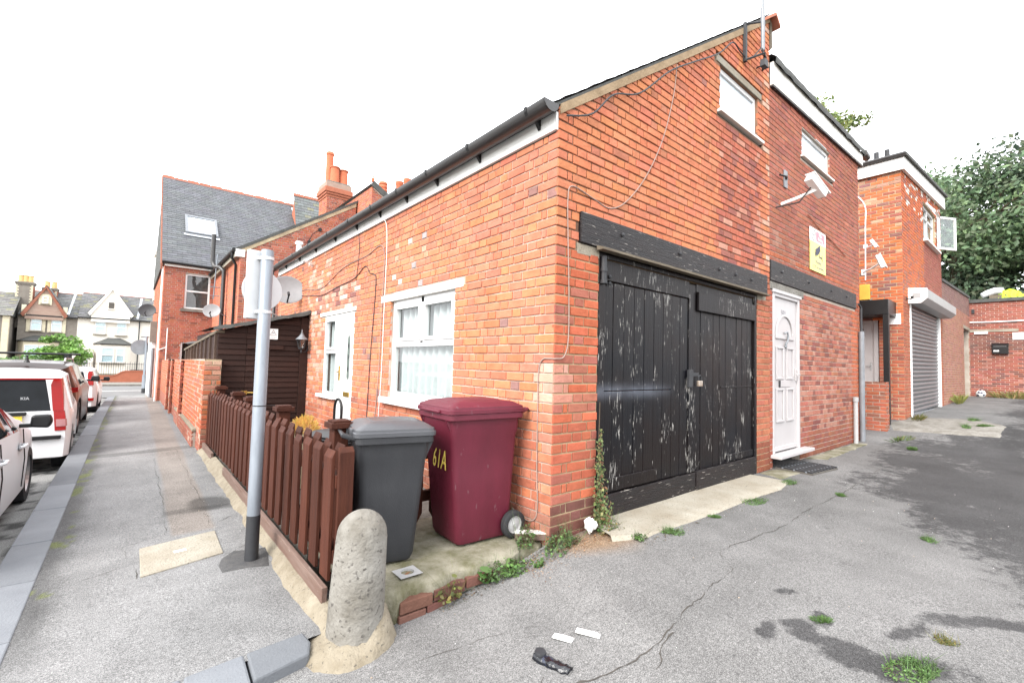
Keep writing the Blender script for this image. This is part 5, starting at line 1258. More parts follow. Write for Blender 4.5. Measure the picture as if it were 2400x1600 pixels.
# chimney stack of the terrace (y further back)
def chimney(name, label, x0, x1, y0, y1, z0, z1, pots, colf, seed, parent_group=None):
    c = thing(name, label, 'chimney')
    brick_face(c, 'stack_wall', (x0,y0,0), UX, NY, -.0075, x1-x0, z0, lambda u: z1, [], [(-9,99,-9,99,'flemish')], col_terr_shaded, 'mortar_grey', seed=seed, max_ind=80, joint=.011)
    brick_face(c, 'stack_wall', (x0,y0,0), UY, NX, 0, y1-y0, z0, lambda u: z1, [], [(-9,99,-9,99,'flemish')], col_lit, 'mortar_pale', seed=seed+1, max_ind=60, joint=.010)
    for k, (e, a, b) in enumerate([(.03, -.34, -.25), (.065, -.25, -.16), (.10, -.16, .02), (.06, .02, .22)]):
        mb = MB(); mb.box(x0-e,x1+e,y0-e,y1+e,z1+a,z1+b); mb.build('corbel_course', 'wall_red' if k < 3 else 'brown_tilehang', c, bevel=.01)
    mb = MB(); mb.box(x0-.02,x1+.02,y0-.02,y1+.02,z1+.22,z1+.28); mb.build('flaunching', 'concrete_grey', c)
    for px, py, h, r_ in pots:
        mb = MB(); zz = z1+.26; mb.lathe([(r_*1.05,0),(r_*1.0,.1),(r_*.92,h*.75),(r_*.92,h*.9),(r_*1.08,h*.91),(r_*1.08,h*.97),(r_*.85,h)], 14, Matrix.Translation((px,py,zz))); mb.build('chimney_pot', 'terracotta', c, smooth=True)
    return c
c1 = chimney('chimney_stack', 'brick chimney stack with one tall and three short terracotta pots', 2.85, 3.68, 14.9, 15.8, 5.0, 7.62, [(3.02,15.30,1.25,.14),(3.16,15.10,.66,.17),(3.50,15.15,.63,.17),(3.54,15.50,.68,.17)], None, 81)
c2 = thing('chimney_stack', 'distant red chimney with ribbed pots showing above the gutter, left one', 'chimney', (4.62,14.0,5.50), group=None)
mb = MB(); mb.lathe([(.14,0),(.14,1.25),(.17,1.27),(.17,1.33),(.14,1.36),(.17,1.40),(.17,1.46),(.14,1.5),(.17,1.54),(.15,1.62)], 12, Matrix.Translation((0,0,.9))); mb.build('chimney_pot', 'terracotta', c2, smooth=True)
mb = MB(); mb.lathe([(.16,0),(.15,1.0),(.17,1.02),(.16,1.15)], 12, Matrix.Translation((.38,-.1,.8))); mb.build('chimney_pot', 'terracotta', c2, smooth=True); mb = MB(); mb.box(-.3,.7,-.3,.3,-1,.9); mb.build('stack', 'wall_red', c2)
c3 = thing('chimney_stack', 'distant red chimney with two plain pots showing above the gutter, right one', 'chimney', (5.10,13.6,5.70))
for dx, h in ((0, 1.45), (.32, 1.65)):
    mb = MB(); mb.lathe([(.15,0),(.13,h*.9),(.15,h*.92),(.15,h)], 12, Matrix.Translation((dx,0,.9))); mb.build('chimney_pot', 'terracotta', c3, smooth=True)
mb = MB(); mb.box(-.3,.65,-.3,.3,-1,.95); mb.build('stack', 'wall_red', c3)
# cross gable beyond the steep slate roof
cg = thing('gabled_house', 'small brick gable with slate roof and red crested ridge beside the chimney', 'house', (2.2,20,4))
cgx, cgy = 3.36, 21.6
mb = MB(); mb.prism([(cgx,cgy-1.5,5.4),(cgx,cgy,9.28),(cgx,cgy+1.5,5.4)], (.12,0,0)); 
for v in range(len(mb.v)): mb.v[v] = tuple(Vector(mb.v[v])-Vector((2.2,20,4)))
mb.build('gable_wall', 'wall_red', cg)
Vg = Vector((0, 1.5, 3.88)).normalized()
o = slate_roof('roof_slates', cg, Vector((cgx-.05,cgy-1.56,5.3))-Vector((2.2,20,4)), UX, Vg, 5, 4.25, .30, .16, 91, base=(0.125,0.135,0.135), moss=.25, th=.01)
for k in range(9):
    x = cgx-.05+k*.5-2.2; mb = MB(); mb.box(x,x+.48,cgy-.08-20,cgy+.08-20,5.22,5.34)
    for q in (.12, .34): mb.tube([(x+q+.08*math.cos(a), cgy-20, 5.41+.06*math.sin(a)) for a in [2*math.pi*t/10 for t in range(11)]], .018, 5, cap=False)
    mb.build('ridge_tile', 'ridge_red', cg)

# ================================================================== boundary wall along the pavement
bw = thing('boundary_wall', 'old orange brick boundary wall with piers between pavement and shed', 'wall')
def col_bw(u, z, r, L):
    c = vary((0.38,0.115,0.06), r, .14, .06)
    if r.random() < .15: c = vary((0.30,0.14,0.10), r)
    if z < 0: c = lerpc(c, vary((0.24,0.10,0.08), r), .7)
    if u < .9 and r.random() < .25: c = lerpc(c, (0.40,0.34,0.27), r.uniform(.3,.8))
    return c
XW, YW, WT = -1.575, 6.02, 1.17
brick_face(bw, 'wall', (XW,YW,0), UY, NX, -.0075, 12.3, -.36, lambda u: WT-.01*u, [], [(-9,99,-9,99,'flemish')], col_bw, 'mortar_pale', seed=101, max_ind=200, joint=.012, zbot=-.7)
brick_face(bw, 'pier_face', (XW,YW,0), UX, NY, 0, .225, -.36, lambda u: WT, [], [(.9,99,-9,99,'stretcher'), (-9,99,-9,99,'flemish')], col_bw, 'mortar_buff', seed=102, max_ind=40, joint=.014, d=.012, zbot=-.7)
brick_face(bw, 'plinth', (XW-.055,YW+.55,0), UY, NX, 0, 3.9, -.36, lambda u: 0.0, [], [(-9,99,-9,99,'flemish')], col_bw, 'mortar_grey', seed=103, max_ind=60, joint=.012, zbot=-.7, ends=(.06,.06))
for y in (YW+3.3, YW+6.1, YW+7.5):
    brick_face(bw, 'pier', (XW-.06,y,0), UY, NX, 0, .34, -.42, lambda u: WT-.06, [], [(-9,99,-9,99,'flemish')], col_bw, 'mortar_pale', seed=int(y*10), max_ind=30, joint=.012, zbot=-.7, ends=(.07,.07))
    brick_face(bw, 'pier_side', (XW-.066,y,0), UX, NY, 0, .07, -.42, lambda u: WT-.06, [], [(-9,99,-9,99,'header')], col_terr_shaded, 'mortar_grey', seed=int(y*10)+1, max_ind=0, joint=.012, zbot=-.7)
mb = MB(); mb.box(XW-.062,XW,YW+.5,YW+2.9,.0,.045); mb.box(XW-.062,XW,YW+3.3,YW+4.5,.0,.045); mb.build('plinth_capping', 'mortar_yellow', bw, bevel=.008)
mb = MB(); mb.box(XW-.002,XW+.225,YW+.0,YW+12.3,WT-.13,WT+.0); 
for v in range(len(mb.v)):
    x_, y_, z_ = mb.v[v]; mb.v[v] = (x_+.004, y_+.006, z_-.01*(y_-YW)-.004)
mb.build('wall_core', 'mortar_pale', bw); mb = MB(); mb.quad((XW+.22,YW,-.5),(XW+.22,YW+12.3,-.5),(XW+.22,YW+12.3,1.0),(XW+.22,YW,1.16)); mb.build('wall_back', 'mortar_grey', bw)
rebase(bw, (XW, YW+6, -.3))

# ================================================================== shed
SY = 6.25
shd = thing('shed', 'dark brown timber lean-to shed with felt roof against the long brick wall', 'shed')
def shed_top(x): return 1.66+(x+1.39)*.262
fr = MB(); fr.quad((-1.39,SY+.025,-.1),(-.012,SY+.025,-.1),(-.012,SY+.025,shed_top(0)),(-1.39,SY+.025,1.64)); fr.quad((-1.39,SY+.03,-.1),(-1.39,SY+3,-.1),(-1.39,SY+3,1.64),(-1.39,SY+.03,1.64)); fr.build('shed_frame', 'shed_brown', shd)
k = 0; z = -.1
while z < 2.02:
    for a, b in ((-1.385,-.985), (-.98,-.15)):
        x0, x1 = a, b
        t0, t1 = shed_top(x0)-.02, shed_top(x1)-.02
        za, zb = z, z+.098
        if za > t1: continue
        if za > t0: x0 = (za-1.64)/.262-1.39+.005; t0 = za+.001
        mb = MB(); pr = .022
        zl, zr = min(zb, max(shed_top(x0)-.02, za+.002)), min(zb, max(t1, za+.002))
        P = [(x0,SY-pr,za),(x1,SY-pr,za),(x1,SY-.004,zr),(x0,SY-.004,zl),(x0,SY+.02,za),(x1,SY+.02,za),(x1,SY+.02,zr),(x0,SY+.02,zl)]
        mb.add(P, [(0,1,2,3),(4,7,6,5),(0,4,5,1),(3,2,6,7),(0,3,7,4),(1,5,6,2)])
        mb.build('board', 'shed_brown', shd)
    z += .0905; k += 1
mb = MB(); mb.box(-.145,-.015,SY-.03,SY+.02,-.1,1.95); mb.build('corner_post', 'shed_brown', shd, bevel=.004)
mb = MB(); mb.box(-.97,-.42,SY-.045,SY-.02,1.36,1.43); mb.build('door_head_rail', 'shed_brown', shd, bevel=.003)
mb = MB(); vs = []; fs = []; n = 20
for i in range(n+1):
    x = -1.47+1.46*i/n; zz = shed_top(x)+.03+random.uniform(-.006,.008)+(.03 if i == n else 0)
    vs += [(x,SY-.13+random.uniform(-.01,.01),zz-.045+random.uniform(-.006,.006)),(x,SY-.12,zz+.015),(x,SY+.4,zz+.02),(x,SY+3,zz+.02)]
for i in range(n):
    for q in range(3): fs.append((4*i+q,4*i+4+q,4*i+5+q,4*i+1+q))
mb.add(vs, fs); mb.build('felt_roof', 'roof_felt', shd, smooth=True, angle=60)
mb = MB(); mb.tube([(-.985,SY-.06,.62),(-.985,SY-.06,.66)], .02, 8); mb.box(-1.03,-.94,SY-.04,SY-.022,.60,.66); mb.tube([(-.94,SY-.05,.63),(-.82,SY-.06,.625)], .012, 6); mb.build('bolt', 'brass', shd)
rebase(shd, (-.7, SY+1, -.1))
# fence panel behind the boundary wall, in line with the shed side
fp = thing('fence_panel', 'weathered brown overlap fence panel rising behind the brick boundary wall', 'fence panel')
x0 = -1.36
for k in range(9):
    ya = SY+.1+k*.62; mb = MB(); ht = 1.60-.03*k
    mb.box(x0-.02+.012*(k % 2),x0+.012*(k % 2),ya,ya+.66,-.1,ht); mb.build('board', 'panel_brown', fp)
    mb = MB(); mb.box(x0-.06,x0-.02,ya,ya+.05,-.1,ht+.02); mb.build('batten', 'panel_brown', fp)
mb = MB(); mb.prism([(x0-.06,SY-.02,1.60),(x0+.06,SY-.02,1.60),(x0+.06,SY-.02,1.64),(x0-.06,SY-.02,1.64)], (0,5.6,-.25)); mb.build('capping_rail', 'weathered_wood', fp)
rebase(fp, (x0, SY+2.8, -.1))
# CCTV notice and lantern on the shed
sg = thing('cctv_notice', 'small white notice with a camera triangle on the brown shed front', 'sign', (-.59,SY-.028,1.625))
mb = MB(); mb.box(-.073,.073,-.003,.0,-.09,.09); mb.build('plate', 'sign_white', sg)
tr = [(-.055,-.006,-.02),(.055,-.006,-.02),(0,-.006,.075)]; tri = [(-.042,-.006,-.013),(.042,-.006,-.013),(0,-.006,.060)]
mb = MB(); mb.add(tr+tri, [(0,1,4,3),(1,2,5,4),(2,0,3,5)]); mb.build('triangle', 'ink_grey', sg)
mb = MB(); mb.prism([(-.02,-.006,.005),(.018,-.006,.018),(.022,-.006,.028),(-.012,-.006,.020)], (0,.002,0)); mb.build('camera_mark', 'ink', sg)
text('lettering', 'CCTV', .028, 'ink_grey', sg, face_negY(0, -.006, -.045)); text('lettering', 'in operation', .018, 'ink_grey', sg, face_negY(0, -.006, -.07))
lt = thing('wall_lantern', 'black coach lantern on a curled bracket where the shed meets the wall', 'lantern', (-.16,SY-.16,1.52))
mb = MB(); mb.lathe([(.045,-.115),(.078,.03)], 6); mb.build('glass', 'lamp_glass', lt)
mb = MB()
for k in range(6):
    a = math.pi*k/3; mb.tube([(.047*math.cos(a),.047*math.sin(a),-.12),(.081*math.cos(a),.081*math.sin(a),.035)], .006, 4)
mb.lathe([(.05,-.135),(.052,-.115),(.0,-.113)], 6); mb.build('cage', 'metal_dark', lt)
mb = MB(); mb.lathe([(.105,.03),(.085,.055),(.05,.085),(.03,.12),(.018,.13),(.022,.145),(.008,.16),(.010,.18),(0,.22)], 12); mb.build('lantern_cap', 'metal_grey', lt, smooth=True)
mb = MB(); mb.lathe([(0,-.22),(.012,-.20),(.02,-.17),(.01,-.15),(.03,-.135)], 8); mb.build('lantern_base', 'metal_dark', lt, smooth=True)
mb = MB(); mb.tube([(0,.0,-.17),(.05,.02,-.19),(.11,.07,-.17),(.14,.12,-.12)], .012, 6); mb.lathe([(.05,0),(.05,.02)], 10, Matrix.Translation((.145,.15,-.12)) @ Matrix.Rotation(R(90), 4, 'X')); mb.build('bracket', 'metal_dark', lt, smooth=True)

# ================================================================== picket fence
pf = thing('picket_fence', 'brown stained hit and miss picket fence between pavement and front garden', 'fence')
def picket(x, y, w=.14, t=.022, z0=-.10, z1=.645, side=1, rot=None, par=None, name='picket'):
    mb = MB(); z0 = z0+random.uniform(-.006,.006); z1 = z1+random.uniform(-.012,.010)
    # top cut on a slope across the thickness: higher at the inner side
    P = [(0,0,z0),(0,w,z0),(0,w,z1-.02),(0,0,z1-.02),(t,0,z0),(t,w,z0),(t,w,z1+.025),(t,0,z1+.025)]
    mb.add(P, [(0,3,2,1),(4,5,6,7),(0,1,5,4),(3,7,6,2),(0,4,7,3),(1,2,6,5)])
    M_ = Matrix.Translation((x, y, 0)) @ (rot or Matrix.Rotation(random.uniform(-.008,.008), 4, 'X'))
    mb.v = [tuple(M_ @ Vector(v)) for v in mb.v]
    return mb.build(name, 'fence_brown', par or pf, bevel=.003)
y = .345
while y < 5.9:
    picket(-1.505, y); picket(-1.408, y+.115, z1=.655); y += .23
for za, zb in ((.0,.075), (.44,.515)):
    mb = MB(); mb.box(-1.481,-1.41,.33,5.98,za,zb); mb.build('rail', 'fence_brown', pf, bevel=.003)
def post(par, x, y, ztop, s=.098):
    mb = MB(); mb.box(x-s/2,x+s/2,y-s/2,y+s/2,-.2,ztop-.05); o = mb.build('post', 'fence_brown', par, bevel=.004)
    mb = MB(); mb.box(x-s/2-.028,x+s/2+.028,y-s/2-.028,y+s/2+.028,ztop-.05,ztop-.012); mb.prism([(x-s/2-.028,y-s/2-.028,ztop-.012),(x+s/2+.028,y-s/2-.028,ztop-.012),(x+s/2,y-s/2,ztop+.006),(x-s/2,y-s/2,ztop+.006)][:0] or [(x-s/2-.01,y-s/2-.01,ztop-.012),(x+s/2+.01,y-s/2-.01,ztop-.012),(x+s/2+.01,y+s/2+.01,ztop-.012),(x-s/2-.01,y+s/2+.01,ztop-.012)], (0,0,.014)); mb.build('post_cap', 'fence_brown', o, bevel=.003)
for y, zt in ((.70,.80), (2.17,.775), (3.60,.757), (4.50,.757), (5.93,.757)): post(pf, -1.345, y, zt)
# end block facing the camera, gravel boards at the foot
mb = MB(); mb.prism([(-1.475,.30,-.10),(-1.385,.30,-.10),(-1.385,.30,.655),(-1.475,.30,.655)], (0,.03,0)); mb.v = [(a, b, c+(.03 if (c > .5 and b > .31) else 0)) for a, b, c in mb.v]; mb.build('picket', 'fence_brown', pf, bevel=.003)
for a, b in ((.30,4.0), (5.02,6.01)):
    mb = MB(); mb.box(-1.545,-1.512,a,b,-.245,-.108); mb.build('gravel_board', 'board_brown', pf, bevel=.004)
mb = MB(); vs = []; fs = []; n = 60
for i in range(n+1):
    y = -.02+6.05*i/n; gap = 4.05 < y < 5.0; w_ = .045+.05*float(vnoise(np.float64(i*.37), np.float64(3.3), 7))+random.uniform(-.010,.010); h = .03+random.uniform(-.01,.012)
    vs += [(-1.50,y,-.14 if gap else -.19),(-1.545,y,-.15 if gap else -.205+h*.4),(-1.545-w_*.5,y,-.235+h*.3 if gap else -.225+h*.3),(-1.545-w_,y,-.262)]
for i in range(n):
    for q in range(3): fs.append((4*i+q,4*i+4+q,4*i+5+q,4*i+1+q))
mb.add(vs, fs); mb.build('mortar_fillet', 'mortar_yellow', pf, smooth=True, angle=60)
rebase(pf, (-1.45, 3.1, -.22))
# short return panel behind the bins
gt = thing('picket_gate', 'short brown picket return panel behind the two bins', 'gate')
x = -1.30
while x < -.10:
    mb = MB(); w_ = .085; P = [(x,.86,-.06),(x+w_,.86,-.06),(x+w_,.86,.60),(x+w_*.5,.86,.65),(x,.86,.60)]
    P[0:2] = [(x,.86,.0),(x+w_*.5,.86,-.07),(x+w_,.86,.0)]
    mb.prism(P, (0,.022,0)); mb.build('picket', 'fence_brown', gt, bevel=.003); x += .155
for za in (.08, .42):
    mb = MB(); mb.box(-1.34,-.08,.885,.925,za,za+.085); mb.build('rail', 'fence_brown', gt, bevel=.003)
rebase(gt, (-.7, .88, -.1))

# ================================================================== bin slab with brick edge and bollard
sb = thing('bin_slab', 'mossy concrete slab with a brick edge under the bins', 'slab'); sb['kind'] = 'structure'; 
if 'category' in sb.keys(): del sb['category']
mb = MB(); xs = np.linspace(-1.44, -.02, 40); vs = []; fs = []
for i, x in enumerate(xs):
    e = .035+.02*math.sin(i*.8)+random.uniform(-.012,.012)+(.10*max(0, (x+.35))**1.0 if x > -.35 else 0)
    for y, z in ((1.0,-.101),(.6,-.101),(e+.10,-.102),(e+.035,-.108),(e+.0,-.125),(e-.010,-.168),(e+.02,-.36)):
        vs.append((x, y, z+random.uniform(-.003,.003)))
for i in range(len(xs)-1):
    for q in range(6): fs.append((7*i+q,7*i+7+q,7*i+8+q,7*i+1+q))
mb.add(vs, fs); mb.build('slab', 'concrete_slab', sb, smooth=True, angle=50)
for i, (a, b, za, zb) in enumerate([(-1.20,-.985,-.245,-.178), (-.975,-.75,-.235,-.168), (-1.205,-1.03,-.32,-.253), (-1.02,-.80,-.31,-.243), (-.74,-.53,-.225,-.160)]):
    mb = MB(); mb.box(a,b,-.004+random.uniform(-.004,.006),.12,za,zb); o = mb.build('brick', 'brick', sb, bevel=.006); o.color = (*vary((0.13,0.062,0.05), random), 1)
rebase(sb, (-.75, .5, -.2))
bo = thing('bollard', 'round topped weathered concrete bollard at the fence corner', 'bollard', (-1.455,0.02,-.285))
bo.rotation_euler = (R(0), R(2.2), 0)
mb = MB(); prof = [(.150,-.03),(.148,.05),(.145,.2),(.138,.40),(.134,.53)]+[(.132*math.cos(a), .54+.135*math.sin(a)) for a in [math.pi/2*k/9 for k in range(10)]]
n = 36; vs = []; fs = []
for i, (r_, z_) in enumerate(prof):
    for k in range(n):
        a = 2*math.pi*k/n; rr = r_*(1+.035*(float(fbm(np.float64(k*.35), np.float64(z_*14), 4))-.5)); vs.append((rr*math.cos(a), rr*math.sin(a), z_))
for i in range(len(prof)-1):
    for k in range(n): fs.append((i*n+k, i*n+(k+1) % n, (i+1)*n+(k+1) % n, (i+1)*n+k))
mb.add(vs, fs); mb.build('bollard_stone', 'concrete_grey', bo, smooth=True, angle=70)
mb = MB(); vs = []; fs = []; n = 40
for i, t in enumerate([0.9, 1.15, 1.4, 1.7, 2.0]):
    for k in range(n):
        a = 2*math.pi*k/n; d_ = Vector((math.cos(a), math.sin(a)))
        reach = .45+.2*max(0, d_.x)+.50*max(0,-d_.x*.8-d_.y*.35)+random.uniform(-.05,.05)
        r_ = .150*(1+(t-1)*reach); side = max(0, d_.x)
        h = [.045+.12*side, .03+.11*side, .014+.07*side, .0+.01*side, -.05][i]+random.uniform(-.008,.008)
        vs.append((d_.x*r_, d_.y*r_, h))
for i in range(4):
    for k in range(n): fs.append((i*n+k, i*n+(k+1) % n, (i+1)*n+(k+1) % n, (i+1)*n+k))
mb.add(vs, fs); mb.build('concrete_haunch', 'mortar_yellow', bo, smooth=True, angle=60)
gu_ = thing('gully', 'small square plastic drain gully with round hole in the slab', 'drain', (-1.075,.165,-.10))
mb = MB(); P = [(-.075,-.06),(.06,-.075),(.08,.055),(-.06,.07)]; ci = [(.042*math.cos(a), .042*math.sin(a)) for a in [2*math.pi*k/16 for k in range(16)]]
vs = [(x, y, .012) for x, y in ci]; q = []
for x, y in ci:
    s_ = max(abs(x), abs(y))/.042; q.append((x/s_*1.75, y/s_*1.6, .010))
mb.add(vs+q+[(x, y, -.06) for x, y in ci], [(k, (k+1) % 16, (k+1) % 16+16, k+16) for k in range(16)]+[(k, (k+1) % 16, (k+1) % 16+32, k+32) for k in range(16)]); mb.build('rim', 'plastic_grey', gu_)
mb = MB(); mb.lathe([(.043,-.03),(0,-.028)], 12); mb.tube([(-.03,-.01,-.01),(.0,.0,.0),(.03,.02,-.01)], .009, 5); mb.build('leaf_debris', 'debris', gu_)
ws = thing('timber_offcut', 'white topped timber offcut lying behind the maroon bin wheel', 'timber', (-.06,.12,-.06), R(-38))
mb = MB(); mb.box(-.14,.16,-.035,.035,-.035,.01); mb.build('timber', 'board_brown', ws); mb = MB(); mb.box(-.14,.15,-.034,.034,.01,.016); mb.build('paint_top', 'white_paint', ws)

# ================================================================== wheelie bins
def rrect(w, l, r, n=5):
    pts = []
    for cx, cy, a0 in ((l/2-r, w/2-r, 0), (-l/2+r, w/2-r, 90), (-l/2+r, -w/2+r, 180), (l/2-r, -w/2+r, 270)):
        for k in range(n+1):
            a = R(a0+90*k/n); pts.append((cx+r*math.cos(a), cy+r*math.sin(a)))
    return pts
def wheelie_bin(label, loc, rz, H, Lb, Wb, Lt, Wt, mb_, ml, wr, group=None):
    """local +x is the front of the bin, wheels at -x"""
    t = thing('wheelie_bin', label, 'bin', loc, rz, group)
    b = MB(); lv = [(0.015,.94,.94,0),(0.05,1,1,0),(.5,1,1,0),(H-.16,1,1,0),(H-.13,1.03,1.03,0),(H,1.03,1.03,0)]
    rings = []; n = None
    for z, sx, sy, _ in lv:
        f_ = z/H; L = (Lb+(Lt-Lb)*f_)*sx; W = (Wb+(Wt-Wb)*f_)*sy
        cx = (Lt-Lb)*.5*f_*.35
        P = rrect(W, L, .045); n = len(P); rings.append([(x+cx, y, z) for x, y in P])
    vs = [p for r_ in rings for p in r_]; fs = [(i*n+k, i*n+(k+1) % n, (i+1)*n+(k+1) % n, (i+1)*n+k) for i in range(len(rings)-1) for k in range(n)]+[tuple(range(n))[::-1]]
    b.add(vs, fs); b.build('bin_body', mb_, t, smooth=True, angle=35)
    cx = (Lt-Lb)*.5*.35
    r_ = MB(); P = rrect(Wt+.07, Lt+.05, .04); r_.prism([(x+cx, y, H-.035) for x, y in P], (0,0,.045)); r_.build('rim', mb_, t, bevel=.006)
    # front lip under the rim, and ribs
    f_ = MB(); f_.prism([(Lt/2+cx-.02,-Wt/2+.02,H-.14),(Lt/2+cx+.03,-Wt/2+.02,H-.035),(Lt/2+cx-.04,-Wt/2+.02,H-.035)], (0,.02,0)); f_.prism([(Lt/2+cx-.02,Wt/2-.04,H-.14),(Lt/2+cx+.03,Wt/2-.04,H-.035),(Lt/2+cx-.04,Wt/2-.04,H-.035)], (0,.02,0)); f_.build('lip_gusset', mb_, t)
    # lid: domed, stepped
    l = MB(); rr = []; zz = H+.012
    for z, s_, dz in ((0,1.0,0),(.028,1.0,0),(.034,.97,0),(.05,.965,0),(.056,.93,.0),(.075,.78,.012),(.082,.5,.016),(.084,.1,.017)):
        P = rrect((Wt+.085)*s_, (Lt+.075)*s_, .045*max(s_,.3)); rr.append([(x+cx, y, zz+z*.9+dz*(1-(x/(Lt*.6))**2)) for x, y in P])
    vs = [p for q in rr for p in q]; n = len(rr[0])
    l.add(vs, [(i*n+k, i*n+(k+1) % n, (i+1)*n+(k+1) % n, (i+1)*n+k) for i in range(len(rr)-1) for k in range(n)]+[tuple((len(rr)-1)*n+k for k in range(n))]); lid = l.build('lid', ml, t, smooth=True, angle=32)
    h = MB(); hx = -Lt/2+cx-.05
    h.tube([(hx+.06,-Wt/2+.02,H-.01),(hx-.045,-Wt/2+.02,H+.025),(hx-.045,Wt/2-.02,H+.025),(hx+.06,Wt/2-.02,H-.01)], .017, 8); h.build('handle', mb_, t, smooth=True)
    hh = MB(); hh.box(hx-.0,hx+.05,-Wt/2+.06,-Wt/2+.13,H-.01,H+.06); hh.box(hx,hx+.05,Wt/2-.13,Wt/2-.06,H-.01,H+.06); hh.build('lid_hinge', ml, lid, bevel=.008)
    pn = MB(); P = rrect(Wt*.62, Lt*.60, .05); pn.prism([(x+cx-.01, y, H+.085) for x, y in P], (0,0,.016)); pn.build('lid_panel', ml, lid, bevel=.008)
    gr = MB(); gr.box(Lt/2+cx+.01,Lt/2+cx+.055,-Wt*.30,Wt*.30,H+.012,H+.034); gr.build('lid_grip', ml, lid, bevel=.008)
    for s_ in (-1, 1):
        w = MB(); yy = s_*(Wb/2+.015); wx = -Lb/2+.0
        Mw = Matrix.Translation((wx,yy,wr)) @ Matrix.Rotation(R(90*-s_), 4, 'X')
        w.lathe([(wr*.62,-.0),(wr*.9,.0),(wr,.008),(wr,.042),(wr*.9,.05),(wr*.62,.05)], 24, Mw, cap=False); wo = w.build('tyre', 'rubber', t, smooth=True, angle=40)
        w = MB(); w.lathe([(0,.055),(wr*.14,.055),(wr*.15,.046),(wr*.5,.038),(wr*.6,.048),(wr*.63,.048),(wr*.63,.0)], 24, Mw); w.build('hub', 'plastic_grey' if mb_ == 'bin_maroon' else mb_, wo, smooth=True, angle=40)
    a = MB(); a.tube([(-Lb/2,-Wb/2-.02,wr),(-Lb/2,Wb/2+.02,wr)], .012, 8); a.build('axle', 'metal_dark', t)
    return t
SZ = -.098
mar = wheelie_bin('maroon wheelie bin marked 61A with grey hub wheel against the brick corner', (-.385,.485,SZ), R(177), .935, .46, .40, .60, .46, 'bin_maroon', 'bin_maroon', .102)
grb = wheelie_bin('dark grey wheelie bin with paler lid beside the fence corner', (-1.09,.50,SZ), R(-14), .815, .34, .33, .45, .41, 'bin_grey', 'bin_lid_grey', .095)
bb = wheelie_bin('black wheelie bin standing in the garden, only its handle showing over the fence', (-1.02,1.30,-.11), R(20), .66, .42, .40, .55, .46, 'black_plastic', 'black_plastic', .095)
# painted number on the maroon bin front and scuffed grey paint
Mf = Matrix.Translation((.305,0,.60)) @ Euler((R(90-4.0), 0, R(90))).to_matrix().to_4x4()
for s_, u in (('6', -.035), ('1', .03), ('A', .105)): text('painted_number', s_, .19, 'yellow_paint', mar, Mf @ Matrix.Translation((u, 0.0, .0)), depth=.0006, sx=.62)

# ================================================================== sign post on the pavement
spx, spy = -1.712, 1.335
sp = thing('sign_post', 'galvanised sign post with dark foot, its white signs seen from behind', 'sign post', (spx,spy,-.262))
mb = MB(); mb.tube([(0,0,.33),(0,0,2.26)], .044, 20); mb.lathe([(.044,2.26),(.040,2.275),(0,2.278)], 20); mb.build('pole', 'galvanised', sp, smooth=True)
mb = MB(); mb.tube([(0,0,-.05),(0,0,.33)], .0455, 20); mb.build('pole_foot', 'metal_dark', sp, smooth=True)
for z in (1.80, 2.20):
    mb = MB(); mb.tube([(0,0,z),(0,0,z+.022)], .0475, 20); mb.box(-.06,-.03,.01,.035,z,z+.022); mb.build('sign_clip', 'sign_back', sp)
Ms = Matrix.Rotation(R(14), 4, 'Z')
mb = MB(); mb.prism([Ms @ Vector(p) for p in [(-.105,.05,1.76),(-.02,.05,1.76),(-.02,.05,2.27),(-.105,.05,2.27)]], Ms @ Vector((0,.045,0))); mb.build('sign_channel', 'sign_back', sp, bevel=.004)
mb = MB(); Md = Matrix.Translation((.0,.105,1.985)) @ Matrix.Rotation(R(14), 4, 'Z') @ Matrix.Rotation(R(90), 4, 'X'); mb.lathe([(.0,-.002),(.148,-.002),(.150,0),(.148,.002),(0,.002)], 40, Md); mb.build('round_sign', 'sign_back', sp, smooth=True, angle=30)
mb = MB(); mb.tube([(0,0,1.115),(0,0,1.122)], .0452, 16); mb.tube([(.04,-.01,1.118),(.10,-.03,1.12)], .002, 4); mb.build('cable_tie', 'black_plastic', sp)

# ================================================================== dishes
def dish(label, loc, rz, r_, m, arm, tilt=12, oval=1.12):
    t = thing('satellite_dish', label, 'satellite dish', loc, rz)
    Mt = Matrix.Rotation(R(90-tilt), 4, 'X') @ Matrix.Diagonal((oval, 1, 1, 1))   # opens toward -y
    mb = MB(); prof = [(r_*k/8, .20*r_*(k/8)**2) for k in range(9)]+[(r_*1.02, .20*r_), (r_*1.02, .20*r_-.012), (r_*.5, .035*r_-.012), (0, -.012)]
    mb.lathe(prof, 32, Mt); mb.build('reflector', m, t, smooth=True, angle=50)
    mb = MB(); a = Mt @ Vector((0, -r_*.95, .2*r_)); b = Vector((0, -r_*1.05, -r_*.45)) ; mb.tube([a, b], .014, 6); mb.tube([b+Vector((0,.0,0)), b+Vector((0,.07,.055))], .022, 8); mb.build('feed_arm', 'black_plastic', t)
    mb = MB(); mb.tube([(0,.01,0),arm*.6,arm], .018, 6); mb.box(arm.x-.03,arm.x+.03,arm.y-.03,arm.y+.03,arm.z-.09,arm.z+.09); mb.build('wall_bracket', 'metal_grey', t)
    return t
dish('large pale grey satellite dish on the long wall beside the sign post', (-.26,6.85,2.49), R(-6), .265, 'dish_grey', Vector((.24,.30,-.05)))
dish('smaller grey satellite dish against the rear wing below the sash window', (XE-.40,YE+2.05,2.66), R(-20), .215, 'dish_grey', Vector((.44,.15,-.15)))
dish('dark satellite dish sticking out from the far end of the street house', (-2.0,YB+3.6,3.05), R(-20), .27, 'dish_dark', Vector((.36,.1,-.1)))
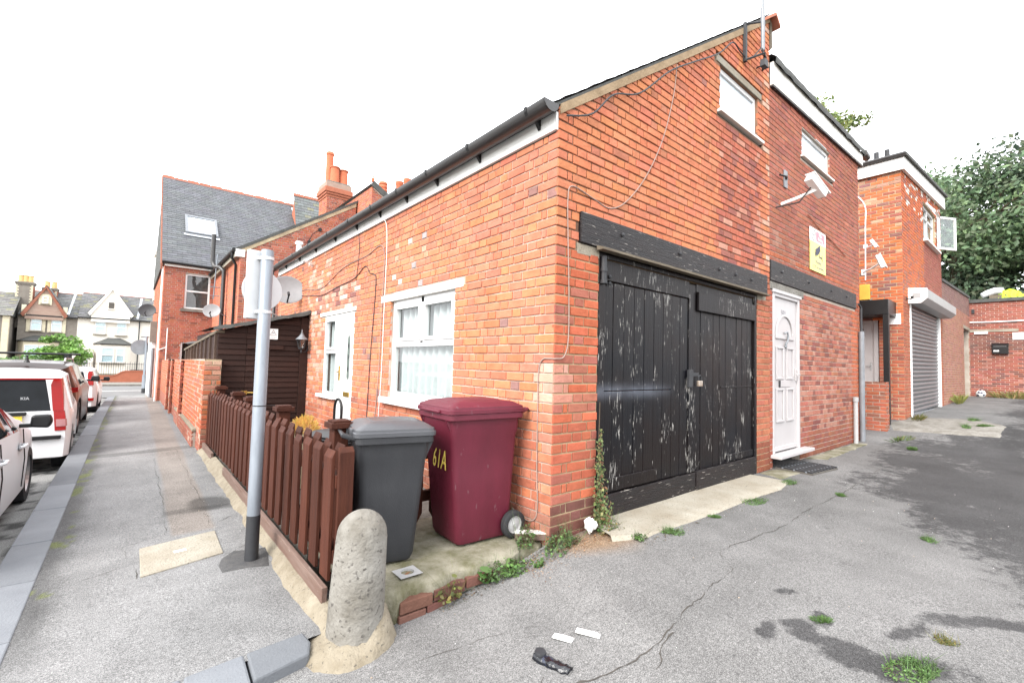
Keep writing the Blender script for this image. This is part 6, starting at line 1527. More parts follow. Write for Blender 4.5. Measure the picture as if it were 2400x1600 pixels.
# ================================================================== CCTV cameras
def cctv(label, loc, rz, s=1.0, m='sign_white', arm=Vector((-.25,.2,-.12)), tilt=-18):
    t = thing('security_camera', label, 'camera', loc, rz)
    Mx = Matrix.Rotation(R(tilt), 4, 'Y') @ Matrix.Diagonal((s, s, s, 1))
    mb = MB(); mb.box(-.16,.16,-.05,.05,-.045,.045, M=Mx); mb.build('housing', m, t, bevel=.008)
    mb = MB(); mb.box(-.18,.20,-.062,.062,.047,.058, M=Mx); mb.build('sunshield', m, t, bevel=.004)
    mb = MB(); mb.box(.16,.166,-.04,.04,-.035,.035, M=Mx); mb.build('lens_window', 'black_plastic', t)
    mb = MB(); mb.tube([(0,0,-.04*s),arm*.5+Vector((0,0,-.03)),arm], .015*s+.004, 6); mb.box(arm.x-.03,arm.x+.03,arm.y-.012,arm.y+.012,arm.z-.07*s,arm.z+.07*s); mb.build('bracket', m, t)
    return t
cam1 = cctv('white CCTV camera tilted on an arm below the small upper window', (4.55,-.38,3.72), R(-15), 1.1, 'sign_white', Vector((-.28,.36,-.20)), 34)
mb = MB(); mb.tube([(-.05,.03,.0),(-.2,.1,-.22),(-.45,.3,-.28),(-.6,.4,-.22)], .010, 5); mb.build('cable', 'black_plastic', cam1)
pb = thing('bracket_plate', 'grey plate with black cable arm on the house wall above the camera', 'bracket', (4.52,0,3.92)); pb.scale = (.62,.8,.62)
mb = MB(); mb.box(-.09,.09,-.03,-.008,-.2,.2); mb.build('plate', 'metal_grey', pb, bevel=.004); mb = MB(); mb.tube([(0,-.04,.03),(-.25,-.09,-.03),(-.50,-.07,-.06)], .02, 6); mb.lathe([(.05,0),(.05,.05)], 8, Matrix.Translation((0,-.0,.03)) @ Matrix.Rotation(R(90), 4, 'X')); mb.build('cable_arm', 'black_plastic', pb)
cctv('white CCTV camera on a long arm reaching past the sign post', (-.62,8.05,2.36), R(200), .8, 'plastic_grey', Vector((-.62,.05,-.28)), 4)
c = cctv('small white floodlight camera on the house corner nearest the porch', (8.45,-.18,3.72), R(-70), .55, 'sign_white', Vector((-.10,.2,0)), 60)
c = cctv('larger white security light on an arm at the house corner', (8.75,-.22,3.42), R(-70), .85, 'sign_white', Vector((-.2,.55,-.1)), 70)
c = cctv('tiny white camera under the gutter of the long wall near the dish', (-.14,6.1,2.93), R(200), .35, 'sign_white', Vector((-.12,-.05,-.02)), 10)
c = cctv('small black camera beside the shutter housing', (11.0,-.33,2.95), R(190), .5, 'black_plastic', Vector((-.1,-.1,.0)), 5)
# little wire aerial bracket and floodlight on gable, mast
ms = thing('aerial_mast', 'grey aerial mast on rusty brackets at the gable peak', 'aerial', (3.29,-.20,5.12))
mb = MB(); mb.tube([(0,0,0),(0,0,.55)], .024, 10); mb.tube([(0,0,.55),(0,0,2.8)], .017, 10); mb.build('mast', 'metal_grey', ms, smooth=True)
mb = MB(); mb.box(-.12,-.08,.15,.185,-.10,.40); mb.build('wall_plate', 'metal_dark', ms); mb = MB(); mb.tube([(-.10,.16,.38),(.03,-.01,.38),(.40,.17,.40)], .014, 5); mb.tube([(-.10,.16,-.08),(.03,-.01,-.02),(.42,.17,.02)], .014, 5); mb.build('bracket_arm', 'metal_dark', ms)
mb = MB(); mb.tube([(.05,.0,.0),(.02,-.03,-.10),(-.06,-.03,-.08),(-.02,.0,.02)], .007, 5); mb.build('cable', 'black_plastic', ms)
flx = thing('floodlight', 'small black floodlight hanging below the aerial mast', 'floodlight', (3.31,-.20,4.97)); flx.scale = (.6,.6,.6); mb = MB(); mb.prism([(-.09,-.06,-.09),(.09,-.06,-.09),(.07,-.06,.06),(-.07,-.06,.06)], (0,.10,0)); mb.build('lamp_head', 'metal_dark', flx, bevel=.006); mb = MB(); mb.tube([(.06,.04,.0),(.12,.15,.05),(.15,.2,.06)], .016, 5); mb.build('bracket', 'metal_dark', flx)
# CCTV warning sign on the flat-roofed house
cs = thing('warning_sign', 'white and yellow CCTV warning sign on the flat roofed house', 'sign', (5.84,-.012,3.13))
mb = MB(); mb.box(-.36,.36,-.008,0,.12,.33); mb.build('top_plate', 'sign_white', cs); mb = MB(); mb.box(-.36,.36,-.008,0,-.34,.119); mb.build('lower_plate', 'sign_yellow', cs)
mb = MB(); mb.box(-.09,.29,-.011,-.008,.15,.30); mb.build('red_panel', 'sign_red', cs)
ring = MB(); pts = [(-.21+.085*math.cos(a), -.010, .225+.085*math.sin(a)) for a in [2*math.pi*k/20 for k in range(21)]]; ring.tube(pts, .006, 4, cap=False); ring.tube([(-.26,-.010,.225),(-.16,-.010,.225)], .006, 4); ring.build('roundel', 'ink_grey', cs)
text('lettering', 'No', .09, 'sign_white', cs, face_negY(.10, -.013, .255)); text('lettering', 'Parking', .075, 'sign_white', cs, face_negY(.10, -.013, .185))
mb = MB(); mb.prism([(-.14,-.012,.00),(.07,-.012,.10),(.10,-.012,.02),(-.06,-.012,-.09)], (0,.003,0)); mb.prism([(-.15,-.012,-.03),(-.09,-.012,-.06),(-.10,-.012,-.11),(-.14,-.012,-.09)], (0,.003,0)); mb.box(.03,.05,-.012,-.009,-.09,.0); mb.box(.05,.19,-.012,-.009,-.10,-.08); mb.box(.175,.19,-.012,-.009,-.14,-.05); mb.build('camera_symbol', 'ink', cs)
text('lettering', 'Warning', .075, 'ink_grey', cs, face_negY(0, -.010, -.185)); text('lettering', 'CCTV in operation', .066, 'ink_grey', cs, face_negY(0, -.010, -.265))
mb = MB()
for k in range(20):
    z = -.33+k*.022
    for x in (-.36, .343): mb.box(x,x+.017,-.0095,-.008,z,z+.011)
mb.build('checker_edge', 'ink_grey', cs)

# ================================================================== cables on the walls
def cable(label, pts, r_, m, name='cable'):
    P = [Vector(p) for p in pts]; Q = []
    for i in range(len(P)-1):
        p0, p1, p2, p3 = P[max(i-1,0)], P[i], P[i+1], P[min(i+2,len(P)-1)]
        for k in range(6):
            t = k/6; Q.append(.5*((2*p1)+(p2-p0)*t+(2*p0-5*p1+4*p2-p3)*t*t+(3*p1-p0-3*p2+p3)*t**3))
    Q.append(P[-1]); c = Q[0].copy()
    mb = MB(); mb.tube([q-c for q in Q], r_, 5); o = mb.build(name, m, None, smooth=True); o.location = c
    return tag(o, label, 'cable')
Y0 = -.016
cable('pale cable looping down the garage gable and round the brick corner', [(1.66,Y0,4.30),(1.60,Y0,3.95),(1.42,Y0,3.45),(1.15,Y0,3.0),(.85,Y0,2.68),(.62,Y0,2.56),(.40,Y0,2.59),(.15,Y0,2.625),(.10,Y0,2.52),(.11,Y0,2.2),(.13,Y0,1.8),(.135,Y0,1.42),(.09,Y0,1.28),(.0,Y0-.002,1.26),(-.017,.03,1.26),(-.017,.11,1.25),(-.017,.15,1.16),(-.017,.15,.85),(-.017,.145,.45),(-.017,.13,.12),(-.017,.17,.02),(-.017,.28,.0),(-.02,.42,.05)], .005, 'cable_pale')
cable('dark cables draped under the slate verge of the gable', [(.05,Y0-.02,3.15),(.35,Y0-.02,3.28),(.62,Y0-.02,3.55),(1.0,Y0-.02,3.72),(1.5,Y0-.02,4.15),(2.0,Y0-.02,4.48),(2.5,Y0-.02,4.80),(2.85,Y0-.02,5.10),(3.05,Y0-.02,5.08),(3.30,Y0-.02,5.10),(3.6,Y0-.04,5.38)], .008, 'metal_dark')
cable('pale twin cable running under the gutter and down beside the front window', [(-.016,8.3,2.50),(-.016,6.6,2.50),(-.016,5.6,2.42),(-.016,4.6,2.62),(-.016,3.7,2.66),(-.016,3.25,2.72),(-.016,3.10,2.60),(-.016,3.09,2.2),(-.016,3.11,1.7),(-.016,3.12,1.2),(-.016,3.18,.6),(-.016,3.30,.1)], .006, 'cable_pale')
cable('thin white cable dropping straight from the fascia to the window side', [(-.04,3.12,3.04),(-.02,3.06,2.95),(-.016,3.03,2.6),(-.016,3.04,1.9),(-.016,3.05,1.0),(-.016,3.12,.2)], .0045, 'sign_white')
cable('black cable wandering across the wall above the front door', [(-.016,6.9,2.42),(-.016,6.2,2.35),(-.016,5.5,2.30),(-.016,4.7,2.36),(-.016,4.1,2.40),(-.016,3.72,2.52),(-.016,3.55,2.40),(-.016,3.40,2.36),(-.016,3.33,2.2),(-.016,3.42,1.2),(-.016,3.46,.3)], .006, 'metal_dark')
cable('thin black cable falling from the gutter above the door', [(-.03,3.98,3.03),(-.016,3.96,2.8),(-.016,4.02,2.45),(-.016,4.05,2.36)], .005, 'metal_dark')
cable('white cable hanging down the workshop wall beside the house', [(UG-.02,.72,5.6),(UG-.02,.45,5.2),(UG-.02,.44,4.6),(UG-.02,.45,3.4)], .012, 'sign_white')
cable('thin cable sagging across the red brick of the flat roofed house', [(5.4,-.015,3.62),(6.0,-.015,3.50),(6.6,-.015,3.42),(7.3,-.015,3.30)], .006, 'wall_red')

# ================================================================== planter, hoop rail by the door, drain grating
pl = thing('planter', 'cream flower pot with a dried golden shrub behind the fence', 'planter', (-1.03,2.60,-.11)); pl.scale = (.70,.70,.90)
mb = MB(); mb.lathe([(.10,0),(.15,.28),(.18,.48),(.22,.56),(.235,.575),(.235,.61),(.21,.61),(.18,.56)], 24); mb.build('pot', 'cream_glaze', pl, smooth=True, angle=40)
mb = MB(); r = random.Random(5)
for i in range(900):
    v = Vector((r.gauss(0,1), r.gauss(0,1), abs(r.gauss(0,1))*.9)).normalized(); rad = .20*r.uniform(.55,1.0)
    p = Vector((v.x*rad*1.05, v.y*rad*1.05, .62+v.z*rad*.95)); u_ = v.orthogonal().normalized()*r.uniform(.006,.011); e = p+v*r.uniform(.015,.035)+Vector((0,0,.008))
    c = vary((0.62,0.42,0.13), r, .25, .1); mb.add([p-u_, p+u_, e+u_*.6, e-u_*.6], [(0,1,2,3)], c)
o = mb.build('shrub', 'leaf', pl); o['kind'] = 'stuff'
hp = thing('hoop_rail', 'dark blue black hoop grab rail standing by the front door', 'handrail', (-.10,4.30,-.11))
pts = [(0,-.145,0),(0,-.145,.60)]+[(0,-.145*math.cos(a), .60+.15*math.sin(a)) for a in [math.pi*k/10 for k in range(1,10)]]+[(0,.145,.60),(0,.145,0)]
mb = MB(); mb.tube(pts, .019, 10); mb.build('rail', 'black_plastic', hp, smooth=True)
for s_ in (-.145, .145):
    mb = MB(); mb.lathe([(.045,0),(.045,.012)], 12, Matrix.Translation((0,s_,0))); mb.build('foot_plate', 'black_plastic', hp)
dg = thing('drain_grating', 'black slatted drain grating in the tarmac below the white door', 'grating', (4.45,-.28,-.052), R(-6))
mb = MB(); mb.box(-.36,.36,-.22,.22,-.03,.006); mb.build('pit', 'interior', dg)
for k in range(9):
    x = -.34+k*.085; mb = MB(); mb.box(x,x+.035,-.21,.21,.008,.026); mb.build('bar', 'metal_dark', dg, bevel=.003)
for y in (-.14, .0, .14):
    mb = MB(); mb.box(-.35,.35,y-.008,y+.008,.006,.02); mb.build('cross_bar', 'galvanised', dg)

# litter in the yard
def litter(label, x, y, rz, P, m, h=.004, name='paper_scrap'):
    t = MB(); t.prism([(a, b, .004) for a, b in P], (0,0,h)); o = t.build(name, m, None); o.location = (x, y, float(yz(x, y))+.001); o.rotation_euler = (0, 0, rz); return tag(o, label, 'litter')
litter('blank white paper strip on the tarmac', -.62, -.73, R(-62), [(-.055,-.02),(.052,-.024),(.055,.02),(.01,.026),(-.05,.022)], 'paper')
o = litter('white printed ticket with two black letters on the tarmac', -.50, -.80, R(-62), [(-.065,-.022),(.065,-.022),(.065,.022),(-.065,.022)], 'paper')
for s_, u in (('T', -.035), ('F', .04)): text('print', s_, .035, 'ink', o, Matrix.Translation((u,0,.0085)) @ Matrix.Rotation(R(90), 4, 'Z'), depth=.0003)
bt = thing('crushed_bottle', 'crushed dark blue plastic bottle lying in a tarmac crack', 'bottle', (-.79,-.82,float(yz(-.79,-.82))-.004), R(-75)); bt.scale = (.72,.72,.72)
mb = MB(); r = random.Random(2); vs = []; fs = []
for i in range(15):
    for k in range(12):
        a = 2*math.pi*k/12; t = i/14; w_ = .042*(1 if .12 < t < .9 else .8)*(1+r.uniform(-.14,.14)); vs.append((-.14+.28*t+r.uniform(-.004,.004), w_*math.cos(a), .012+max(-.5, math.sin(a))*.030*(1+r.uniform(-.35,.25))))
for i in range(14):
    for k in range(12): fs.append((i*12+k, i*12+(k+1) % 12, (i+1)*12+(k+1) % 12, (i+1)*12+k))
fs += [tuple(range(12))[::-1], tuple(14*12+k for k in range(12))]
mb.add(vs, fs); mb.build('bottle_body', 'blue_plastic', bt, smooth=True, angle=50)
mb = MB(); mb.lathe([(.040,-.012),(.042,.0),(.038,.012),(0,.014)], 14, Matrix.Translation((-.10,.01,.045)) @ Matrix.Rotation(R(8), 4, 'Y')); mb.build('cap', 'metal_dark', bt, smooth=True)
rr_ = MB(); r = random.Random(9); vs = []; fs = []
for i in range(7):
    for k in range(9):
        th_ = math.pi*i/6; ph_ = 2*math.pi*k/9; q = .055*(1+r.uniform(-.3,.3)); vs.append((q*math.sin(th_)*math.cos(ph_), q*.8*math.sin(th_)*math.sin(ph_), .055+q*1.0*math.cos(th_)))
for i in range(6):
    for k in range(9): fs.append((i*9+k, i*9+(k+1) % 9, (i+1)*9+(k+1) % 9, (i+1)*9+k))
rr_.add(vs, fs); o = rr_.build('paper_scrap', 'paper', None); o.location = (.33,-.10,-.07); tag(o, 'crumpled white paper among the weeds at the brick corner', 'litter')

# ================================================================== parked cars
def car(label, loc, paint, L, W, H, spec, group='cars parked along the kerb'):
    t = thing('parked_car', label, 'car', loc, 0, group)
    sill, wr = .20, spec['wr']; yw = spec['yw']       # wheel centres along y (rear, front)
    # profiles along y (0 rear .. L front)
    roof = lambda y: np.interp(y, *zip(*spec['roof'])); belt = lambda y: np.interp(y, *zip(*spec['belt']))
    wid = lambda y: np.interp(y, *zip(*spec['wid'])); tum = spec['tumble']
    win0, win1 = spec['glass']
    ys = sorted(set(np.round(np.concatenate([np.linspace(0, L, 60), [w_+wr*1.18*math.cos(a) for w_ in yw for a in np.linspace(0, math.pi, 13)], [q for s_ in spec['side_windows'] for q in s_], spec['wscreen']]), 3)))
    def rear_off(lv): return spec['rear'][lv]
    def section(y):
        zr, zb, w = float(roof(y)), float(belt(y)), float(wid(y)); zs = sill
        for w_ in yw:
            dy = abs(y-w_); ra = wr*1.18
            if dy < ra: zs = max(zs, wr+math.sqrt(ra*ra-dy*dy)*.98)
        zs = min(zs, zb-.08)
        cab = max(0, min(1, (zr-zb)/.35))
        zt = zb+(zr-zb)*.86
        pts = [(w*.90, zs), (w*.985, zs+.03), (w*1.0, zs+(zb-zs)*.45), (w*.985, zs+(zb-zs)*.80), (w*.955, zb), (w*.955-(tum*cab+.03)*1.0, zt), (w*.955-(tum*cab+.03)-.11, zr-.012), (0, zr+.01)]
        out = []
        for k, (x, z) in enumerate(pts):
            yy = y+spec['rear'][k]*max(0, 1-y/spec['rl'])-spec['front'][k]*max(0, 1-(L-y)/.7)
            out.append((x, yy, z))
        return out
    S = [section(y) for y in ys]; n = len(S[0])
    body = MB(); glassf = {}
    def q(i, k, s_): 
        f = lambda a: (a[0]*s_, a[1], a[2])
        return [f(S[i][k]), f(S[i+1][k]), f(S[i+1][k+1]), f(S[i][k+1])]
    ws0, ws1 = spec['wscreen']
    for i in range(len(ys)-1):
        ym = (ys[i]+ys[i+1])/2
        for k in range(n-1):
            for s_ in (1, -1):
                key = None
                if k == 4:
                    for j, (a, b) in enumerate(spec['side_windows']):
                        if a <= ym <= b: key = ('side', j, s_)
                if k in (5, 6) and ws0 <= ym <= ws1: key = ('windscreen', 0, 0)
                P = q(i, k, s_)
                if key: glassf.setdefault(key, MB()).add(P, [(0,1,2,3)])
                else: body.add(P, [(0,1,2,3)])
    # rear panel with window, front cap
    rr_ = S[0]; rw_ = MB()
    for k in range(n-1):
        (xa, ya, za), (xb, yb_, zb_) = rr_[k], rr_[k+1]
        if k in (4,):
            m_ = spec.get('rwin', .84)
            body.add([(-xa,ya,za),(-xa*m_,ya,za),(-xb*m_,yb_,zb_),(-xb,yb_,zb_)], [(0,1,2,3)]); body.add([(xa,ya,za),(xa*m_,ya,za),(xb*m_,yb_,zb_),(xb,yb_,zb_)], [(0,1,2,3)])
            zc = .05; lerp = lambda p, q_, t_: tuple(a+(b-a)*t_ for a, b in zip(p, q_))
            rw_.add([(-xa*m_,ya,za),(xa*m_,ya,za),(xb*m_,yb_,zb_),(-xb*m_,yb_,zb_)], [(0,1,2,3)])
        else: body.add([(-xa,ya,za),(xa,ya,za),(xb,yb_,zb_),(-xb,yb_,zb_)], [(0,1,2,3)])
    ff = S[-1]
    for k in range(n-1):
        (xa, ya, za), (xb, yb_, zb_) = ff[k], ff[k+1]; body.add([(-xa,ya,za),(xa,ya,za),(xb,yb_,zb_),(-xb,yb_,zb_)], [(0,1,2,3)])
    body.add([(-W/2*.85,.1,.22),(W/2*.85,.1,.22),(W/2*.85,L-.1,.22),(-W/2*.85,L-.1,.22)], [(0,1,2,3)])
    b = body.build('body', paint, t, smooth=True, angle=28)
    rw_.build('rear_window', 'car_glass', t)
    for (nm, j, s_), g_ in glassf.items(): g_.build('side_window' if nm == 'side' else 'windscreen', 'car_glass', t, smooth=True)
    for w_ in yw:
        for s_ in (1, -1):
            x = s_*(W/2-.02)
            Mw = Matrix.Translation((x-s_*.20,w_,wr)) @ Matrix.Rotation(R(90*s_), 4, 'Y')
            a = MB(); a.lathe([(wr*.66,.0),(wr*.97,.0),(wr,.02),(wr,.17),(wr*.96,.195),(wr*.70,.20),(wr*.66,.185)], 28, Mw, cap=False); wo = a.build('tyre', 'rubber', t, smooth=True, angle=40)
            a = MB(); a.lathe([(0,.165),(wr*.12,.165),(wr*.16,.15),(wr*.22,.15)], 16, Mw)
            for k in range(5):
                an = 2*math.pi*k/5; Mk = Mw @ Matrix.Rotation(an, 4, 'Z'); a.box(-.028,.028,0,wr*.64,.13,.155, M=Mk)
            a.lathe([(wr*.58,.15),(wr*.66,.185),(wr*.66,.02)], 24, Mw, cap=False); a.build('rim', 'alloy', wo)
            a = MB(); a.lathe([(0,.09),(wr*.64,.09)], 16, Mw); a.build('brake_disc', 'metal_dark', wo)
    w0 = float(wid(0)); sec0 = S[0]
    # inner arches so that the wheels sit in dark wells
    a = MB()
    for w_ in yw: a.box(-W/2*.86,W/2*.86,w_-wr*1.2,w_+wr*1.2,.25,wr*2.1)
    a.build('wheel_well', 'interior', t)
    return t, S, ys
RZ0 = -.50
specP = dict(wr=.28, yw=(.58,2.75), roof=[(0,1.40),(.25,1.435),(1.2,1.45),(1.9,1.43),(2.55,1.00),(3.2,.90),(3.42,.80)], belt=[(0,.88),(2.5,.86),(3.1,.80),(3.42,.70)],
    wid=[(0,.70),(.12,.755),(.8,.785),(2.6,.785),(3.2,.74),(3.42,.62)], tumble=.07, rwin=.80, glass=(.5,2.3), side_windows=[(.30,.72),(.80,1.45),(1.52,2.15)], wscreen=(1.95,2.55),
    rear=[.10,.0,.02,.04,.06,.13,.18,.18], front=[.0,.0,0,.05,.1,.1,.1,.1], rl=.55)
SKEW = R(3.0)
p, S, _ = car('white hatchback with tall red tail lights, second car from the camera', (-3.82,6.70,RZ0), 'car_white', 3.42, 1.56, 1.45, specP); p.rotation_euler = (0, 0, SKEW)
def strip(par, pts, w, m, name, t_=.03):
    """light cluster: swept block through points (centre) with width vectors"""
    mb = MB(); n = len(pts)
    vs = []
    for (x, y, z, a) in pts: vs += [(x-a,y-t_,z),(x+.012,y-t_*.6,z),(x+.03,y+w,z),(x-a,y+w*.3,z)]
    fs = [(4*i+k,4*i+(k+1) % 4,4*i+4+(k+1) % 4,4*i+4+k) for i in range(n-1) for k in range(4)]+[(3,2,1,0),(4*n-4,4*n-3,4*n-2,4*n-1)]
    mb.add(vs, fs); return mb.build(name, m, par, smooth=True, angle=40)
for s_ in (1, -1):
    o = strip(p, [(.655,.055,.88,.10),(.640,.085,1.05,.105),(.615,.115,1.25,.10),(.60,.13,1.34,.06)], .13, 'lens_red', 'tail_light'); 
    o2 = strip(p, [(.690,.035,.60,.10),(.678,.045,.78,.105),(.662,.06,.878,.10)], .12, 'lens_red', 'tail_light')
    o3 = strip(p, [(.685,.030,.66,.085),(.678,.038,.76,.085)], .05, 'lens_clear', 'reversing_light', .034)
    if s_ == -1:
        for q_ in (o, o2, o3): q_.scale = (-1, 1, 1)
mb = MB(); mb.box(-.26,.26,-.002,.05,.70,.82); mb.build('number_plate', 'plate_yellow', p); mb = MB(); mb.box(-.30,.30,-.02,.04,.83,.875); mb.build('plate_light_bar', 'black_plastic', p, bevel=.01)
mb = MB(); mb.box(.33,.66,-.03,.05,.485,.535); mb.build('bumper_strip', 'black_plastic', p, bevel=.008); mb = MB(); mb.box(-.66,-.33,-.03,.05,.485,.535); mb.build('bumper_strip', 'black_plastic', p, bevel=.008)
mb = MB(); mb.box(-.62,.62,.015,.05,1.325,1.345); mb.build('brake_light', 'lens_red', p)
text('window_sticker', 'KIA', .055, 'sign_back', p, Matrix.Translation((.27,.050,1.06)) @ Euler((R(97),0,0)).to_matrix().to_4x4())
mb = MB(); mb.tube([(-.02,.35,1.44),(-.02,.22,1.58)], .006, 5); mb.lathe([(.02,0),(.012,.03)], 8, Matrix.Translation((-.02,.36,1.43))); mb.build('aerial', 'black_plastic', p)
mb = MB(); mb.box(.78,.80,.5,2.7,.42,.48); mb.build('side_moulding', 'black_plastic', p)
# silver hatchback, right-hand side shows
specS = dict(wr=.31, yw=(.75,3.25), roof=[(0,1.12),(.5,1.36),(1.2,1.42),(2.0,1.38),(2.9,.99),(3.7,.88),(4.10,.70)], belt=[(0,.95),(1.5,.93),(2.9,.87),(3.6,.80),(4.10,.62)],
    wid=[(0,.72),(.2,.82),(.9,.86),(3.0,.86),(3.7,.80),(4.10,.58)], tumble=.13, glass=(.5,2.6), side_windows=[(.75,1.45),(1.53,2.55)], wscreen=(2.02,2.9), rear=[.1,0,.02,.05,.1,.3,.45,.5], front=[0,0,0,.05,.1,.1,.1,.1], rl=.9)
sv, S, _ = car('silver hatchback nearest the camera with its right side against the kerb', (-4.13,1.95,RZ0), 'car_silver', 4.10, 1.72, 1.42, specS)
for y in (1.45, 2.42-.0):
    mb = MB(); mb.lathe([(.0,-.012),(.07,-.010),(.075,.0)], 14, Matrix.Translation((.865,y,.74)) @ Matrix.Rotation(R(90), 4, 'Y') @ Matrix.Diagonal((.6,1,1,1))); mb.build('handle_recess', 'alloy', sv, smooth=True)
    mb = MB(); mb.tube([(.865,y-.09,.745),(.895,y-.06,.75),(.895,y+.06,.75),(.865,y+.09,.745)], .015, 8); mb.build('door_handle', 'car_silver', sv, smooth=True)
def mirror(par, x, y, z, m='black_plastic', s=1.0):
    mb = MB(); d = 1 if x > 0 else -1
    P = [(.05,-.035,-.055),(.20,-.045,-.07),(.225,-.03,.0),(.20,-.035,.075),(.06,-.03,.07)]
    xx = x if d > 0 else x+.21
    mb.prism([(xx+d*a*s, y+b*s-.02, z+c*s) for a, b, c in P], (0,.10*s,0)); o = mb.build('wing_mirror', m, par, bevel=.022)
    mb = MB(); mb.box(min(xx-d*.03, xx+d*.08),max(xx-d*.03, xx+d*.08),y-.02,y+.04,z-.06,z-.02); mb.build('mirror_stalk', m, o, bevel=.008)
mirror(sv, .84, 2.62, .97); mirror(sv, -1.05, 2.62, .97)
for y0 in (1.50, 2.60):
    mb = MB(); mb.tube([(.862,y0,.30),(.872,y0,.6),(.845,y0+.0,.90)], .005, 4); mb.build('door_gap', 'black_plastic', sv)
# dark brown SUV with roof rack
specB = dict(wr=.34, yw=(.80,3.35), roof=[(0,1.42),(.3,1.50),(1.5,1.54),(2.3,1.50),(3.1,1.12),(3.9,1.02),(4.35,.82)], belt=[(0,1.02),(3.1,.98),(3.9,.92),(4.35,.74)],
    wid=[(0,.76),(.2,.86),(.9,.90),(3.3,.90),(4.0,.84),(4.35,.62)], tumble=.11, glass=(.5,2.9), side_windows=[(.35,.75),(.85,1.65),(1.73,2.75)], wscreen=(2.35,3.1), rear=[.1,0,.02,.05,.1,.26,.34,.36], front=[0,0,0,.05,.1,.1,.1,.1], rl=.7)
bs, S, _ = car('dark brown estate car with roof bars between the two white cars', (-4.12,10.25,RZ0), 'car_brown', 4.35, 1.80, 1.54, specB)
for s_ in (1, -1):
    mb = MB(); mb.tube([(s_*.62,.55,1.52),(s_*.62,.7,1.59),(s_*.62,2.2,1.57),(s_*.62,2.35,1.50)], .018, 6); mb.build('roof_rail', 'alloy', bs)
    mb = MB(); mb.prism([(s_*.60,-.03,1.0),(s_*.88,.12,1.02),(s_*.89,.35,1.06),(s_*.88,.20,.92),(s_*.60,.0,.88)], (0,.02,.0)); mb.build('tail_light', 'lens_red', bs)
for y in (.85, 1.75):
    mb = MB(); mb.tube([(-.78,y,1.68),(.78,y,1.68)], .022, 8); mb.box(-.64,-.58,y-.02,y+.02,1.58,1.68); mb.box(.58,.64,y-.02,y+.02,1.58,1.68); mb.build('roof_bar', 'black_plastic', bs)
mb = MB(); mb.lathe([(.05,0),(.03,.05),(.015,.12),(.03,.14),(0,.15)], 8, Matrix.Translation((.1,.35,1.50))); mb.build('roof_aerial', 'black_plastic', bs)
mirror(bs, .88, 2.95, 1.08); mirror(bs, -1.09, 2.95, 1.08)
mb = MB(); mb.box(-.26,.26,.01,.06,.72,.83); mb.build('number_plate', 'plate_yellow', bs)
# farther white hatchback
specW = dict(specP); specW['roof'] = [(0,1.32),(.25,1.36),(1.2,1.38),(1.9,1.36),(2.6,1.0),(3.2,.9),(3.5,.78)]; specW['wid'] = [(0,.66),(.15,.76),(.8,.79),(2.6,.79),(3.2,.74),(3.5,.6)]
w3, S, _ = car('white small hatchback with red lamps, farthest of the parked cars', (-3.93,16.1,RZ0-.09), 'car_white', 3.5, 1.58, 1.38, specW)
for s_ in (1, -1):
    o = strip(w3, [(.650,.045,.86,.10),(.635,.075,1.02,.10),(.61,.105,1.20,.085),(.60,.12,1.27,.05)], .10, 'lens_red', 'tail_light')
    o2 = strip(w3, [(.67,-.01,.40,.16),(.67,-.01,.48,.16)], .06, 'lens_red', 'fog_light')
    if s_ == -1: o.scale = (-1,1,1); o2.scale = (-1,1,1)
mirror(w3, .76, 2.35, .95); mirror(w3, -.97, 2.35, .95)
mb = MB(); mb.box(-.26,.26,-.002,.05,.62,.73); mb.build('number_plate', 'plate_yellow', w3)

# ================================================================== houses across the main road
def facade_window(par, x0, x1, z0, z1, y, split=.5, m='white_upvc', sill=True, curt=True):
    mb = MB(); f = .06
    for a, b, c, d in [(x0,x0+f,z0,z1),(x1-f,x1,z0,z1),(x0+f,x1-f,z0,z0+f),(x0+f,x1-f,z1-f,z1),(x0+f,x1-f,z0+(z1-z0)*split-f/2,z0+(z1-z0)*split+f/2)]: mb.box(a,b,y-.05,y+.02,c,d)
    w = mb.build('window', m, par)
    mb = MB(); mb.box(x0+f,x1-f,y-.008,y-.004,z0+f,z1-f); mb.build('pane', 'window_glass', w)
    if curt:
        mb = MB(); n = 14; vs = []
        for k in range(n+1):
            x = x0+f+(x1-x0-2*f)*k/n
            for z in (z0+f, z1-f): vs.append((x, y+.0+.004*(k % 2), z))
        mb.add(vs, [(2*k,2*k+2,2*k+3,2*k+1) for k in range(n)]); mb.build('curtain', 'frosted', w)
    if sill: mb = MB(); mb.box(x0-.08,x1+.08,y-.14,y+.02,z0-.09,z0-.005); mb.build('sill', 'concrete_pale', w)
    return w
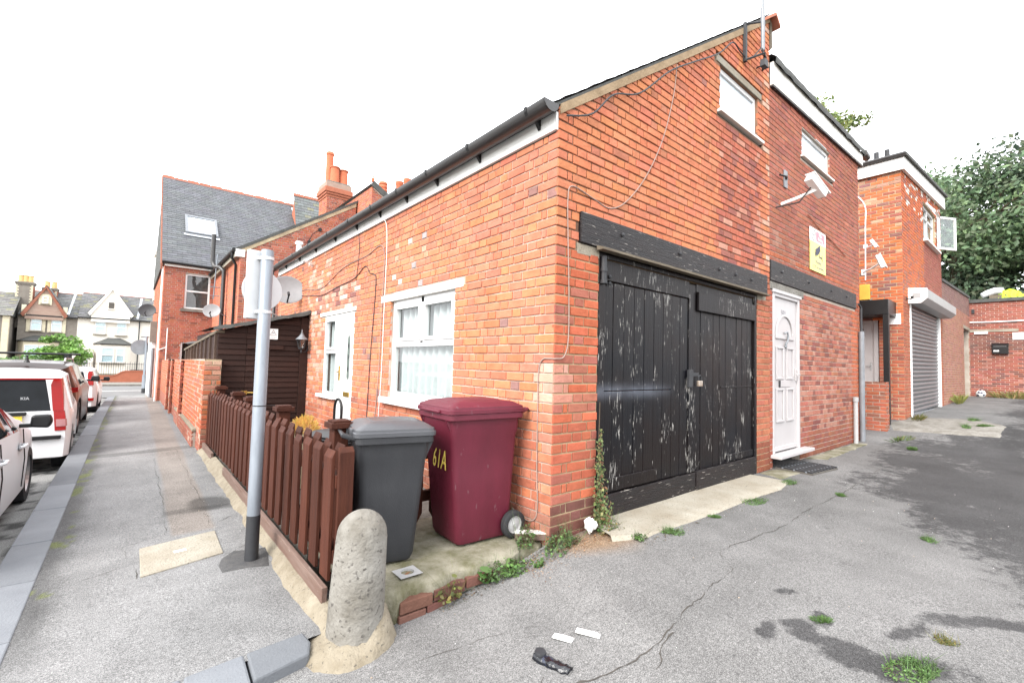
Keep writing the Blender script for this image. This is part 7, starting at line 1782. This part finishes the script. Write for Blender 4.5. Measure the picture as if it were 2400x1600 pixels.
def gable_house(label, x0, x1, eave, gx0, gx1, gz, apex, ridge, wall_m, gable_m, door=None, wins=(), bay=None, seed=1, barge='white_paint', attic=None, y=46.0):
    t = thing('far_house', label, 'house', ((x0+x1)/2, y+2, -.3))
    O = Vector(t.location)
    def fin(mb, n, m, par=t, **k):
        mb.v = [tuple(Vector(v)-O) for v in mb.v]; return mb.build(n, m, par, **k)
    mb = MB(); mb.box(x0,x1,y,y+6,-.6,eave); fin(mb, 'wall', wall_m)
    # main roof slope toward us and gable
    V = Vector((0, 3, ridge-eave)).normalized(); ln = math.hypot(3.2, (ridge-eave)*3.2/3)
    o = slate_roof('roof_slates', t, Vector((x0,y-.2,eave-.05))-O, UX, V, x1-x0, ln, .36, .24, seed, base=(0.115,0.115,0.115), moss=.08)
    mb = MB(); mb.prism([(x0,y-.15,eave-.06),(x0,y+3,ridge-.06),(x0,y+6.1,eave-.06)], (x1-x0,0,0)); fin(mb, 'roof_core', 'roof_felt')
    mb = MB(); mb.box(x0,x1,y+2.9,y+3.1,ridge-.05,ridge+.10); fin(mb, 'ridge', 'ridge_red')
    mb = MB(); mb.box(x0,x1,y-.26,y-.14,eave-.12,eave-.02); fin(mb, 'gutter', 'black_plastic')
    gy = y-.25; ax = (gx0+gx1)/2
    mb = MB(); mb.prism([(gx0+.12,gy,eave-.35),(gx1-.12,gy,eave-.35),(gx1-.12,gy,gz),(ax,gy,apex-.12),(gx0+.12,gy,gz)], (0,.3,0)); fin(mb, 'gable_wall', gable_m)
    for xa in (gx0, gx1):
        mb = MB(); s_ = 1 if xa == gx0 else -1
        mb.prism([(xa-.1*s_,gy-.10,gz-.12),(ax,gy-.10,apex+.02),(ax,gy-.10,apex-.20),(xa+.05*s_,gy-.10,gz-.32)], (0,.10,0)); fin(mb, 'bargeboard', barge)
    # gable roof planes running back
    for xa, nm in ((gx0, 'l'), (gx1, 'r')):
        A = Vector((xa-(.1 if nm == 'l' else -.1), gy-.1, gz-.10)); V2 = (Vector((ax, gy-.1, apex+.04))-A); l2 = V2.length
        slate_roof('gable_slates', t, A-O, UY, V2.normalized(), 3.4, l2, .36, .24, seed+3, base=(0.115,0.115,0.115), moss=.1)
    for (a, b, c, d) in wins:
        w = facade_window(t, a-O.x, b-O.x, c-O.z, d-O.z, y-.02-O.y)
    if attic: facade_window(t, attic[0]-O.x, attic[1]-O.x, attic[2]-O.z, attic[3]-O.z, gy-.02-O.y, split=.5, curt=False)
    if bay:
        a, b, zt, ze, m_ = bay
        P = [(a,y,0),(a+.35,y-.85,0),(b-.35,y-.85,0),(b,y,0)]
        mb = MB(); mb.prism([(p[0],p[1],-.5) for p in P], (0,0,ze+.5)); fin(mb, 'bay_wall', m_)
        mb = MB(); e = .12; Q = [(a-e,y,ze),(a+.3,y-.85-e,ze),(b-.3,y-.85-e,ze),(b+e,y,ze)]; T = [(a+.75,y,zt),(b-.75,y,zt)]
        mb.add(Q+T, [(0,1,4),(1,2,5,4),(2,3,5)]); fin(mb, 'bay_roof', 'roof_felt')
        mb = MB(); mb.prism([(q_[0],q_[1],ze-.07) for q_ in Q], (0,0,.07)); fin(mb, 'bay_gutter', 'black_plastic')
        facade_window(t, a+.42-O.x, a+1.18-O.x, .55-O.z, ze-.32-O.z, y-.87-O.y); facade_window(t, b-.95-O.x, b-.42-O.x, .55-O.z, ze-.32-O.z, y-.87-O.y)
    return t, fin
h2, fin = gable_house('cream rendered house with pointed gable and bay window across the main road', -5.70, 1.5, 4.05, -5.06, -2.50, 4.48, 6.50, 6.15, 'render_cream', 'render_cream',
    wins=[(-4.70,-4.05,2.78,3.90), (-3.42,-2.80,2.75,3.88)], bay=(-4.62,-2.38,2.50,2.02,'render_cream'), seed=201)
mb = MB(); mb.box(-3.96,-3.64,45.70,45.76,4.82,5.30); fin(mb, 'attic_window', 'interior'); mb = MB(); mb.box(-4.02,-3.58,45.66,45.76,4.74,4.81); fin(mb, 'attic_sill', 'render_cream')
mb = MB(); mb.lathe([(.05,0),(.03,.1),(.015,.12),(.012,.36),(0,.4)], 6, Matrix.Translation((-3.78,45.7,6.5))); fin(mb, 'finial', 'red_barge')
# arched porch and door
arch = [(-5.27+.36*math.cos(a), 1.15+.36*math.sin(a)) for a in [math.pi*k/12 for k in range(13)]]; outer = [(-5.27+.62*math.cos(a), 1.15+.62*math.sin(a)) for a in [math.pi*k/12 for k in range(12,-1,-1)]]
mb = MB(); mb.prism([(x, 45.55, z) for x, z in arch+outer], (0,.45,0)); mb.box(-5.89,-5.63,45.55,46,-.5,1.15); mb.box(-4.91,-4.65,45.55,46,-.5,1.15); fin(mb, 'porch_arch', 'render_cream')
mb = MB(); mb.box(-5.62,-4.92,45.93,45.97,-.4,1.5); fin(mb, 'porch_shade', 'cream_brick'); mb = MB(); mb.box(-5.25,-4.93,45.88,45.92,-.35,1.25); fin(mb, 'door', 'sign_back')
mb = MB(); mb.box(-6,1.5,45.97,45.995,-.6,-.02); fin(mb, 'plinth', 'metal_dark')
mb = MB(); mb.tube([(-2.0,45.9,-.4),(-2.0,45.9,3.95)], .045, 6); fin(mb, 'downpipe', 'metal_dark')
for x in (-6.28, -2.22):
    mb = MB(); mb.prism([(x,45.55,4.12),(x+.14,45.55,4.12),(x+.34,47.6,6.0),(x+.20,47.6,6.0)], (0,0,.02)); fin(mb, 'valley_flashing', 'lead')
h1, fin = gable_house('grey brick house with cream quoins and red bargeboards behind the green bush', -8.85, -5.705, 3.98, -8.62, -6.35, 4.10, 6.15, 5.95, 'stone_grey', 'brown_tilehang',
    wins=[(-8.20,-7.62,2.82,3.95), (-7.12,-6.55,2.78,3.90)], bay=(-8.75,-6.65,2.45,2.05,'cream_brick'), seed=211, barge='red_barge', attic=(-7.66,-7.34,4.85,5.35))
for a, b, c, d in [(-8.42,-8.22,2.7,4.1),(-7.60,-7.42,2.7,4.1),(-7.32,-7.14,2.7,4.1),(-6.53,-6.33,2.7,4.1),(-8.2,-7.6,3.96,4.12),(-7.14,-6.55,3.92,4.1)]:
    mb = MB(); mb.box(a,b,45.94,45.98,c,d); fin(mb, 'quoin', 'cream_brick')
for a in (-8.68, -6.52):
    mb = MB(); mb.box(a,a+.24,45.68,45.74,3.9,4.65); fin(mb, 'gable_quoin', 'cream_brick')
mb = MB(); mb.box(-7.85,-7.15,45.71,45.74,4.72,5.52); fin(mb, 'attic_surround', 'cream_brick')
h0 = thing('far_house', 'grey house with long slate roof at the left edge beyond the cars', 'house', (-12,48,-.3)); O0 = Vector((-12,48,-.3))
def fin0(mb, n, m): mb.v = [tuple(Vector(v)-O0) for v in mb.v]; return mb.build(n, m, h0)
mb = MB(); mb.box(-16,-9.1,44.6,50,-.6,3.75); fin0(mb, 'wall', 'stone_grey'); mb = MB(); mb.box(-9.4,-9.08,44.55,44.9,-.6,3.7); fin0(mb, 'quoin', 'cream_brick')
mb = MB(); mb.prism([(-16,44.5,3.70),(-16,47.3,5.55),(-16,50.2,3.70)], (7.0,0,0)); fin0(mb, 'roof_core', 'roof_felt')
slate_roof('roof_slates', h0, Vector((-16,44.4,3.70))-O0, UX, Vector((0,2.9,1.92)), 7.1, 3.45, .36, .24, 221, base=(0.13,0.127,0.118), moss=.25)
def far_chimney(label, x0, x1, z0, z1, npots, y=47.2, m='stone_grey'):
    t = thing('chimney_stack', label, 'chimney', ((x0+x1)/2, y, z0)); w = (x1-x0)/2; h = z1-z0
    mb = MB(); mb.box(-w,w,-.45,.45,-1.2,h); mb.build('stack', m, t)
    for s_ in (-1, 1):
        mb = MB()
        for k in range(int(h/.11)): e = .10 if k % 2 else .17; mb.box(min(s_*w, s_*(w-e)),max(s_*w, s_*(w-e)),-.462,-.45,k*.11,k*.11+.10)
        mb.build('quoin', 'cream_brick', t)
    mb = MB(); mb.box(w,w+.012,-.45,.45,-1.2,h-.2); mb.build('red_side', 'wall_red', t)
    mb = MB(); mb.box(-w-.08,w+.08,-.53,.53,h,h+.12); mb.box(-w-.04,w+.04,-.49,.49,h-.1,h); mb.build('cap', 'stone_grey', t)
    for k in range(npots):
        mb = MB(); x = -w+.2+(2*w-.4)*(k/(max(1, npots-1))); mb.lathe([(.17,0),(.15,.45),(.17,.47),(.17,.52)], 10, Matrix.Translation((x,0,h+.12))); mb.build('chimney_pot', 'yellow_pot', t, smooth=True)
    return t
far_chimney('tall far chimney with pale quoins and yellow pots at the left', -9.20, -8.30, 4.2, 6.3, 3)
far_chimney('low far red chimney with yellow pots behind the tile hung gable', -7.95, -7.15, 5.6, 6.15, 2, 48.6, 'wall_red')
# garden wall, railings, bush, far sign
gw_ = thing('garden_wall', 'low red garden wall with a curved step across the main road', 'wall', (-1,36.1,-.6))
mb = MB(); P = [(-4.6,-.02),(-3.35,-.02),(-3.2,.03)]; top = [(-4.6,.42),(-3.25,.42),(-3.05,.50),(-2.85,.66),(-2.65,.73),(6,.73)]
mb.prism([(x+1, 0, z) for x, z in [(-4.6,-.1)]+top+[(6,-.1)]], (0,.23,0)); mb.build('wall', 'wall_red', gw_)
mb = MB(); mb.prism([(x+1, -.03, z) for x, z in top]+[(x+1, -.03, z+.05) for x, z in top[::-1]], (0,.29,0)); mb.build('coping', 'wall_red', gw_)
rlg = thing('railing', 'thin black garden railings above the red garden wall', 'railing', (-3,38.2,-.3))
for k in range(44):
    x = -2.2+k*.12; mb = MB(); mb.box(x,x+.02,0,.02,0,.95+.06*(k % 2)); mb.build('bar', 'metal_dark', rlg)
for z in (.12, .85):
    mb = MB(); mb.box(-2.2,3.1,-.005,.025,z,z+.03); mb.build('rail', 'metal_dark', rlg)
fs_ = thing('sign_post', 'distant grey post with a round sign seen from behind by the junction', 'sign post', (-1.88,26.4,-.62))
mb = MB(); mb.tube([(0,0,0),(0,0,2.75)], .05, 8); mb.build('pole', 'galvanised', fs_, smooth=True); mb = MB(); mb.tube([(0,0,0),(0,0,.85)], .075, 8); mb.build('pole_base', 'galvanised', fs_, smooth=True); mb = MB(); mb.tube([(0,0,-.02),(0,0,.20)], .078, 8); mb.build('pole_foot', 'metal_dark', fs_)
mb = MB(); mb.lathe([(0,0),(.37,0),(.37,.008),(0,.008)], 28, Matrix.Translation((-.22,.07,2.2)) @ Matrix.Rotation(R(90), 4, 'X')); mb.build('round_sign', 'metal_grey', fs_); mb = MB(); mb.box(-.22,.10,.05,.06,2.68,2.74); mb.build('top_bracket', 'metal_grey', fs_)

# ================================================================== trees and plants
def leaves(mb, centres, n, size, cols, seed, flat=.6, up=.3):
    """scatter leaf quads around clump centres (c, radius)"""
    r = np.random.RandomState(seed); per = max(1, n//len(centres))
    for (c, rad) in centres:
        d = r.normal(size=(per, 3)); d /= np.linalg.norm(d, axis=1)[:, None]+1e-9
        rr = rad*(.35+.65*r.rand(per)**.6)
        P = np.array(c)+d*rr[:, None]*np.array([1, 1, flat])
        tone = .75+.5*r.rand()
        for k in range(per):
            nrm = d[k]*.6+np.array([0, 0, up])+r.normal(size=3)*.55; nrm /= np.linalg.norm(nrm)
            u = np.cross(nrm, r.normal(size=3)); u /= np.linalg.norm(u)+1e-9; v = np.cross(nrm, u)
            s = size*(.6+.8*r.rand()); p = P[k]
            col = cols[r.randint(len(cols))]; t_ = tone*(.75+.5*r.rand())
            mb.add([p-u*s*.5, p+v*s*.28+nrm*s*.06, p+u*s*.5, p-v*s*.28+nrm*s*.06], [(0,1,2,3)], (col[0]*t_, col[1]*t_, col[2]*t_))
def tree(label, base, h, cz, crad, clumps, n, size, cols, seed, crown_c=None, trunk_r=.25, flat=.75, clump_r=(.5,.95)):
    t = thing('tree', label, 'tree', base)
    r = random.Random(seed); cc = Vector(crown_c or (0, 0, cz))
    mb = MB(); pts = [Vector((0,0,-.3)), Vector((r.uniform(-.2,.2), r.uniform(-.2,.2), cc.z*.4)), Vector((cc.x*.6, cc.y*.6, cc.z*.8)), cc+Vector((0,0,crad*.4))]
    mb.tube(pts, [trunk_r*1.2, trunk_r, trunk_r*.7, trunk_r*.25], 8)
    cent = []
    for k in range(clumps):
        d = Vector((r.gauss(0,1), r.gauss(0,1), r.gauss(0,1))).normalized(); rad = crad*r.uniform(.45, 1.0); p = cc+Vector((d.x*rad, d.y*rad, d.z*rad*flat))
        cent.append((tuple(p), crad*r.uniform(*clump_r)*.42))
        st_ = pts[2].lerp(pts[3], r.random()*.8); mid = st_.lerp(p, .5)+Vector((0,0,r.uniform(0,.4)))
        if k % 2 == 0: mb.tube([st_, mid, p], [trunk_r*.35, trunk_r*.2, trunk_r*.05], 5, cap=False)
    mb.build('trunk', 'bark', t, smooth=True)
    lm = MB(); leaves(lm, cent, n, size, cols, seed, flat=.8); o = lm.build('crown', 'leaf', t); o['kind'] = 'stuff'
    return t
GR = [(0.11,0.175,0.09),(0.085,0.14,0.075),(0.145,0.21,0.10),(0.10,0.13,0.075)]
DK = [(0.070,0.105,0.068),(0.085,0.125,0.075),(0.056,0.085,0.060),(0.11,0.13,0.078)]
LT_ = [(0.15,0.20,0.06),(0.11,0.16,0.05),(0.20,0.22,0.08)]
tree('broad green deciduous tree rising behind the workshop and store', (30,.9,.3), 13, 8.4, 4.6, 60, 17000, .25, GR, 301, crown_c=(0,0,8.2), trunk_r=.35)
tree('dark evergreen tree with drooping boughs at the right edge', (34,-3.9,.3), 15, 9.8, 5.4, 60, 18000, .27, DK, 302, crown_c=(0,0,10.2), trunk_r=.4, flat=.62)
tree('lower dark leafy tree filling the gap behind the store roof', (31.5,-.8,.3), 9, 5.8, 3.9, 46, 13000, .25, [DK[0],DK[1],GR[1],DK[3]], 303, crown_c=(0,0,5.6), trunk_r=.3)
tree('pale green leafy tree showing above the flat roofed house', (18.2,3.4,.3), 12, 10.2, 1.35, 20, 1500, .17, LT_, 304, crown_c=(0,0,10.7), trunk_r=.14, flat=1.0, clump_r=(.5,.95))
tree('pale tree mass filling below the evergreen at the far right', (29.0,-4.0,.3), 8, 5.6, 3.0, 26, 6000, .24, GR, 305, crown_c=(0,0,6.0), trunk_r=.25)
bsh = thing('bush', 'bright green feathery bush in front of the far grey house', 'bush', (-6.1,40.2,-.3)); bsh.scale = (1.2,1.2,1.28)
cl = []; r = random.Random(4)
for k in range(26): a = r.uniform(0, 6.28); q = r.uniform(.1, 1.15); cl.append(((q*math.cos(a)*1.15, q*math.sin(a)*.7, .7+r.uniform(-.4,1.25)*(1.15-q*.5)), r.uniform(.28,.48)))
mb = MB(); leaves(mb, cl, 3400, .17, [(0.16,0.30,0.06),(0.12,0.24,0.06),(0.22,0.36,0.10)], 6); o = mb.build('crown', 'leaf', bsh); o['kind'] = 'stuff'
mb = MB(); mb.tube([(0,0,-.1),(.05,.02,.6),(.1,0,1.2)], [.06,.05,.02], 6); mb.build('trunk', 'bark', bsh)
hd = thing('hedge', 'low dark green hedge along the gardens behind the parked cars', 'hedge', (-9.0,39.6,-.3)); cl = [((r.uniform(-3.4,2.4), r.uniform(-.4,.4), r.uniform(.2,1.0)), r.uniform(.3,.5)) for k in range(46)]
mb = MB(); leaves(mb, cl, 3600, .17, [(0.09,0.17,0.05),(0.07,0.13,0.05),(0.12,0.20,0.06)], 8); o = mb.build('foliage', 'leaf', hd); o['kind'] = 'stuff'

def weed(label, c, rx, ry, h, n, size, cols, seed, name='weed', cat='weed', blades=False):
    t = thing(name, label, cat, (c[0], c[1], c[2])); r = random.Random(seed); mb = MB()
    for k in range(n):
        a = r.uniform(0, 6.283); q = math.sqrt(r.random()); lob = .45+1.15*float(vnoise(np.float64(a*1.1+seed*3.7), np.float64(seed*1.3), seed))+.35*math.cos(2*a+seed); x, y = rx*q*lob*math.cos(a), ry*q*lob*math.sin(a)
        col = vary(r.choice(cols), r, .25, .08)
        if blades:
            L = h*r.uniform(.5,1.1)*(1.1-.5*q); b = Vector((x*.8, y*.8, -.004)); tip = b+Vector((r.gauss(0,1)*L*.45+x*.4, r.gauss(0,1)*L*.45+y*.4, L)); w_ = Vector((r.uniform(-1,1), r.uniform(-1,1), 0)).normalized()*size*.5
            m_ = b.lerp(tip, .55)+Vector((0,0,L*.15)); mb.add([b-w_, b+w_, m_+w_*.8, tip, m_-w_*.8], [(0,1,2,3,4)], col)
        else:
            z = h*r.random()**1.4*(1.05-q*.6); p = Vector((x, y, z)); nrm = Vector((x/rx*.5+r.gauss(0,.4), y/ry*.5+r.gauss(0,.4), .9)).normalized(); u = nrm.orthogonal().normalized(); u.rotate(Matrix.Rotation(r.uniform(0, 6.28), 3, nrm)); v = nrm.cross(u); s = size*r.uniform(.6,1.3)
            mb.add([p-u*s*.5, p-u*s*.12-v*s*.36, p+u*s*.36-v*s*.22, p+u*s*.5, p+u*s*.3+v*s*.26, p-u*s*.12+v*s*.36], [(0,1,2,3,4,5)], col)
            if k % 4 == 0: L = h*r.uniform(.8,1.9); g1 = Vector((x, y, -.004)); tp = g1+Vector((r.gauss(0,.5)*L, r.gauss(0,.5)*L, L)); wb_ = Vector((r.uniform(-1,1), r.uniform(-1,1), 0)).normalized()*.0018; mb.add([g1-wb_, g1+wb_, tp], [(0,1,2)], col)
            if k % 5 == 0: w_ = Vector((.0015,0,0)); g0 = Vector((x*.7, y*.7, -.005)); mb.add([g0-w_, g0+w_, p+w_, p-w_], [(0,1,2,3)], (0.12,0.10,0.05))
    o = mb.build('foliage', 'leaf', t); o['kind'] = 'stuff'; return t
WG = [(0.085,0.155,0.045),(0.065,0.12,0.035),(0.11,0.19,0.06)]; WY = [(0.13,0.13,0.04),(0.09,0.11,0.035),(0.17,0.13,0.045)]; WD = [(0.055,0.085,0.035),(0.045,0.07,0.03),(0.08,0.10,0.04),(0.10,0.08,0.04)]
weed('bright green clover clump against the brick edge of the bin slab', (-.42,-.02,-.20), .16, .09, .10, 420, .026, WG, 1)
weed('broad leaved dandelion rosette at the slab edge', (-.60,.0,-.215), .06, .05, .10, 26, .075, WG, 2)
weed('yellowing seedling against the slab brickwork', (-.86,-.02,-.24), .10, .05, .15, 60, .032, WY, 3)
weed('straggly weeds at the foot of the brick corner', (.06,-.07,-.12), .17, .10, .14, 420, .022, WD+WG, 4)
weed('weeds under the timber offcut on the slab end', (-.13,.10,-.11), .10, .08, .16, 200, .022, WD+WG, 5)
weed('small green sprout below the bin slab end', (-.22,-.14,-.165), .05, .04, .06, 60, .022, WG, 6)
weed('weeds at the foot of the ivy beside the garage apron', (.50,-.12,-.08), .10, .12, .12, 260, .022, WD+WG+WY, 7)
for i, (x, y, rx, h, s_, lab) in enumerate([(.28,-2.02,.13,.04,.004,'large round grass tuft growing through the tarmac'), (.39,-1.63,.045,.028,.003,'small grass tuft on a dark tarmac patch'), (.62,-2.07,.045,.028,.003,'sparse yellowish weed above the large grass tuft'), (2.34,-1.77,.05,.03,.004,'grass tuft on the dark edge of the yard'),
        (3.28,-.95,.05,.035,.004,'grass tuft at the far end of the tarmac crack'), (3.40,-.43,.09,.04,.004,'grass at the far corner of the concrete apron'), (2.28,-.52,.11,.032,.004,'grass along the front edge of the apron toward the door'), (1.49,-.51,.05,.03,.004,'tiny grass sprig midway along the apron edge'), (.84,-.485,.09,.035,.004,'grass along the front edge of the apron near the ivy'), (-.38,-1.64,.03,.03,.004,'single green sprout at the bottom edge of the yard'),
        (7.8,-.80,.10,.06,.008,'grass tuft in the yard below the flat roofed house'), (10.35,-1.2,.10,.08,.010,'green weed in the concrete patch by the porch'), (11.5,-1.2,.14,.07,.010,'weeds along the far edge of the concrete patch'), (10.7,-1.45,.10,.07,.010,'weed sprig in the middle of the concrete patch')]):
    weed(lab, (x, y, float(yz(x, y))), rx, rx*.8, h, int(90+rx*5200), s_*(1 if i % 3 == 1 else 2.4), WG if i != 2 else WY, 20+i, name='grass_tuft', cat='grass', blades=(i % 3 == 1))
weed('clover weeds on the near corner of the apron', (.53,-.40,-.07), .07, .05, .05, 120, .02, WG, 41)
weed('tall pale weeds growing along the wall beyond the shutter', (17.8,-.36,.36), .9, .10, .38, 260, .012, [(0.28,0.27,0.08),(0.2,0.22,0.07)], 42, blades=True)
weed('dry grass at the foot of the store wall by the football', (22.0,-1.3,.46), .15, .55, .35, 220, .03, [(0.35,0.24,0.12),(0.22,0.22,0.08)], 43, blades=True)
weed('dry weeds at the corner of the workshop', (10.9,-.42,.22), .35, .12, .18, 120, .012, WY, 44, blades=True)
weed('weeds by the foot of the low porch wall', (8.6,-.5,.0), .5, .12, .09, 140, .010, WY+WG, 45, blades=True)
# ivy climbing the garage jamb
iv = thing('ivy', 'ivy climbing the brick pier beside the black garage door', 'ivy', (.50,-.03,-.08)); r = random.Random(77); mb = MB()
for k in range(900):
    t = r.random()**2.2; z = .02+.76*t; wdt = .10*(1-t)**.8+.010; x = r.gauss(0,.5)*wdt+.01*math.sin(z*9); y = -.012-abs(r.gauss(0,.5))*.055*(1-t*.7)
    p = Vector((x, y, z)); nrm = Vector((r.gauss(0,.4), -1, r.gauss(.3,.4))).normalized(); u = nrm.orthogonal().normalized(); u.rotate(Matrix.Rotation(r.uniform(0, 6.28), 3, nrm)); v = nrm.cross(u); s = .030*r.uniform(.5,1.3)*(1-.4*t)
    mb.add([p-u*s*.5, p-v*s*.4, p+u*s*.5, p+v*s*.4], [(0,1,2,3)], vary(r.choice([(0.10,0.15,0.05),(0.15,0.20,0.07),(0.07,0.10,0.035),(0.22,0.22,0.09),(0.20,0.10,0.05)]), r, .25))
o = mb.build('foliage', 'leaf', iv); o['kind'] = 'stuff'
mb = MB(); mb.tube([(0,-.01,-.05),(.01,-.012,.3),(-.01,-.010,.6),(.0,-.008,1.0)], [.008,.006,.005,.003], 5); mb.build('stem', 'bark', iv)
# leaf litter: brown scraps gathered along the wall foot
lit = MB(); r = random.Random(8)
for k in range(1100):
    x = r.uniform(-.35, .60); y = -.16+r.gauss(0,.075)+.10*max(0, .1-x)
    z = float(yz(x, y))+.004+r.random()*.008; u = Vector((r.uniform(-1,1), r.uniform(-1,1), r.uniform(-.2,.2))).normalized()*r.uniform(.002,.010); v = Vector((-u.y, u.x, r.uniform(-.002,.002)))*r.uniform(.15,.6)
    p = Vector((x, y, z)); lit.add([p-u, p-v, p+u, p+v], [(0,1,2,3)], vary(r.choice([(0.26,0.13,0.06),(0.34,0.18,0.09),(0.16,0.08,0.05),(0.42,0.30,0.2)]), r, .25))
for k in range(1500):
    q = k % 3
    if q == 0: x = r.uniform(3.4, 8.1); y = -.03-abs(r.gauss(0,.07))
    elif q == 1: x = r.uniform(.5, 3.5); y = -.46-abs(r.gauss(0,.035))-.02*r.random()
    else: x = r.uniform(-.95, .0); y = .0-abs(r.gauss(0,.04))
    z = float(yz(x, y))+.003+r.random()*.005; u = Vector((r.uniform(-1,1), r.uniform(-1,1), r.uniform(-.2,.2))).normalized()*r.uniform(.002,.009); v = Vector((-u.y, u.x, r.uniform(-.002,.002)))*r.uniform(.2,.7)
    p = Vector((x, y, z)); lit.add([p-u, p-v, p+u, p+v], [(0,1,2,3)], vary(r.choice([(0.09,0.065,0.045),(0.14,0.09,0.05),(0.05,0.042,0.034),(0.20,0.15,0.10),(0.06,0.075,0.03)]), r, .25))
o = lit.build('leaf_litter', 'leaf', None); tag(o, 'brown leaf litter gathered at the foot of the brick corner', kind='stuff')
grit = MB()
for k in range(170):
    x, y = (r.uniform(-1.5, 4.5), r.uniform(-2.6, -.05)) if k % 4 else (r.uniform(-1.9,-1.55), r.uniform(2.0,6.0))
    z = float(yz(x, y) if k % 4 else pz(x, y))+.001; s = r.uniform(.0015,.004)
    grit.box(x-s,x+s,y-s*.7,y+s*.7,z,z+s, vary(r.choice([(0.5,0.5,0.48),(0.35,0.33,0.3),(0.45,0.36,0.28)]), r, .2), M=None)
o = grit.build('grit', 'leaf', None); tag(o, 'small stones and grit scattered over yard and pavement', kind='stuff')
scene.render.resolution_x = 1024; scene.render.resolution_y = 682
